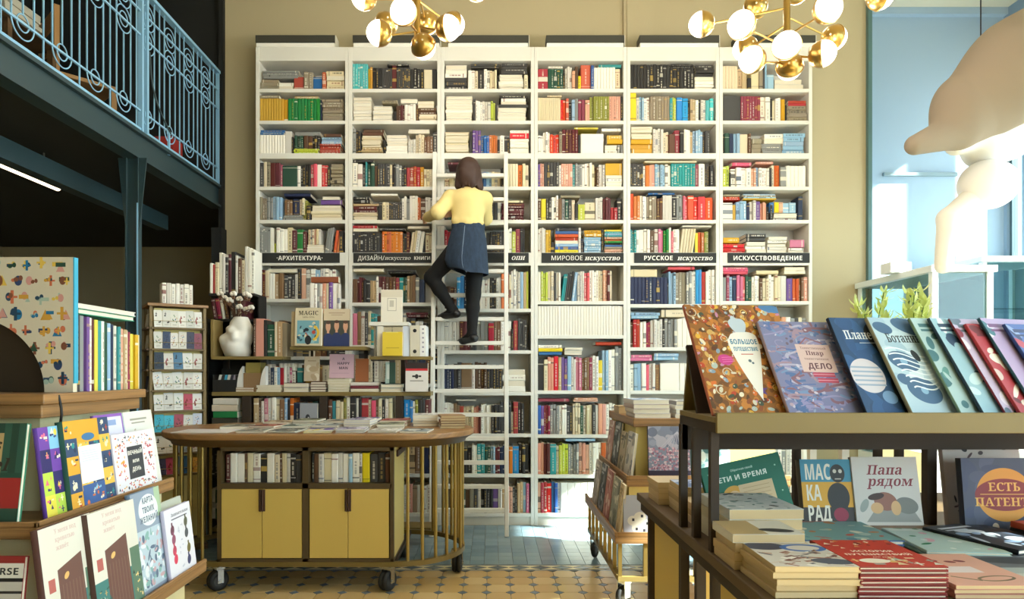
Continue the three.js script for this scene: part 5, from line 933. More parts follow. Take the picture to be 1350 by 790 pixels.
pile(402, 441, 1, 8, YE(411) + 42.2 * kE, zE - 0.16, ['#8a4a2a'], 'book', 'lying across the white row above the MAGIC book', { word: 'brown box book', dep: 0.06, edge: false });
// the lower shelf, seen just above the cart
const lowY = S0;
pile(279, 313, 6, 52, lowY, zE - 0.004, ['#b08048', '#d8d0bc', '#3a3428', '#1c7a40', '#c9b7a0', '#d4ccbe'], 'book', 'at the left end of the lower olive shelf', { word: 'book', dep: 0.17, loose: 1.5, edge: false });
spineRow(['t:7:52', 'n:3:50', 'w:4:48', 'p:5:52', 'w:5:52', 'w:6:53', 'c:5:51', 'N:6:50', 'l:4:52', 'k:3:50', 'o:5:52', 'v:10:46'], { seed: 78, k: kE, x: XE(333), y: lowY + 0.0005, z: zE - 0.01, dep: 0.17, where: 'on the lower olive shelf above the cart', group: 'books on the lower olive shelf' });
upBook(396, 419, 532, lowY, zE - 0.01, '#8a8c92', canvasTex(96, 96, (c, w, h) => { c.fillStyle = '#94969c'; c.fillRect(0, 0, w, h); c.fillStyle = '#2b2b30'; c.beginPath(); c.ellipse(44, 40, 12, 9, 0, 0, 7); c.fill(); c.fillStyle = '#c9c9cc'; c.beginPath(); c.ellipse(48, 42, 4, 4, 0, 0, 7); c.fill(); }), 'grey cover with a dark eye on the lower olive shelf', { t: 0.04, group: 'books on the lower olive shelf' });
spineRow(['n:5:50', 'a:5:48', 'c:5:49', 'c:5:47', 'i:4:52', 'w:5:54', 'k:8:54', 'W:3:52', 'k:4:50', 'r:9:52', 'c:4:50', 'P:6:49', 'n:3:50', 'c:5:52', 'k:4:50', 'w:5:51', 'c:5:52'], { seed: 79, k: kE, x: XE(432), y: lowY + 0.0005, z: zE - 0.01, dep: 0.17, where: 'between the dark posts on the lower olive shelf', group: 'books on the lower olive shelf' });
spineRow(['B:8:50', 'B:4:49', 'w:3:48', 'i:4:50', 'k:5:50', 'd:4:52', 'm:6:50'], { seed: 80, k: kE, x: XE(532), y: lowY + 0.0005, z: zE - 0.01, dep: 0.17, where: 'at the right end of the lower olive shelf', group: 'books on the lower olive shelf' });
// ---------------------------------------------------------------- the rolling cart with rounded ends
const CF = 3.98, CB = 4.82, CR = 0.42, CXL = -1.665, CXR = -0.598, CT = 0.955, CZ = -(CF + CR);
{
  const t = thing('cart', 'long rolling cart with rounded brass-barred ends, wooden top and yellow doors', 'cart', [(CXL + CXR) / 2, 0, CZ]);
  const hx = (CXR - CXL) / 2;
  const stadium = (r, L = hx) => { const S = new THREE.Shape(); S.moveTo(-L, -r); S.lineTo(L, -r); S.absarc(L, 0, r, -Math.PI / 2, Math.PI / 2, false); S.lineTo(-L, r); S.absarc(-L, 0, r, Math.PI / 2, Math.PI * 1.5, false); S.closePath(); return S; };
  const plate = (r, y0, y1, bev = 0) => { const g = new THREE.ExtrudeGeometry(stadium(r - bev), { depth: y1 - y0 - 2 * bev, bevelEnabled: bev > 0, bevelThickness: bev, bevelSize: bev, bevelSegments: 3, curveSegments: 40 }); return g.rotateX(-Math.PI / 2).translate(0, y0 + bev, 0); };
  const flatUV = (g, s) => { const p = g.attributes.position, u = g.attributes.uv; for (let i = 0; i < p.count; i++) u.setXY(i, p.getX(i) * s, (p.getZ(i) + p.getY(i)) * s * 3); return g; };
  part('tabletop', flatUV(plate(CR + 0.06, CT - 0.036, CT, 0.008), 0.8), new THREE.MeshStandardMaterial({ map: woodTex, roughness: 0.4 }), t);
  { // tapered apron under the top
    const ring = (r, y) => { const a = []; for (let i = 0; i < 80; i++) { const th = i / 80 * Math.PI * 2, c = Math.cos(th), s = Math.sin(th); a.push(V((c > 0 ? hx : -hx) + c * r, y, s * r)); } return a; };
    part('apron', loft([ring(CR + 0.055, CT - 0.037), ring(CR + 0.008, CT - 0.066), ring(CR + 0.003, CT - 0.082), ring(CR - 0.03, CT - 0.082), ring(CR - 0.03, CT - 0.037)]), mat('#5a4526', 0.45), t);
  }
  const rim = (r0, r1, y0, y1) => { const S = stadium(r1), H = new THREE.Path(stadium(r0).getPoints(40)); S.holes.push(H); return new THREE.ExtrudeGeometry(S, { depth: y1 - y0, bevelEnabled: false, curveSegments: 40 }).rotateX(-Math.PI / 2).translate(0, y0, 0); };
  part('base_frame', rim(CR - 0.03, CR, 0.15, 0.18), mat('#7d6a3a', 0.45, { metalness: 0.4 }), t);
  part('cross_bar', [box(0.03, 0.03, 2 * CR - 0.06, -hx, 0.165, 0), box(0.03, 0.03, 2 * CR - 0.06, hx, 0.165, 0)], M.bronze, t);
  for (const [sx, cx0] of [[1, hx], [-1, -hx]]) for (let k = 1; k <= 13; k++) {
    const th = -Math.PI / 2 + k * Math.PI / 14, x = cx0 + sx * Math.cos(th) * (CR - 0.016), z = Math.sin(th) * -(CR - 0.016);
    part('bar', cyl(0.0105, 0.0105, CT - 0.083 - 0.18, x, (CT - 0.083 + 0.18) / 2, z, 12), M.brassDull, t);
  }
  // cabinet block on the front side
  const zF = CR - 0.002, zBk = CR - 0.47, yB = 0.181, yS = 0.654, yT = CT - 0.083;
  const dx = (p) => X(p, CF) - (CXL + CXR) / 2;
  const L = dx(286), m0 = dx(398.5), m1 = dx(406.5), R = dx(519);
  part('frame', [span(L, L + 0.022, yB, yT, zBk, zF), span(R - 0.022, R, yB, yT, zF - 0.03, zF), span(m0, m1, yB, yT, zBk, zF), span(L, R, yB, yB + 0.018, zBk, zF), span(L + 0.022, R - 0.012, yS - 0.03, yS, zBk, zF), span(L, R, yT - 0.022, yT, zF - 0.03, zF)], mat('#524023', 0.6), t);
  part('side_panel', span(R - 0.012, R, yB + 0.019, yT, zBk, zF - 0.031), M.yellowLight, t, 'pale yellow end panel');
  part('back_panel', span(L + 0.023, R - 0.013, yB + 0.019, yT, zBk, zBk + 0.01), M.woodDark, t);
  for (const [a, b, hingeL] of [[dx(291.5), dx(344.8), 1], [dx(345.6), dx(397.5), 0], [dx(407.8), dx(458.2), 1], [dx(459), dx(512.5), 0]]) {
    const d = part('door', rspan(a, b, yB + 0.022, yS - 0.034, zF - 0.02, zF - 0.002, 0.002), M.yellow, t);
    const hx0 = hingeL ? b - 0.0178 : a + 0.0008;
    part('handle', [rspan(hx0, hx0 + 0.017, yS - 0.168, yS - 0.036, zF - 0.0015, zF + 0.004, 0.002), rspan(hx0 + (hingeL ? 0.010 : 0), hx0 + (hingeL ? 0.017 : 0.007), yS - 0.168, yS - 0.036, zF + 0.0042, zF + 0.018, 0.003)], M.leather, d, 'dark brown leather handle');
  }
  part('leather_flap', rspan(R + 0.001, R + 0.014, yT - 0.07, yT - 0.03, zBk + 0.01, zF - 0.1, 0.005), M.leather, t, 'dark leather strip');
  const caster = (x, z, turn) => {
    const c = new THREE.Group(); c.name = 'caster'; t.add(c); c.position.set(x, 0, z); c.rotation.y = turn;
    for (const dz of [-0.014, 0.014]) part('wheel', new THREE.TorusGeometry(0.045, 0.0175, 10, 24).translate(0, 0.0635, dz), M.rubber, c);
    part('hub', new THREE.CylinderGeometry(0.034, 0.034, 0.05, 18).rotateX(Math.PI / 2).translate(0, 0.0635, 0), mat('#3a3c3e', 0.4), c);
    part('fork', [span(-0.014, 0.022, 0.05, 0.136, 0.033, 0.038), span(-0.014, 0.022, 0.05, 0.136, -0.038, -0.033), span(-0.02, 0.03, 0.132, 0.1495, -0.038, 0.038)], M.chrome, c);
    part('axle', new THREE.CylinderGeometry(0.009, 0.009, 0.084, 12).rotateX(Math.PI / 2).translate(0, 0.0635, 0), M.chrome, c);
  };
  caster(X(510, 3.98) - (CXL + CXR) / 2, CR - 0.025, 1.05); caster(X(286, 4.0) - (CXL + CXR) / 2, CR - 0.03, 0.8);
  caster(hx + CR - 0.05, 0.02, 1.5); caster(-hx - CR + 0.06, 0.0, 1.5); caster(X(529, 4.65) - (CXL + CXR) / 2, -CR + 0.1, 1.5); caster(-hx + 0.1, -CR + 0.1, 1.5);
}
{
  const y = 0.654 + 0.0005, k = CF / FOCAL;
  spineRow(['m:6:37', 'w:9:39', 'w:10:38', 'n:3:39', 'c:8:39', 'w:10:38', 'k:9:36', 'w:10:39', 'c:7:37', 'n:3:39', 'c:6:39', 'W:5:38', 'k:7:38', 'd:8:37'], { seed: 91, k, x: X(294, CF), y, z: -CF - 0.035, dep: 0.2, where: 'in the left open bay of the yellow cart', group: 'books in the cart bays' });
  spineRow(['k:3:38', 'n:6:38', 'W:7:38', 'c:10:39', 'w:9:38', 'W:6:39', 'w:8:38', 'l:5:38', 'w:9:39', 'W:4:38', 'y:10:39', 'd:11:37', 'k:10:39', 'n:6:38'], { seed: 92, k, x: X(408.5, CF), y, z: -CF - 0.035, dep: 0.2, where: 'in the right open bay of the yellow cart', group: 'books in the cart bays' });
}
{
  // magazines and leaflets lying on the cart
  const arts = {};
  const mk = (x0, y, z0, w, h, t, turn, c, seed, label, name = 'magazine') => {
    const th = turn * D2R;
    const r = rngOf(seed), art = c.length === 1 ? c[0] : arts[c.join()] ??= canvasTex(160, 200, (q, W, H) => { q.fillStyle = c[0]; q.fillRect(0, 0, W, H); if (c.length > 1) { blobs(q, W, H, 30, [...c, c[c.length - 1], c[c.length - 2]], r, 10, 50); q.fillStyle = c[c.length - 1]; q.fillRect(14, 14, W * 0.6, 18); q.fillRect(14, 40, W * 0.4, 6); } });
    return nearBook({ name, category: name, w, h, t, x: x0 + Math.sin(th) * h / 2, y, z: z0 + Math.cos(th) * h / 2, flat: true, yaw: turn, art, color: c[0], soft: true, label, group: 'printed matter on the cart top' });
  };
  const Zf = CZ + CR;   // front edge
  mk(-1.78, CT + 0.0006, Zf - 0.15, 0.34, 0.24, 0.004, 0, ['#d6cfcb'], 300, 'large plain pale sheet at the left end of the cart top');
  const tones = {
    grey: ['#a8a498', '#8a8a80', '#c9b8a0', '#6a6a60'], reddish: ['#b06a58', '#8f4a40', '#c9a08a', '#4a2a26'], photographic: ['#c9c8c0', '#5a5c58', '#8f9088', '#2f302e'], sage: ['#aab4a8', '#6f7a6c', '#cfd0c4', '#40483f'],
    violet: ['#c9c5b8', '#5a4a8a', '#c9b83a', '#3a3a60'], slate: ['#8f9aa0', '#5a6468', '#c9cac4', '#33383a'], lilac: ['#c4c0cc', '#8f86a0', '#b8b4c0', '#4a4660'], white: ['#dcdad4', '#b8b4ae', '#8f8c88', '#9a968e'], olive: ['#7a7c60', '#55583f', '#a8a88a', '#2f3024'], tan: ['#b8a284', '#8f7a5c', '#d0c0a4', '#5c4a34'], crimson: ['#a8322c', '#8a2620', '#c9a090', '#5a1a16'],
  };
  // [column, row, tone, how many, thickness, turn]
  const piles = [[0, 0, 'grey', 2, 0.006, 3], [1, 0, 'photographic', 2, 0.005, -4], [2, 0, 'violet', 2, 0.006, 5], [3, 0, 'lilac', 3, 0.007, 2], [4, 0, 'white', 2, 0.006, -3], [5, 0, 'slate', 1, 0.01, -6], [0, 1, 'reddish', 2, 0.008, -5], [1, 1, 'sage', 2, 0.008, 4], [2, 1, 'slate', 2, 0.01, -4], [3, 1, 'lilac', 4, 0.011, -2], [4, 1, 'olive', 2, 0.012, 4], [-1, 1, 'grey', 1, 0.014, 6], [0, 2, 'tan', 2, 0.01, 5], [1, 2, 'olive', 3, 0.01, -3], [2, 2, 'grey', 2, 0.013, 4], [3, 2, 'violet', 3, 0.012, 2], [4, 2, 'crimson', 2, 0.015, -2], [5, 2, 'white', 4, 0.014, 6]];
  const r0 = rngOf(311);
  piles.forEach(([cx, cz, tone, n, t, turn], i) => {
    for (let k = 0; k < n; k++) mk(-1.475 + cx * 0.203 + RR(-0.004, 0.004, r0), CT + 0.0006 + k * (t * (cz ? 1.35 : 1) + 0.0006), Zf - 0.145 - cz * 0.242 + RR(-0.005, 0.005, r0), RR(0.165, 0.178, r0), RR(0.2, 0.215, r0), t * (cz ? 1.35 : 1), turn + RR(-2, 2, r0), k === n - 1 ? tones[tone] : [tones[tone][(k + 2) % 4]], 320 + i * 5 + k,
      `${n === 1 ? 'single' : k === n - 1 ? 'top' : k === 0 ? 'bottom' : ORD[k] + ' lowest'} magazine ${n === 1 ? '' : 'of '}${tone} ${n === 1 ? '' : 'pile '}${['in front row', 'in middle row', 'in back row'][cz]}, ${cx < 0 ? 'left-hand' : ORD[cx]} column of the cart top`);
  });
  // kraft notebooks piled at the rounded right end
  const r = rngOf(95);
  for (let k = 0; k < 5; k++) nearBook({ name: 'notebook', category: 'notebook', w: 0.16, h: 0.2, t: 0.0165, x: -0.255 + RR(-0.006, 0.006, r), y: CT + 0.0006 + k * 0.017, z: -4.33 + RR(-0.006, 0.006, r), flat: true, yaw: RR(-5, 5, r) + 6, color: ['#a08660', '#967c56', '#6a4434', '#b08a62', '#9a7a54'][k], pages: 'tan', label: `${['bottom', 'second lowest', 'third lowest', 'fourth lowest', 'top'][k]} kraft notebook in the pile on the cart's rounded right end`, group: 'kraft notebooks on the cart' });
}
// ---------------------------------------------------------------- rolling stepped display behind the right-hand table
const RXL = [0.69, 0.79, 0.86], RYL = [0.40, 0.69, 1.045], RZN = [-3.69, -3.86, -4.0], RZF = [-4.88, -4.86, -4.84], RXE = 1.75;
{
  const t = thing('stepped_trolley', 'wheeled stepped wooden display with yellow body and brass bars below', 'display stand', [1.2, 0, -4.3]);
  const o = (g) => g.translate(-1.2, 0, 4.3);
  RYL.forEach((y, k) => {
    const lipH = k < 2 ? 0.03 : 0, th = k < 2 ? 0.035 : 0.05;
    part('ledge', o(rspan(RXL[k], RXE, y - th, y, RZF[k], RZN[k], 0.004)), M.wood, t);
    if (lipH) part('lip', [o(rspan(RXL[k], RXL[k] + 0.014, y, y + lipH, RZF[k], RZN[k], 0.003)), o(rspan(RXL[k] + 0.0145, RXE, y, y + lipH, RZN[k] - 0.014, RZN[k], 0.003))], M.wood, t);
    if (k < 2) part('body', o(span(RXL[k + 1] + 0.02, RXE - 0.02, y + 0.0005, RYL[k + 1] - (k + 1 < 2 ? 0.0355 : 0.0505), RZF[k + 1] + 0.02, RZN[k + 1] - 0.03)), M.yellowLight, t);
  });
  part('base_frame', [[RXL[0] + 0.02, RXL[0] + 0.045, RZF[0], RZN[0] - 0.01], [RXE - 0.03, RXE, RZF[0], RZN[0] - 0.01]].map(([a, b, c, d]) => o(span(a, b, 0.15, 0.178, c, d))).concat([[RZN[0] - 0.035, RZN[0] - 0.01], [RZF[0], RZF[0] + 0.025]].map(([a, b]) => o(span(RXL[0] + 0.0455, RXE - 0.0305, 0.15, 0.178, a, b)))), M.olive, t);
  const y0 = 0.178, y1 = RYL[0] - 0.0355;
  for (let k = 0; k < 8; k++) part('bar', o(span(RXL[0] + 0.022, RXL[0] + 0.042, y0, y1, RZN[0] - 0.035 - k * 0.163, RZN[0] - 0.013 - k * 0.163)), M.brassDull, t);
  for (let k = 1; k < 8; k++) part('bar', o(span(RXL[0] + 0.022 + k * 0.142, RXL[0] + 0.044 + k * 0.142, y0, y1, RZN[0] - 0.035, RZN[0] - 0.013)), M.brassDull, t);
  for (const [x, z, a] of [[RXL[0] + 0.06, RZN[0] - 0.06, 0.6], [RXL[0] + 0.05, RZF[0] + 0.16, 1.1], [RXE - 0.08, RZN[0] - 0.08, 0.4], [RXE - 0.08, RZF[0] + 0.1, 0.4]]) {
    const c = new THREE.Group(); c.name = 'caster'; t.add(c); c.position.set(x - 1.2, 0, z + 4.3); c.rotation.y = a;
    part('wheel', new THREE.TorusGeometry(0.043, 0.016, 10, 24).translate(0, 0.0595, 0), M.rubber, c);
    part('hub', new THREE.CylinderGeometry(0.03, 0.03, 0.02, 18).rotateX(Math.PI / 2).translate(0, 0.0595, 0), mat('#4a4c4e', 0.4), c);
    part('fork', [span(-0.02, 0.025, 0.05, 0.135, -0.03, -0.025), span(-0.02, 0.025, 0.05, 0.135, 0.025, 0.03), span(-0.022, 0.03, 0.13, 0.15, -0.032, 0.032)], M.chrome, c);
  }
}
const sketchArt = (seed, cols, W = 128, H = 170) => canvasTex(W, H, (c, w, h) => { const r = rngOf(seed); c.fillStyle = cols[0]; c.fillRect(0, 0, w, h); blobs(c, w, h, 26, cols, r, 6, 28); c.fillStyle = cols[cols.length - 1]; c.fillRect(14, 16, w * 0.6, 10); c.fillRect(14, 32, w * 0.4, 6); });
{
  // covers on the left-facing ledges: yaw -90 turns them towards -x, the spine edge at the far end
  const side = (z, k, w, h, cols, seed, label, dx = 0) => nearBook({ w, h, t: 0.016, x: RXL[k] + 0.049 + dx * 0.3, y: RYL[k] + 0.0006, z, yaw: -90, lean: 7, color: cols[0], art: sketchArt(seed, cols), label, group: 'covers on the wheeled stepped display' });
  side(-4.68, 1, 0.2, 0.29, ['#b88a80', '#c9a090', '#8f5f58', '#e0cdbf'], 501, 'rosy cover farthest back on the upper side ledge of the wheeled display');
  side(-4.45, 1, 0.2, 0.3, ['#5a5a58', '#8f8f8a', '#2f2f30', '#c9c9c4'], 502, 'dark grey cover second from back on the upper side ledge');
  side(-4.26, 1, 0.19, 0.25, ['#b3a78f', '#8f8a78', '#d6ccb8', '#6a6658'], 503, 'beige cover in the middle of the upper side ledge', 0.02);
  side(-4.02, 1, 0.2, 0.27, ['#cfcac4', '#a8a49c', '#e0dcd6', '#8a8f94'], 504, 'pale grey cover nearest the front of the upper side ledge');
  side(-4.66, 0, 0.21, 0.3, ['#a8a098', '#c9c0b4', '#7a746c', '#e0d8cc'], 505, 'grey beige cover farthest back on the lower side ledge');
  side(-4.42, 0, 0.2, 0.31, ['#4f5054', '#8a8b90', '#2a2b2e', '#c0c0c4'], 506, 'charcoal cover second from back on the lower side ledge');
  side(-4.2, 0, 0.2, 0.3, ['#b87a74', '#c99a90', '#9a5a54', '#dcc0b4'], 507, 'salmon red cover in the middle of the lower side ledge');
  side(-3.97, 0, 0.19, 0.29, ['#8f9288', '#b8b8aa', '#6a6c62', '#d4d2c6'], 508, 'grey green cover nearest the front of the lower side ledge');
  side(-3.82, 0, 0.1, 0.28, ['#c9b48c', '#b39a70', '#d9caa8', '#8f7a54'], 509, 'narrow tan book at the front corner of the lower side ledge', 0.01);
  // covers on the front ledges
  const pinkArt = canvasTex(256, 340, (c, w, h) => { const r = rngOf(510); c.fillStyle = '#7c8296'; c.fillRect(0, 0, w, h); blobs(c, w, h * 0.4, 20, ['#8d93a8', '#a9a6b6', '#6a7086'], r, 20, 60); for (let k = 0; k < 240; k++) { c.fillStyle = pick(['#b98a9c', '#c9a6b2', '#a06a80', '#cfbcc4', '#84566c'], r); c.beginPath(); c.arc(r() * w, RR(h * 0.42, h * 0.85, r), RR(3, 9, r), 0, 7); c.fill(); } c.fillStyle = '#2a2038'; c.fillRect(0, h * 0.85, w, h * 0.15); c.strokeStyle = '#b8b4c4'; c.lineWidth = 3; for (let k = 0; k < 9; k++) { c.beginPath(); c.moveTo(w * 0.7, h * 0.1); c.lineTo(w * (0.3 + k * 0.09), h * 0.4); c.stroke(); } });
  nearBook({ w: 0.25, h: 0.31, t: 0.02, x: X(884, 3.92), y: RYL[1] + 0.0006, z: RZN[1] - 0.09, lean: 6, color: '#2a2038', art: pinkArt, label: 'picture book with pink blossom under a grey sky on the upper front ledge', group: 'covers on the wheeled stepped display' });
  nearBook({ w: 0.23, h: 0.26, t: 0.02, x: X(912, 3.92) + 0.12, y: RYL[1] + 0.0006, z: RZN[1] - 0.09, lean: 6, color: '#5a9a9a', art: sketchArt(511, ['#a9c4c4', '#6a9a9c', '#d4e0dc', '#3f6f74']), label: 'turquoise grey cover beside the pink blossom book', group: 'covers on the wheeled stepped display' });
  nearBook({ w: 0.17, h: 0.22, t: 0.018, x: X(843, 3.74), y: RYL[0] + 0.0006, z: RZN[0] - 0.08, lean: 6, color: '#8f8f9c', art: canvasTex(128, 170, (c, w, h) => { const r = rngOf(512); c.fillStyle = '#a8a9b6'; c.fillRect(0, 0, w, h); c.fillStyle = '#d9d4c8'; for (const [x, y, q] of [[40, 110, 24], [70, 95, 26], [95, 125, 22], [60, 140, 26]]) { c.beginPath(); c.ellipse(x, y, q, q * 0.9, 0, 0, 7); c.fill(); } blobs(c, w, h * 0.3, 0, ['#fff'], r, 1, 2); c.fillStyle = '#2c2c34'; for (const [x, y] of [[36, 100], [74, 84], [96, 116], [50, 140], [82, 146]]) c.fillRect(x, y, 10, 12); }), label: 'lilac grey cover with white animals on the lower front ledge', group: 'covers on the wheeled stepped display' });
  // piles on the top
  const top = (x, n, w, h, t, cols, art, where, edge = true) => {
    const r = rngOf(Math.round(x * 900));
    for (let k = 0; k < n; k++) nearBook({ w, h, t: t - 0.0006, x: x + RR(-0.006, 0.006, r), y: RYL[2] + 0.0006 + k * t, z: RZN[2] - 0.03 + RR(-0.008, 0.004, r), flat: true, yaw: RR(-2, 2, r), color: cols[k % cols.length], art: k === n - 1 ? art : null, label: `${k === n - 1 ? 'top' : k === 0 ? 'bottom' : ORD[k] + ' lowest'} book in the ${where} on the wheeled display`, group: 'piles on the wheeled display' });
  };
  top(0.985, 4, 0.22, 0.28, 0.028, ['#c9c0bc', '#d9d2cc', '#b8a4a0', '#d2ccc8'], sketchArt(513, ['#c8d0da', '#3f6fae', '#8aa8d0', '#e0e2e4']), 'pile under the blue and white cover');
  top(1.235, 4, 0.21, 0.28, 0.026, ['#d8d4ce', '#c9c8c4', '#dedad4', '#8f8c90'], sketchArt(514, ['#c9c8c6', '#9a9a9c', '#e0deda', '#6a6a70']), 'white pile right of the blue cover');
  const nb = nearBook({ w: 0.13, h: 0.18, t: 0.05, x: 0.925, y: RYL[2] + 0.0006, z: -4.45, flat: true, yaw: 0, color: '#b49a74', pages: 'tan', label: 'thick tan paperback lying behind the pile under the blue cover', group: 'piles on the wheeled display' });
}

// ---------------------------------------------------------------- the big table at the right, with the raised shelf
const TX = 0.576, TY = 0.85, TXR = 2.75, TZN = -1.36, TZF = -2.62, SY = 1.2105, SZ = -1.72;
{
  const t = thing('display_table', 'large dark framed display table with yellow sides and a raised olive book shelf', 'display table', [1.6, 0, -2.0]);
  const o = (g) => g.translate(-1.6, 0, 2.0);
  part('tabletop', o(rspan(TX, TXR, TY - 0.03, TY, TZF, TZN, 0.004)), mat('#574122', 0.6), t);
  part('top_frame', [o(span(TX + 0.012, TX + 0.04, TY - 0.065, TY - 0.0305, TZF + 0.02, TZN - 0.02)), o(span(TX + 0.0405, TXR - 0.02, TY - 0.065, TY - 0.0305, TZN - 0.05, TZN - 0.02))], M.bronze, t);
  part('side_panel', o(span(TX + 0.03, TX + 0.045, 0.05, TY - 0.066, -2.45, -2.07)), M.yellow, t);
  part('side_panel', o(span(TX + 0.03, TX + 0.045, 0.05, TY - 0.066, -1.745, -1.42)), M.yellow, t);
  part('cabinet_back', o(span(TX + 0.046, TXR - 0.1, 0.05, TY - 0.066, -2.0, -1.985)), M.yellow, t);
  for (const z of [-2.475, -2.06, -1.90, -1.765]) part('leg', o(span(TX + 0.015, TX + 0.042, 0, TY - 0.0305, z - 0.024, z)), M.bronze, t);
  for (const z of [-2.46, -1.42]) part('leg', o(span(TXR - 0.06, TXR - 0.03, 0, TY - 0.0305, z - 0.03, z)), M.bronze, t);
  // uprights and the raised shelf
  for (const z of [-2.03, -1.90, -1.75]) part('post', o(span(TX + 0.006, TX + 0.028, TY + 0.0005, SY - 0.0425, z - 0.022, z)), M.bronze, t);
  for (const x of [X(1225, 2.075), 2.1, 2.7]) part('post', o(span(x - 0.015, x + 0.015, TY + 0.0005, SY - 0.0165, -2.09, -2.0605)), M.bronze, t);
  for (const x of [X(1157, 2.32), X(1185, 2.32), X(1050, 2.32)]) part('back_post', o(span(x - 0.012, x + 0.012, TY + 0.0005, 1.10, -2.33, -2.31)), M.bronze, t);
  part('shelf_rail', [o(rspan(TX + 0.011, TXR, SY - 0.016, SY, -2.06, SZ - 0.0125, 0.003)), o(rspan(TX + 0.011, TXR, SY - 0.042, SY + 0.012, SZ - 0.012, SZ, 0.003))], M.olive, t);
  part('under_rail', [o(span(TX + 0.0115, TXR - 0.01, 1.09, SY - 0.0165, -2.06, -2.03)), o(span(TX + 0.0115, TX + 0.03, SY - 0.042, SY - 0.0165, -2.0295, SZ - 0.0125))], M.bronze, t);
  // the tent-shaped back rest
  const bar = (x0, x1, z0, y0, z1, y1, th) => { const S = new THREE.Shape(), n = V(0, z1 - z0, -(y1 - y0)); const L = Math.hypot(y1 - y0, z1 - z0), ny = (z1 - z0) / L * th, nz = -(y1 - y0) / L * th; S.moveTo(-z0, y0); S.lineTo(-z1, y1); S.lineTo(-z1 - nz, y1 + ny); S.lineTo(-z0 - nz, y0 + ny); S.closePath(); return new THREE.ExtrudeGeometry(S, { depth: x1 - x0, bevelEnabled: false }).rotateY(Math.PI / 2).translate(x0, 0, 0); };
  part('back_rest', o(bar(TX + 0.012, TXR - 0.05, -1.885, SY + 0.001, -1.99, SY + 0.2, 0.012)), M.bronze, t);
  part('back_slope', o(bar(TX + 0.02, TXR - 0.06, -2.056, SY + 0.001, -2.006, SY + 0.19, -0.012)), M.olive, t);
}
const artCarrot = canvasTex(720, 880, (c, w, h) => {
  const r = rngOf(601); c.fillStyle = '#8f5a22'; c.fillRect(0, 0, w, h);
  blobs(c, w, h, 320, ['#a8692a', '#6f451c', '#c07a30', '#5a3a1a', '#b8742e', '#8a4a22'], r, 12, 44);
  for (let k = 0; k < 260; k++) { const x = r() * w, y = r() * h, s = RR(8, 26, r); c.fillStyle = pick(['#c9a05a', '#a9b6b0', '#d06a2a', '#cfc8b4', '#b33f22', '#d9a83a', '#3f4a3a', '#7f94a8', '#e0d6c0', '#5a2f1a', '#b97fa0'], r); c.beginPath(); c.ellipse(x, y, s, s * RR(0.4, 0.9, r), r() * 3, 0, 7); c.fill(); if (r() < 0.5) { c.fillStyle = '#f0e8d8'; c.beginPath(); c.arc(x - s * 0.3, y - 2, 5, 0, 7); c.fill(); c.fillStyle = '#1c1614'; c.beginPath(); c.arc(x - s * 0.3, y - 2, 2.4, 0, 7); c.fill(); } if (r() < 0.25) { c.strokeStyle = pick(['#d9b060', '#8a3a1c', '#c9c0a8'], r); c.lineWidth = 7; c.beginPath(); c.arc(x, y, s * 1.4, r() * 6, r() * 6); c.stroke(); } }
  c.fillStyle = '#4a78a8'; c.beginPath(); c.ellipse(w * 0.92, 30, 90, 34, 0.2, 0, 7); c.fill();
  c.fillStyle = '#c23a86'; c.beginPath(); c.ellipse(w * 0.27, h * 0.53, 54, 42, 0.1, 0, 7); c.fill(); c.strokeStyle = '#e070b0'; c.lineWidth = 5; for (let k = -1; k < 2; k++) { c.beginPath(); c.moveTo(w * 0.3 - 46, h * 0.53 + k * 18); c.lineTo(w * 0.3 + 46, h * 0.53 + k * 16 - 6); c.stroke(); }
  c.fillStyle = '#5a3f8a'; c.beginPath(); c.moveTo(390, 660); c.lineTo(405, 690); c.lineTo(440, 690); c.lineTo(412, 712); c.lineTo(424, 745); c.lineTo(390, 724); c.lineTo(356, 745); c.lineTo(368, 712); c.lineTo(340, 690); c.lineTo(375, 690); c.fill();
  c.save(); c.translate(-w * 0.1, 0);
  c.fillStyle = '#e6e2dc'; c.beginPath(); c.moveTo(w * 0.5, h * 0.29); c.bezierCurveTo(w * 0.56, h * 0.26, w * 0.72, h * 0.25, w * 0.76, h * 0.3); c.bezierCurveTo(w * 0.8, h * 0.38, w * 0.72, h * 0.6, w * 0.63, h * 0.89); c.bezierCurveTo(w * 0.58, h * 0.8, w * 0.44, h * 0.48, w * 0.45, h * 0.35); c.closePath(); c.fill();
  c.fillStyle = '#b9c6d2'; c.beginPath(); c.moveTo(w * 0.56, h * 0.27); c.bezierCurveTo(w * 0.5, h * 0.2, w * 0.5, h * 0.16, w * 0.55, h * 0.14); c.bezierCurveTo(w * 0.56, h * 0.08, w * 0.6, h * 0.12, w * 0.61, h * 0.14); c.bezierCurveTo(w * 0.7, h * 0.12, w * 0.72, h * 0.2, w * 0.66, h * 0.27); c.closePath(); c.fill();
  c.fillStyle = '#2a6f94'; c.textAlign = 'center'; c.font = 'bold 50px sans-serif'; c.save(); c.translate(w * 0.615, h * 0.385); c.scale(0.82, 1.15); c.fillText('БОЛЬШОЕ', 0, 0); c.scale(0.62, 0.8); c.fillText('ПУТЕШЕСТВИЕ', 0, 62); c.restore(); c.fillStyle = '#c0564a'; c.fillRect(w * 0.55, h * 0.475, 90, 7); c.fillStyle = '#5a6a74'; c.beginPath(); c.arc(w * 0.62, h * 0.54, 12, 0, 7); c.arc(w * 0.645, h * 0.56, 9, 0, 7); c.fill(); c.restore();
});
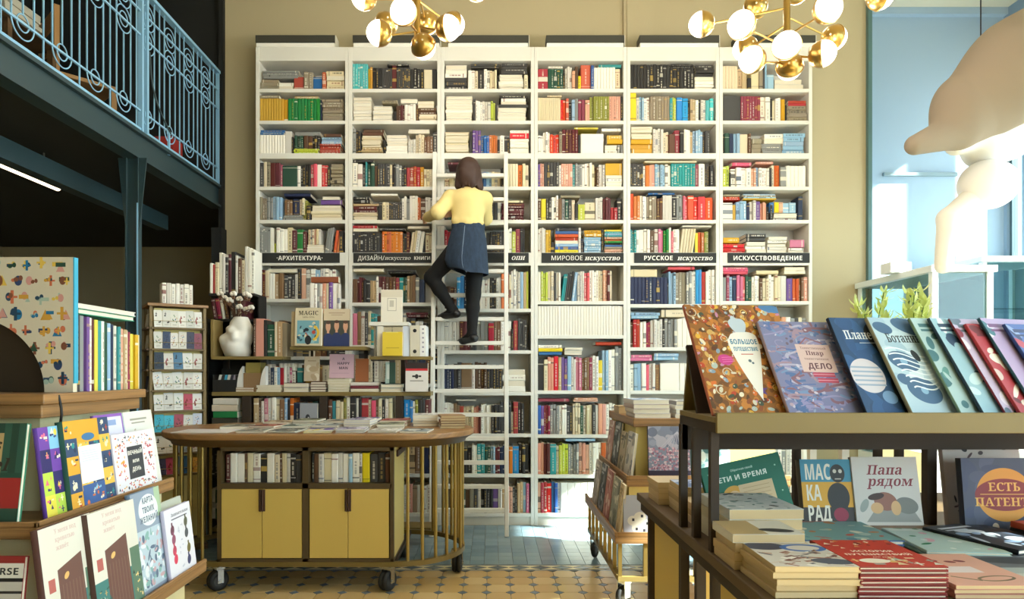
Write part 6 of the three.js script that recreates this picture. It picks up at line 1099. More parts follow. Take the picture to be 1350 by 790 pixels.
const artDelo = canvasTex(560, 700, (c, w, h) => {
  const r = rngOf(602); c.fillStyle = '#77799c'; c.fillRect(0, 0, w, h);
  for (let k = 0; k < 130; k++) { c.strokeStyle = pick(['#5a6a9c', '#8f88b0', '#9a8090', '#4f6a98', '#a8a4bc', '#7f5a68', '#6f88b0'], r); c.lineWidth = RR(5, 22, r); c.beginPath(); const x = r() * w, y = r() * h; c.moveTo(x, y); c.bezierCurveTo(x + RR(-120, 120, r), y + RR(-60, 60, r), x + RR(-120, 120, r), y + RR(-60, 60, r), x + RR(-180, 180, r), y + RR(-60, 60, r)); c.stroke(); }
  blobs(c, w, h, 90, ['#8f9ab8', '#b39aa4', '#6a5a6c', '#3f5a8c', '#c0b8c8'], r, 5, 18);
  c.strokeStyle = '#8a5a64'; c.lineWidth = 9; c.beginPath(); c.moveTo(230, 190); c.lineTo(300, 130); c.lineTo(400, 175); c.stroke();
  c.save(); c.translate(320, 290); c.rotate(0.03); c.fillStyle = '#cdb1ac'; c.fillRect(-120, -105, 240, 215); c.fillStyle = '#5a3440'; c.textAlign = 'center'; c.font = '24px serif'; c.fillText('Таинственный', 0, -68); c.font = 'bold 46px serif'; c.fillText('Пиар', 0, -22); c.font = '24px serif'; c.fillText('таинственное', 0, 16); c.font = 'bold 62px sans-serif'; c.fillText('ДЕЛО', 8, 84); c.fillStyle = '#b03f5a'; c.fillRect(-60, 112, 150, 34); c.fillRect(-40, 154, 140, 34); c.fillStyle = '#d9a0aa'; c.fillRect(-60, 124, 150, 5); c.fillRect(-40, 168, 140, 5); c.restore();
});
const artPlanet = canvasTex(560, 680, (c, w, h) => {
  const r = rngOf(603); c.fillStyle = '#22456c'; c.fillRect(0, 0, w, h); blobs(c, w, h, 60, ['#264c7a', '#1f4064', '#2b5484'], r, 30, 90);
  c.fillStyle = '#14181f'; c.beginPath(); c.moveTo(w * 0.62, 0); c.bezierCurveTo(w * 0.1, h * 0.16, w * 0.6, h * 0.32, w * 0.48, h * 0.62); c.bezierCurveTo(w * 0.38, h * 0.8, w * 0.5, h * 0.92, w * 0.45, h); c.lineTo(w, h); c.lineTo(w, 0); c.fill();
  c.fillStyle = '#c9c4cc'; c.beginPath(); c.ellipse(w * 0.2, h * 0.62, 115, 120, 0, 0, 7); c.fill(); c.strokeStyle = '#8fa0b8'; c.lineWidth = 12; for (let k = 0; k < 5; k++) { c.beginPath(); c.moveTo(w * 0.02, h * (0.53 + k * 0.045)); c.lineTo(w * 0.38, h * (0.54 + k * 0.045)); c.stroke(); }
  c.fillStyle = '#6f93bc'; c.beginPath(); c.ellipse(w * 0.36, h * 0.84, 50, 44, 0, 0, 7); c.fill(); for (let k = 0; k < 26; k++) { c.fillStyle = pick(['#b8b4ac', '#8f8a84', '#5a5a60'], r); c.beginPath(); c.ellipse(RR(w * 0.6, w, r), RR(h * 0.6, h, r), RR(3, 14, r), RR(2, 8, r), r() * 3, 0, 7); c.fill(); }
  c.fillStyle = '#dfe2e6'; c.save(); c.translate(62, 160); c.scale(0.72, 1.1); c.font = 'bold 82px serif'; c.fillText('Планеты', 0, 0); c.restore(); c.fillRect(150, 186, 200, 4);
});
const artBotan = canvasTex(560, 700, (c, w, h) => {
  const r = rngOf(604); c.fillStyle = '#a9c0cc'; c.fillRect(0, 0, w, h); blobs(c, w, h, 26, ['#b6cad4', '#9ab4c4', '#c4d2d8'], r, 40, 90);
  c.fillStyle = '#3f5f80'; for (const [x, y, a, b] of [[300, 70, 140, 60], [80, 80, 70, 44], [120, 330, 110, 70], [170, 540, 120, 90], [60, 460, 50, 40]]) { c.beginPath(); c.ellipse(x, y, a, b, 0.3, 0, 7); c.fill(); } c.fillStyle = '#7fa4c0'; for (const [x, y] of [[120, 330], [170, 540]]) { c.beginPath(); c.arc(x, y, 26, 0, 7); c.fill(); } c.strokeStyle = '#d9e2e6'; c.lineWidth = 10; for (let k = 0; k < 8; k++) { c.beginPath(); c.moveTo(20 + k * 12, 240 + k * 40); c.bezierCurveTo(140, 200 + k * 40, 210, 300 + k * 40, 300, 300 + k * 30); c.stroke(); }
  c.fillStyle = '#c0b096'; c.beginPath(); c.moveTo(w, 210); c.bezierCurveTo(w * 0.62, 260, w * 0.66, 420, w * 0.78, 700); c.lineTo(w, 700); c.fill(); c.strokeStyle = '#4a3c2c'; c.lineWidth = 4; for (let k = 0; k < 26; k++) { const a = -2.4 + k * 0.12; c.beginPath(); c.moveTo(w * 0.86, 560); c.lineTo(w * 0.86 + Math.cos(a) * 120, 560 + Math.sin(a) * 120); c.stroke(); } c.fillStyle = '#2a2118'; c.beginPath(); c.ellipse(w * 0.84, 420, 60, 70, 0, 0, 7); c.fill(); c.fillStyle = '#232a30'; c.beginPath(); c.ellipse(230, 290, 24, 44, -0.3, 0, 7); c.fill();
  c.fillStyle = '#20242a'; c.save(); c.translate(70, 190); c.scale(0.66, 1.05); c.font = 'bold 90px serif'; c.fillText('Ботаника', 0, 0); c.restore();
});
{
  const up = (o) => nearBook({ y: SY + 0.0006, lean: 31, group: 'picture books on the raised olive shelf', ...o });
  up({ w: 0.29, h: 0.36, t: 0.014, x: X(942, 1.735) + 0.145, z: -1.782, yaw: 8, art: artCarrot, color: '#8a3a22', spine: '#c2705a', label: 'large orange brown picture book with a white carrot shape, leftmost on the raised shelf' });
  up({ w: 0.245, h: 0.3, t: 0.013, x: X(1046, 1.735) + 0.118, z: -1.782, yaw: 9, lean: 31, art: artDelo, color: '#7a6f90', spine: '#b09aa8', label: 'violet blue detective picture book with a pinkish title tag on the raised shelf' });
  up({ w: 0.25, h: 0.31, t: 0.012, x: X(1149, 1.735) + 0.12, z: -1.782, yaw: 10, lean: 30, art: artPlanet, color: '#1a2f4c', spine: '#14243a', label: 'dark blue picture book about planets on the raised shelf' });
  up({ w: 0.25, h: 0.31, t: 0.012, x: X(1209, 1.735) + 0.115, z: -1.784, yaw: 14, lean: 30, art: artBotan, color: '#8f8a74', spine: '#9a9478', label: 'pale blue botany picture book with dark flowers on the raised shelf' });
  [[1274, ['#9fb8b8', '#c9c4b0', '#5a8a84', '#e0dccc', '#3f6a70'], '#6f8a74', 'first slanted cover right of the botany book, pale green with tan spine'], [1303, ['#8fb0bc', '#b8cfd2', '#4f6a80', '#e0e2dc', '#27405a'], '#22384a', 'slanted light blue cover with dark navy spine'], [1334, ['#b8a8c0', '#d6ccd8', '#8a3a4c', '#e0dcd8', '#5a6a7a'], '#8a2f3a', 'slanted lilac cover with a red spine'], [1352, ['#a83a44', '#c9b0a8', '#7fa09c', '#e2d8cc', '#6a2a30'], '#a02c34', 'slanted red and pale cover third from the right end'], [1378, ['#a894b8', '#c8bcd0', '#3a6a78', '#dcd6dc', '#6a3f6c'], '#1f5062', 'slanted violet cover with a deep teal spine'], [1410, ['#3f5a9a', '#7f90b8', '#a83a4c', '#d6d2d8', '#24305a'], '#27407a', 'rightmost visible slanted cover with a blue spine']].forEach(([p, cols, sp, label], k) => {
    up({ w: 0.24, h: 0.31 - (k === 3 || k === 5 ? 0.02 : 0), t: k === 2 ? 0.006 : 0.0095, x: X(p, 1.735) + 0.112, z: -1.792 - k * 0.0028, yaw: [17, 19, 20, 21, 21, 21][k], lean: 30, art: sketchArt(620 + k, cols, 200, 260), color: cols[0], spine: sp, label });
  });
}
// things standing on the table below the raised shelf
const artKids = canvasTex(420, 320, (c, w, h) => { c.fillStyle = '#0e6650'; c.fillRect(0, 0, w, h); c.fillStyle = '#d8e0d4'; c.font = 'bold 40px sans-serif'; c.fillText('ДЕТИ И ВРЕМЯ', 46, 100); c.font = '16px sans-serif'; c.fillText('Обратная связь', 150, 52); c.fillStyle = '#d09a3a'; c.beginPath(); c.ellipse(140, 200, 66, 74, 0, 0, 7); c.fill(); c.fillStyle = '#d9b88a'; c.beginPath(); c.ellipse(140, 206, 44, 52, 0, 0, 7); c.fill(); c.fillStyle = '#cdb48c'; c.fillRect(170, 130, 180, 130); c.fillStyle = '#8fbfa8'; for (const [x, y] of [[380, 60], [384, 200], [30, 40], [260, 40]]) c.fillRect(x, y, 8, 8); c.fillStyle = '#b0936a'; for (let k = 0; k < 5; k++) c.fillRect(190, 150 + k * 20, 140, 3); });
const artMask = canvasTex(360, 400, (c, w, h) => { c.fillStyle = '#3f86a0'; c.fillRect(0, 0, w, h * 0.36); c.fillStyle = '#d09a2a'; c.fillRect(0, h * 0.36, w, h * 0.4); c.fillStyle = '#2f2a28'; c.fillRect(0, h * 0.76, w, h); c.fillStyle = '#2a2827'; c.beginPath(); c.ellipse(260, 90, 52, 58, 0, 0, 7); c.fill(); c.beginPath(); c.ellipse(255, 240, 78, 90, 0, 0, 7); c.fill(); c.fillRect(195, 300, 120, 70); c.fillStyle = '#c9c2b4'; c.beginPath(); c.arc(242, 76, 13, 0, 7); c.arc(282, 76, 13, 0, 7); c.fill(); c.fillRect(240, 122, 44, 6); c.fillStyle = '#8a1f3a'; c.beginPath(); c.ellipse(262, 350, 52, 44, 0, 0, 7); c.fill(); c.fillStyle = '#ded8c8'; c.font = 'bold 140px sans-serif'; c.save(); c.scale(0.62, 1); c.fillText('МАС', 40, 130); c.fillText('КА', 40, 262); c.fillText('РАД', 40, 392); c.restore(); });
const artPapa = canvasTex(400, 420, (c, w, h) => { const r = rngOf(605); c.fillStyle = '#c6c1ba'; c.fillRect(0, 0, w, h); c.fillStyle = '#7a2430'; c.font = 'italic bold 82px serif'; c.fillText('Папа', 84, 110); c.fillText('рядом', 84, 180); c.fillStyle = '#8a8a84'; c.beginPath(); c.moveTo(60, h - 20); c.lineTo(120, 320); c.lineTo(350, 330); c.lineTo(390, h - 20); c.fill(); c.fillStyle = '#6f706a'; c.beginPath(); c.ellipse(310, 300, 70, 50, 0.2, 0, 7); c.fill(); c.fillStyle = '#8a5a4a'; c.beginPath(); c.ellipse(185, 275, 70, 56, 0.2, 0, 7); c.fill(); c.fillStyle = '#c9a070'; c.beginPath(); c.ellipse(130, 315, 38, 34, 0, 0, 7); c.fill(); c.beginPath(); c.ellipse(245, 315, 30, 44, 0, 0, 7); c.fill(); c.fillStyle = '#3a221c'; c.beginPath(); c.ellipse(130, 245, 50, 20, -0.2, 0, 7); c.fill(); c.fillStyle = '#8f9690'; c.beginPath(); c.ellipse(55, 300, 22, 44, 0.5, 0, 7); c.fill(); blobs(c, 1, 1, 0, ['#fff'], r, 1, 2); });
const artPatent = canvasTex(420, 420, (c, w, h) => { const r = rngOf(606); c.fillStyle = '#3f4558'; c.fillRect(0, 0, w, h); blobs(c, w, h, 30, ['#454c62', '#39405a', '#4a5068'], r, 20, 70); c.fillStyle = '#c98a2a'; c.beginPath(); c.arc(220, 205, 150, 0, 7); c.fill(); c.fillStyle = '#7a1c1c'; c.beginPath(); c.ellipse(220, 205, 158, 90, 0, 0, 7); c.fill(); c.fillStyle = '#d9a84a'; c.textAlign = 'center'; c.font = 'bold 66px serif'; c.fillText('ЕСТЬ', 220, 184); c.fillText('ПАТЕНТ?', 220, 268); c.fillRect(90, 200, 260, 4); c.fillStyle = '#d0c4b0'; for (const [x, y] of [[160, 385], [250, 390], [290, 380]]) { c.beginPath(); c.ellipse(x, y, 18, 24, 0, 0, 7); c.fill(); } });
const artInk = canvasTex(256, 330, (c, w, h) => { const r = rngOf(607); c.fillStyle = '#cdbfb6'; c.fillRect(0, 0, w, h); blobs(c, w, h, 34, ['#3a2a2c', '#5a3f40', '#2a2226', '#8a6a64'], r, 4, 16); });
{
  const st = (o) => nearBook({ y: TY + 0.0006, lean: 11, group: 'covers standing under the raised shelf', ...o });
  st({ w: 0.25, h: 0.18, t: 0.02, x: 0.80, z: -2.02, y: TY + 0.03, roll: 12, art: artKids, color: '#0f5a48', label: 'green landscape book tilted behind the magazine pile' });
  st({ w: 0.155, h: 0.19, t: 0.03, x: X(1082, 2.05), z: -2.02, y: TY + 0.018, art: artMask, color: '#5a4a2c', spine: '#4a4032', label: 'blue and yellow masquerade book with a black masked figure' });
  st({ w: 0.2, h: 0.205, t: 0.016, x: X(1160, 2.04), z: -2.0, y: TY + 0.014, art: artPapa, color: '#b9b3aa', label: 'pale grey book about a father with dark red lettering' });
  st({ w: 0.24, h: 0.255, t: 0.02, x: X(1295, 2.06), z: -2.055, y: TY + 0.0006, lean: 8, art: artInk, color: '#b9aaa2', label: 'pinkish book with dark ink leaves behind the dark blue patent book' });
  st({ w: 0.235, h: 0.22, t: 0.024, x: X(1313, 1.98), z: -1.965, y: TY + 0.0006, lean: 6, art: artPatent, color: '#2c3140', label: 'dark blue book with an orange globe and the word patent' });
}
const stack = (o) => {
  const r = rngOf(o.seed);
  for (let k = 0; k < o.n; k++) {
    const top = k === o.n - 1;
    nearBook({ name: o.name, category: o.name, w: o.w, h: o.h, t: o.t - 0.0006, x: o.x + RR(-1, 1, r) * (o.mess ?? 0.004), y: (o.y ?? TY) + 0.0006 + k * o.t, z: o.z + RR(-1, 1, r) * (o.mess ?? 0.004), flat: true, yaw: (o.turn || 0) + RR(-1, 1, r) * (o.skew ?? 1), color: o.cols[k % o.cols.length], art: top ? o.art : null, pages: o.pages, soft: o.soft, label: `${top ? 'top' : k === 0 ? 'bottom' : ORD[k] + ' lowest'} ${o.what} in the ${o.where}`, group: o.where });
  }
};
{
  const artMagz = canvasTex(300, 400, (c, w, h) => { const r = rngOf(608); c.fillStyle = '#cfd2d2'; c.fillRect(0, 0, w, h); for (let k = 0; k < 60; k++) { c.fillStyle = pick(['#3f6a64', '#8fa4a4', '#2a3434', '#6a8a86', '#e2e4e2', '#b8c0c0'], r); c.beginPath(); c.ellipse(r() * w, r() * h, RR(5, 24, r), RR(3, 14, r), r() * 3, 0, 7); c.fill(); } });
  const artInkB = canvasTex(240, 320, (c, w, h) => { c.fillStyle = '#d9d6cc'; c.fillRect(0, 0, w, h); c.fillStyle = '#b09a70'; c.fillRect(0, 0, w * 0.5, h); c.fillStyle = '#2c2e30'; c.beginPath(); c.ellipse(w * 0.7, h * 0.72, 60, 40, 0.5, 0, 7); c.fill(); });
  const artCity = canvasTex(320, 420, (c, w, h) => { const r = rngOf(609); c.fillStyle = '#c9c4bc'; c.fillRect(0, 0, w, h); c.fillStyle = '#3a3d50'; c.beginPath(); c.ellipse(70, 60, 90, 70, 0, 0, 7); c.fill(); c.strokeStyle = '#3f66a8'; c.lineWidth = 26; c.beginPath(); c.ellipse(220, 90, 80, 60, 0, 0, 7); c.stroke(); for (let k = 0; k < 60; k++) { c.save(); c.translate(RR(0, w, r), RR(150, h - 30, r)); c.rotate(RR(-1, 1, r)); c.fillStyle = pick(['#8a5a4a', '#c9b8a8', '#6a3f34', '#e0dcd4', '#4a4c5a', '#a88a78'], r); c.fillRect(0, 0, RR(20, 70, r), RR(8, 24, r)); c.restore(); } c.fillStyle = '#4a4f60'; c.beginPath(); c.ellipse(250, 330, 80, 50, 0.2, 0, 7); c.fill(); });
  const artRed = canvasTex(400, 500, (c, w, h) => { const r = rngOf(610); c.fillStyle = '#b8301f'; c.fillRect(0, 0, w, h); icons(c, 10, 10, w - 20, 150, 18, ['#d9c8a0', '#e0d8c4', '#c98a4a', '#7a1c14'], r, 16); icons(c, 10, h - 150, w - 20, 130, 14, ['#d9c8a0', '#cfd0c4', '#8fa49a', '#d9b070'], r, 22); c.fillStyle = '#e4dccb'; c.textAlign = 'center'; c.font = 'bold 44px sans-serif'; c.fillText('ИСТОРИЯ', w / 2, 240); c.fillText('ПУТЕШЕСТВИЙ', w / 2, 300); c.font = '24px sans-serif'; c.fillText('для детей', w / 2, 340); c.beginPath(); c.ellipse(120, 400, 70, 40, 0, 0, 7); c.fill(); });
  const artPink = canvasTex(360, 460, (c, w, h) => { c.fillStyle = '#dba795'; c.fillRect(0, 0, w, h); c.fillStyle = '#e2d4d6'; c.fillRect(20, 200, 220, 90); c.fillStyle = '#7a2f34'; for (const [x, y] of [[70, 120], [130, 110], [200, 130], [250, 118]]) { c.beginPath(); c.ellipse(x, y, 24, 16, 0.3, 0, 7); c.fill(); } c.strokeStyle = '#7a6a50'; c.lineWidth = 12; c.beginPath(); c.ellipse(230, 370, 80, 30, -0.2, 0, 7); c.stroke(); c.beginPath(); c.moveTo(60, 340); c.lineTo(150, 400); c.stroke(); });
  const artMapy = sketchArt(611, ['#7aa4a4', '#a8c0b8', '#d0c090', '#c07a4a', '#5a8a9c', '#e0dcc8', '#b85a4a'], 300, 300);
  const artMint = sketchArt(612, ['#b8d0cc', '#cfe0dc', '#3f8a68', '#d9a8b8', '#dfe8e4'], 256, 320);
  const artLand = canvasTex(320, 260, (c, w, h) => { c.fillStyle = '#6a7078'; c.fillRect(0, 0, w, h); c.fillStyle = '#3f444c'; c.beginPath(); c.ellipse(150, 60, 170, 40, 0.1, 0, 7); c.fill(); c.fillStyle = '#a9b4b4'; c.fillRect(0, 130, w, 130); c.fillStyle = '#c3c8c2'; c.fillRect(0, 190, w, 70); });
  stack({ seed: 701, n: 4, w: 0.2, h: 0.235, t: 0.028, x: 0.735, z: -1.757, cols: ['#cfc4a8', '#d2c8b0', '#c9bda0', '#cdd0d0'], art: artMagz, pages: 'tan', what: 'thick magazine', where: 'white and teal magazine pile at the table edge', name: 'magazine', soft: true, mess: 0.006, skew: 3 });
  stack({ seed: 702, n: 4, w: 0.175, h: 0.145, t: 0.0215, x: 0.675, z: -1.595, cols: ['#c2a87a', '#b99e70', '#c9b086', '#d6d0c4'], art: artInkB, pages: 'tan', what: 'thick tan paperback', where: 'paperback pile between the magazines and the city books', name: 'book', soft: true });
  stack({ seed: 703, n: 5, w: 0.18, h: 0.19, t: 0.0136, x: 0.69, z: -1.395, cols: ['#c0a678', '#bca274', '#c6ac80'], art: artCity, pages: 'tan', what: 'tan edged city book', where: 'front pile with a city on its cover', name: 'book', soft: true, mess: 0.005 });
  stack({ seed: 704, n: 7, w: 0.185, h: 0.22, t: 0.0098, x: 0.872, z: -1.392, cols: ['#7a1a14', '#8a2018', '#701812'], art: artRed, what: 'red history book', where: 'red pile at the front of the table', name: 'book', mess: 0.003 });
  stack({ seed: 705, n: 3, w: 0.19, h: 0.24, t: 0.0095, x: 1.075, z: -1.392, cols: ['#c08a7a', '#b87f70', '#d09a8a'], art: artPink, pages: 'tan', what: 'salmon pink book', where: 'pink pile right of the red one', name: 'book', soft: true, mess: 0.003 });
  stack({ seed: 706, n: 2, w: 0.26, h: 0.24, t: 0.014, x: 0.975, z: -1.765, cols: ['#4a7a84', '#3f5f9c'], art: artMapy, what: 'blue green activity book', where: 'flat pair in front of the masquerade book', name: 'book', mess: 0.003, turn: -2 });
  stack({ seed: 707, n: 2, w: 0.2, h: 0.25, t: 0.010, x: 1.22, z: -1.68, cols: ['#8fb0a8', '#b0c8c4'], art: artMint, what: 'mint white book', where: 'flat pair in front of the pale father book', name: 'book', mess: 0.003, turn: -6 });
  stack({ seed: 708, n: 2, w: 0.2, h: 0.26, t: 0.014, x: 1.425, z: -1.70, cols: ['#201c1a', '#1c2430'], art: sketchArt(613, ['#27303c', '#8fa8c8', '#3a4658', '#c9d2dc']), what: 'black bordered book', where: 'flat dark pair before the patent book', name: 'book', mess: 0.006, turn: 16, skew: 4 });
  stack({ seed: 709, n: 3, w: 0.24, h: 0.2, t: 0.018, x: 1.63, z: -1.70, cols: ['#3a2420', '#2a2a2c', '#b84a28'], art: canvasTex(160, 140, (c, w, h) => { c.fillStyle = '#b8482a'; c.fillRect(0, 0, w, h); c.fillStyle = '#c9a0a8'; c.beginPath(); c.ellipse(w * 0.75, h * 0.7, 26, 18, 0, 0, 7); c.fill(); c.fillStyle = '#8a2f2a'; c.fillRect(0, h * 0.62, w * 0.6, 10); }), what: 'orange red book', where: 'flat pile at the right end of the table', name: 'book', mess: 0.006, turn: 8 });
  stack({ seed: 710, n: 1, w: 0.3, h: 0.2, t: 0.012, x: 1.35, z: -1.47, cols: ['#4a4e54'], art: artLand, what: 'grey landscape photo book', where: 'empty space right of the pink pile', name: 'book' });
  // at the far left corner of the table
  stack({ seed: 711, n: 5, w: 0.17, h: 0.16, t: 0.019, x: 0.715, z: -2.19, cols: ['#bfa47a', '#c9b088', '#a98f68'], art: sketchArt(614, ['#6f88b8', '#8fa4cc', '#4f6aa0', '#b8c4dc']), pages: 'tan', what: 'thick paperback', where: 'blue topped pile at the far table corner', name: 'book', soft: true });
  stack({ seed: 712, n: 4, w: 0.13, h: 0.15, t: 0.02, x: 0.665, z: -2.375, cols: ['#b89c74', '#c4aa80'], art: '#c9b79a', pages: 'tan', what: 'tan paperback', where: 'tan pile behind the blue topped pile', name: 'book', soft: true });
  stack({ seed: 713, n: 3, w: 0.12, h: 0.12, t: 0.022, x: 0.69, z: -2.06, cols: ['#bfa680', '#a88a60'], art: '#b8a07a', pages: 'tan', what: 'small tan paperback', where: 'small pile between the dark posts', name: 'book', soft: true });
}
// ---------------------------------------------------------------- brass chandeliers
function chandelier(cx, d, yTop, globes, label) {
  const t = thing('chandelier', label, 'chandelier', [X(cx, d), 0, -d], 0, 'brass chandeliers with half white globes');
  const R = 0.073, opal = new THREE.MeshStandardMaterial({ color: new THREE.Color('#fffaf0'), emissive: new THREE.Color(1.0, 0.93, 0.82), emissiveIntensity: 1.0, roughness: 0.15 });
  const dome = new THREE.SphereGeometry(R, 24, 12, 0, Math.PI * 2, 0, Math.PI / 2), back = new THREE.SphereGeometry(R + 0.0006, 24, 12, 0, Math.PI * 2, Math.PI / 2, Math.PI / 2);
  let low = 9;
  for (const [px, py, dd] of globes) {
    const p = V(X(px, d + dd) - X(cx, d), Y(py, d + dd), -dd); low = Math.min(low, p.y);
    const out = V(p.x, 0, p.z).length() < 0.04 ? V(0.3, -0.3, -0.9).normalize() : V(p.x, 0.0, p.z).normalize();
    const q = new THREE.Quaternion().setFromUnitVectors(V(0, 1, 0), out);
    const g = new THREE.Group(); g.name = 'globe'; t.add(g); g.position.copy(p); g.quaternion.copy(q);
    part('opal_glass', dome, opal, g).castShadow = false; part('brass_shell', back, M.brass, g); part('rim', new THREE.TorusGeometry(R + 0.001, 0.003, 6, 32).rotateX(Math.PI / 2), M.brass, g);
    part('holes', [0, 1, 2, 3, 4].map((k) => new THREE.CylinderGeometry(0.006, 0.006, 0.003, 8).translate(0, -R - 0.0006, 0).rotateX(0.45).rotateY(k * 1.2566)), mat('#e8d9b0', 0.4), g);
    const a = p.clone().addScaledVector(out, -R), y0 = p.y + 0.012;
    if (out.y === 0) part('arm', rod(a, V(0, y0 + 0.03, 0), 0.006, 8), M.brass, t);
    const L = new THREE.PointLight(new THREE.Color(1.0, 0.92, 0.82), 0.5); L.position.copy(p.clone().addScaledVector(out, R + 0.03)); L.castShadow = true; L.shadow.radius = 4; t.add(L);
  }
  part('stem', [cyl(0.019, 0.019, HC - 0.002 - low, 0, (HC - 0.002 + low) / 2, 0, 20)], M.brass, t);
  part('canopy', cyl(0.07, 0.07, 0.03, 0, HC - 0.0165, 0, 28), M.brass, t);
}
chandelier(1037.5, 3.8, 0, [[925, 32, 0.1], [978, 33, -0.32], [996, 9, 0.35], [992, 79, -0.12], [983, 64, 0.2], [1037, 60, -0.27], [1041, 88, 0.0], [1091, 12, -0.36], [1084, 71, -0.1], [1099, 50, 0.16], [1160, -4, 0.05], [1050, -10, 0.5]], 'brass chandelier with a thick stem over the right half of the room');
chandelier(550, 3.9, 0, [[500, 44, -0.06], [532, 16, -0.3], [509, 32, 0.24], [558, 61, 0.0], [562, 30, 0.3], [590, 37, -0.06], [597, 32, 0.2], [480, -4, -0.1], [628, -16, -0.1]], 'brass chandelier cut by the picture top over the left half of the room');

// ---------------------------------------------------------------- window bay at the right
{
  // big hanging papier-mache figure
  const d = 4.6, t = thing('hanging_sculpture', 'huge smooth white papier mache creature, back shade-toned, hanging by a wire in the window bay', 'sculpture', [X(1290, d), 0, -d]);
  const o = V(-t.position.x, 0, d), A = (px, py, dd = d) => P(px, py, dd).add(o), k = d / FOCAL;
  part('back', capsules([[A(1278, 138), A(1345, 92, d - 0.1), 44 * k, 62 * k], [A(1345, 92, d - 0.1), A(1430, 48, d - 0.2), 64 * k, 72 * k], [A(1262, 172, d - 0.02), A(1207, 191, d - 0.05), 24 * k, 13 * k], [A(1266, 160), A(1300, 140), 30 * k, 40 * k]], 0.018, 0.09, 0.06), mat('#8c7d6a', 0.85), t, 'back and flipper, shade put into their tan colour');  // tan stands in for shade on the upper part of the white figure
  part('belly', capsules([[A(1262, 190, d + 0.06), A(1330, 158, d + 0.16), 15 * k, 34 * k], [A(1330, 158, d + 0.16), A(1410, 110, d + 0.1), 36 * k, 52 * k], [A(1296, 196, d + 0.14), A(1330, 186, d + 0.14), 26 * k, 26 * k]], 0.016, 0.07, 0.06), mat('#dedbd4', 0.75), t, 'white paper belly');
  part('head', capsules([[A(1299, 243, d + 0.1), A(1306, 244, d + 0.1), 32 * k, 32 * k]], 0.012, 0.02, 0.05), mat('#ece9e4', 0.75), t, 'round white head');
  part('limb', capsules([[A(1280, 262, d + 0.1), A(1250, 288, d + 0.1), 14 * k, 13 * k], [A(1250, 288, d + 0.1), A(1244, 350, d + 0.1), 13 * k, 11 * k]], 0.009, 0.03, 0.04), mat('#e6e0d4', 0.75), t, 'thick pale limb');
  part('wire', [rod(A(1293, 62, d - 0.05), V(A(1293, 62, d - 0.05).x, HC, A(1293, 62, d - 0.05).z), 0.004, 6), rod(A(1380, 20, d - 0.15), V(A(1380, 20, d - 0.15).x, HC, A(1380, 20, d - 0.15).z), 0.004, 6)], M.rubber, t);
}
{
  const t = thing('wall_bar', 'thin grey metal bar fixed across the pale blue bay wall', 'bar', [X(1213, 6.68), Y(230, 6.68), -6.68]);
  part('bar', rbox(98 * 6.64 / FOCAL, 0.035, 0.03, 0, 0, 0, 0.004), mat('#7f9298', 0.5), t);
  for (const s of [-1, 1]) part('bracket', box(0.02, 0.03, 0.006, s * 0.3, 0, -0.0172), mat('#7f9298', 0.5), t);
}
{
  // glass display cabinets with white frames
  const cab = (x0, x1, y1, z0, z1, label, nz) => {
    const t = thing('glass_cabinet', label, 'cabinet', [(x0 + x1) / 2, 0, (z0 + z1) / 2]);
    const hx = (x1 - x0) / 2, hz = (z0 - z1) / 2, f = 0.045, w = mat('#dfe3e0', 0.45);
    part('base', rspan(-hx, hx, 0.02, 0.62, -hz, hz, 0.004), w, t);
    part('top', rspan(-hx - 0.02, hx + 0.02, y1 - 0.05, y1, -hz - 0.02, hz + 0.02, 0.004), w, t);
    for (const [x, z] of [[-hx, -hz], [hx - f, -hz], [-hx, hz - f], [hx - f, hz - f]]) part('post', span(x, x + f, 0.6205, y1 - 0.0505, z, z + f), w, t);
    part('pane', span(-hx + 0.012, -hx + 0.017, 0.625, y1 - 0.055, -hz + f, hz - f), M.glassTint, t);
    part('pane', span(-hx + f, hx - f, 0.625, y1 - 0.055, hz - 0.017, hz - 0.012), M.glassTint, t);
    for (let k = 1; k <= nz; k++) part('shelf', span(-hx + f, hx - f, 0.62 + k * (y1 - 0.67) / (nz + 1), 0.63 + k * (y1 - 0.67) / (nz + 1), -hz + f, hz - f), M.glassTint, t);
    part('back', span(hx - 0.02, hx - 0.015, 0.625, y1 - 0.055, -hz + f, hz - f), mat('#8fa0a2', 0.7), t);
    return t;
  };
  cab(3.32, 3.78, 2.13, -4.97, -5.98, 'white framed glass cabinet beside the beige pillar, behind the leafy plants', 3);
  cab(X(1279, 6.1), 5.1, 2.37, -5.95, -6.45, 'white framed glass cabinet in the corner of the bay under the sculpture', 3);
  const q = thing('carton', 'small white carton standing on the glass cabinet by the pillar', 'box', [X(1181, 5.4), 2.1305, -5.4]);
  part('body', rbox(0.17, 0.085, 0.14, 0, 0.043, 0, 0.003), mat('#e4e4df', 0.7), q); part('label', box(0.11, 0.035, 0.001, 0, 0.043, 0.0706), mat('#b9bcb4', 0.7), q);
}
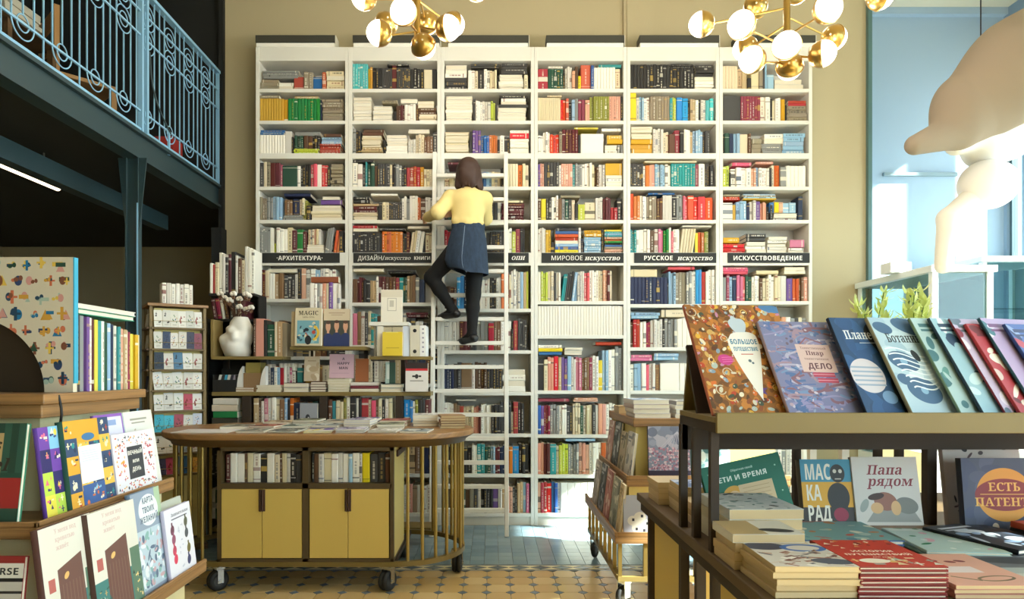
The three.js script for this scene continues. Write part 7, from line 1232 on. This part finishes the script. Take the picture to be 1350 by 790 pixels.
{
  // plant stand hidden behind the raised shelf, with two leafy plants whose tops show
  const t = thing('plant_stand', 'slim white plant stand behind the raised shelf, mostly hidden', 'stand', [1.78, 0, -2.95]);
  part('top', rbox(0.62, 0.03, 0.34, 0, 1.235, 0, 0.004), M.white, t);
  for (const [x, z] of [[-0.28, -0.14], [0.28, -0.14], [-0.28, 0.14], [0.28, 0.14]]) part('leg', box(0.03, 1.22, 0.03, x, 0.61, z), M.white, t);
  const leafM = new THREE.MeshPhysicalMaterial({ color: new THREE.Color('#dbe48c'), roughness: 0.6, transmission: 0.4, thickness: 0, side: THREE.DoubleSide });  // sunlit brightness is put into the pale leaf colour
  const leaf = (L, W) => { const g = new THREE.PlaneGeometry(W, L, 2, 5).translate(0, L / 2, 0), p = g.attributes.position; for (let i = 0; i < p.count; i++) { const v = p.getY(i) / L, s = Math.sin(Math.PI * Math.min(1, v * 0.94 + 0.06)); p.setX(i, p.getX(i) * s); p.setZ(i, -v * v * L * 0.35 - Math.abs(p.getX(i)) * -0.25); } g.computeVertexNormals(); return g; };
  [[X(1147, 2.95), 'leafy green plant behind the planet book', 11, 0.3], [X(1203, 2.95), 'taller leafy green plant behind the botany book', 12, 0.32]].forEach(([x, label, seed, hh]) => {
    const r = rngOf(seed), p = thing('potted_plant', label, 'plant', [x, 1.2505, -2.95], 0, 'leafy plants behind the raised shelf');
    part('pot', new THREE.LatheGeometry([[0, 0], [0.06, 0], [0.075, 0.13], [0.08, 0.14], [0.07, 0.14], [0.068, 0.12], [0, 0.12]].map(([a, b]) => new THREE.Vector2(a, b)), 24), M.ceramic, p);
    for (let k = 0; k < 9; k++) {
      const a = r() * 6.28, e = V(Math.cos(a) * RR(0.02, 0.08, r), hh + RR(-0.02, 0.13, r), Math.sin(a) * RR(0.03, 0.1, r));
      const st = part('stem', new THREE.TubeGeometry(new THREE.CatmullRomCurve3([V(0, 0.1, 0), V(e.x * 0.4, e.y * 0.6, e.z * 0.4), e]), 8, 0.0022, 5), mat('#6a7f34', 0.7), p);
      for (let q = 0; q < 14; q++) { const lf = part('leaf', leaf(RR(0.035, 0.065, r), RR(0.014, 0.022, r)), leafM, st); lf.position.copy(V(0, 0.1, 0).lerp(e, 1 - (q % 4) * 0.1)); lf.rotation.set(RR(0.5, 1.7, r), r() * 6.28, 0, 'YXZ'); }
    }
  });
}
{
  // pale drawer chest standing in the sun, glimpsed under the raised shelf
  const t = thing('drawer_chest', 'white chest of drawers glimpsed beneath the raised shelf', 'chest', [3.1, 0, -4.15]);
  part('body', rbox(1.1, 0.82, 0.5, 0, 0.44, 0, 0.004), mat('#d9d9d2', 0.5), t);
  for (let k = 0; k < 3; k++) { const d = part('drawer', rbox(1.04, 0.24, 0.02, 0, 0.17 + k * 0.26, 0.2605, 0.003), mat('#e0e0da', 0.5), t); part('handle', rod(V(-0.08, 0.17 + k * 0.26, 0.285), V(0.08, 0.17 + k * 0.26, 0.285), 0.008), M.rubber, d); }
  part('plinth', box(1.0, 0.03, 0.44, 0, 0.015, 0), mat('#5a5a56', 0.7), t);
}
{
  const o = part('shelved_books', rest, M.books, scene); o.userData.kind = 'stuff'; o.userData.label = 'remaining smaller books packed on the shelves along the back wall'; o.userData.category = 'books';
}
renderer.render(scene, camera);
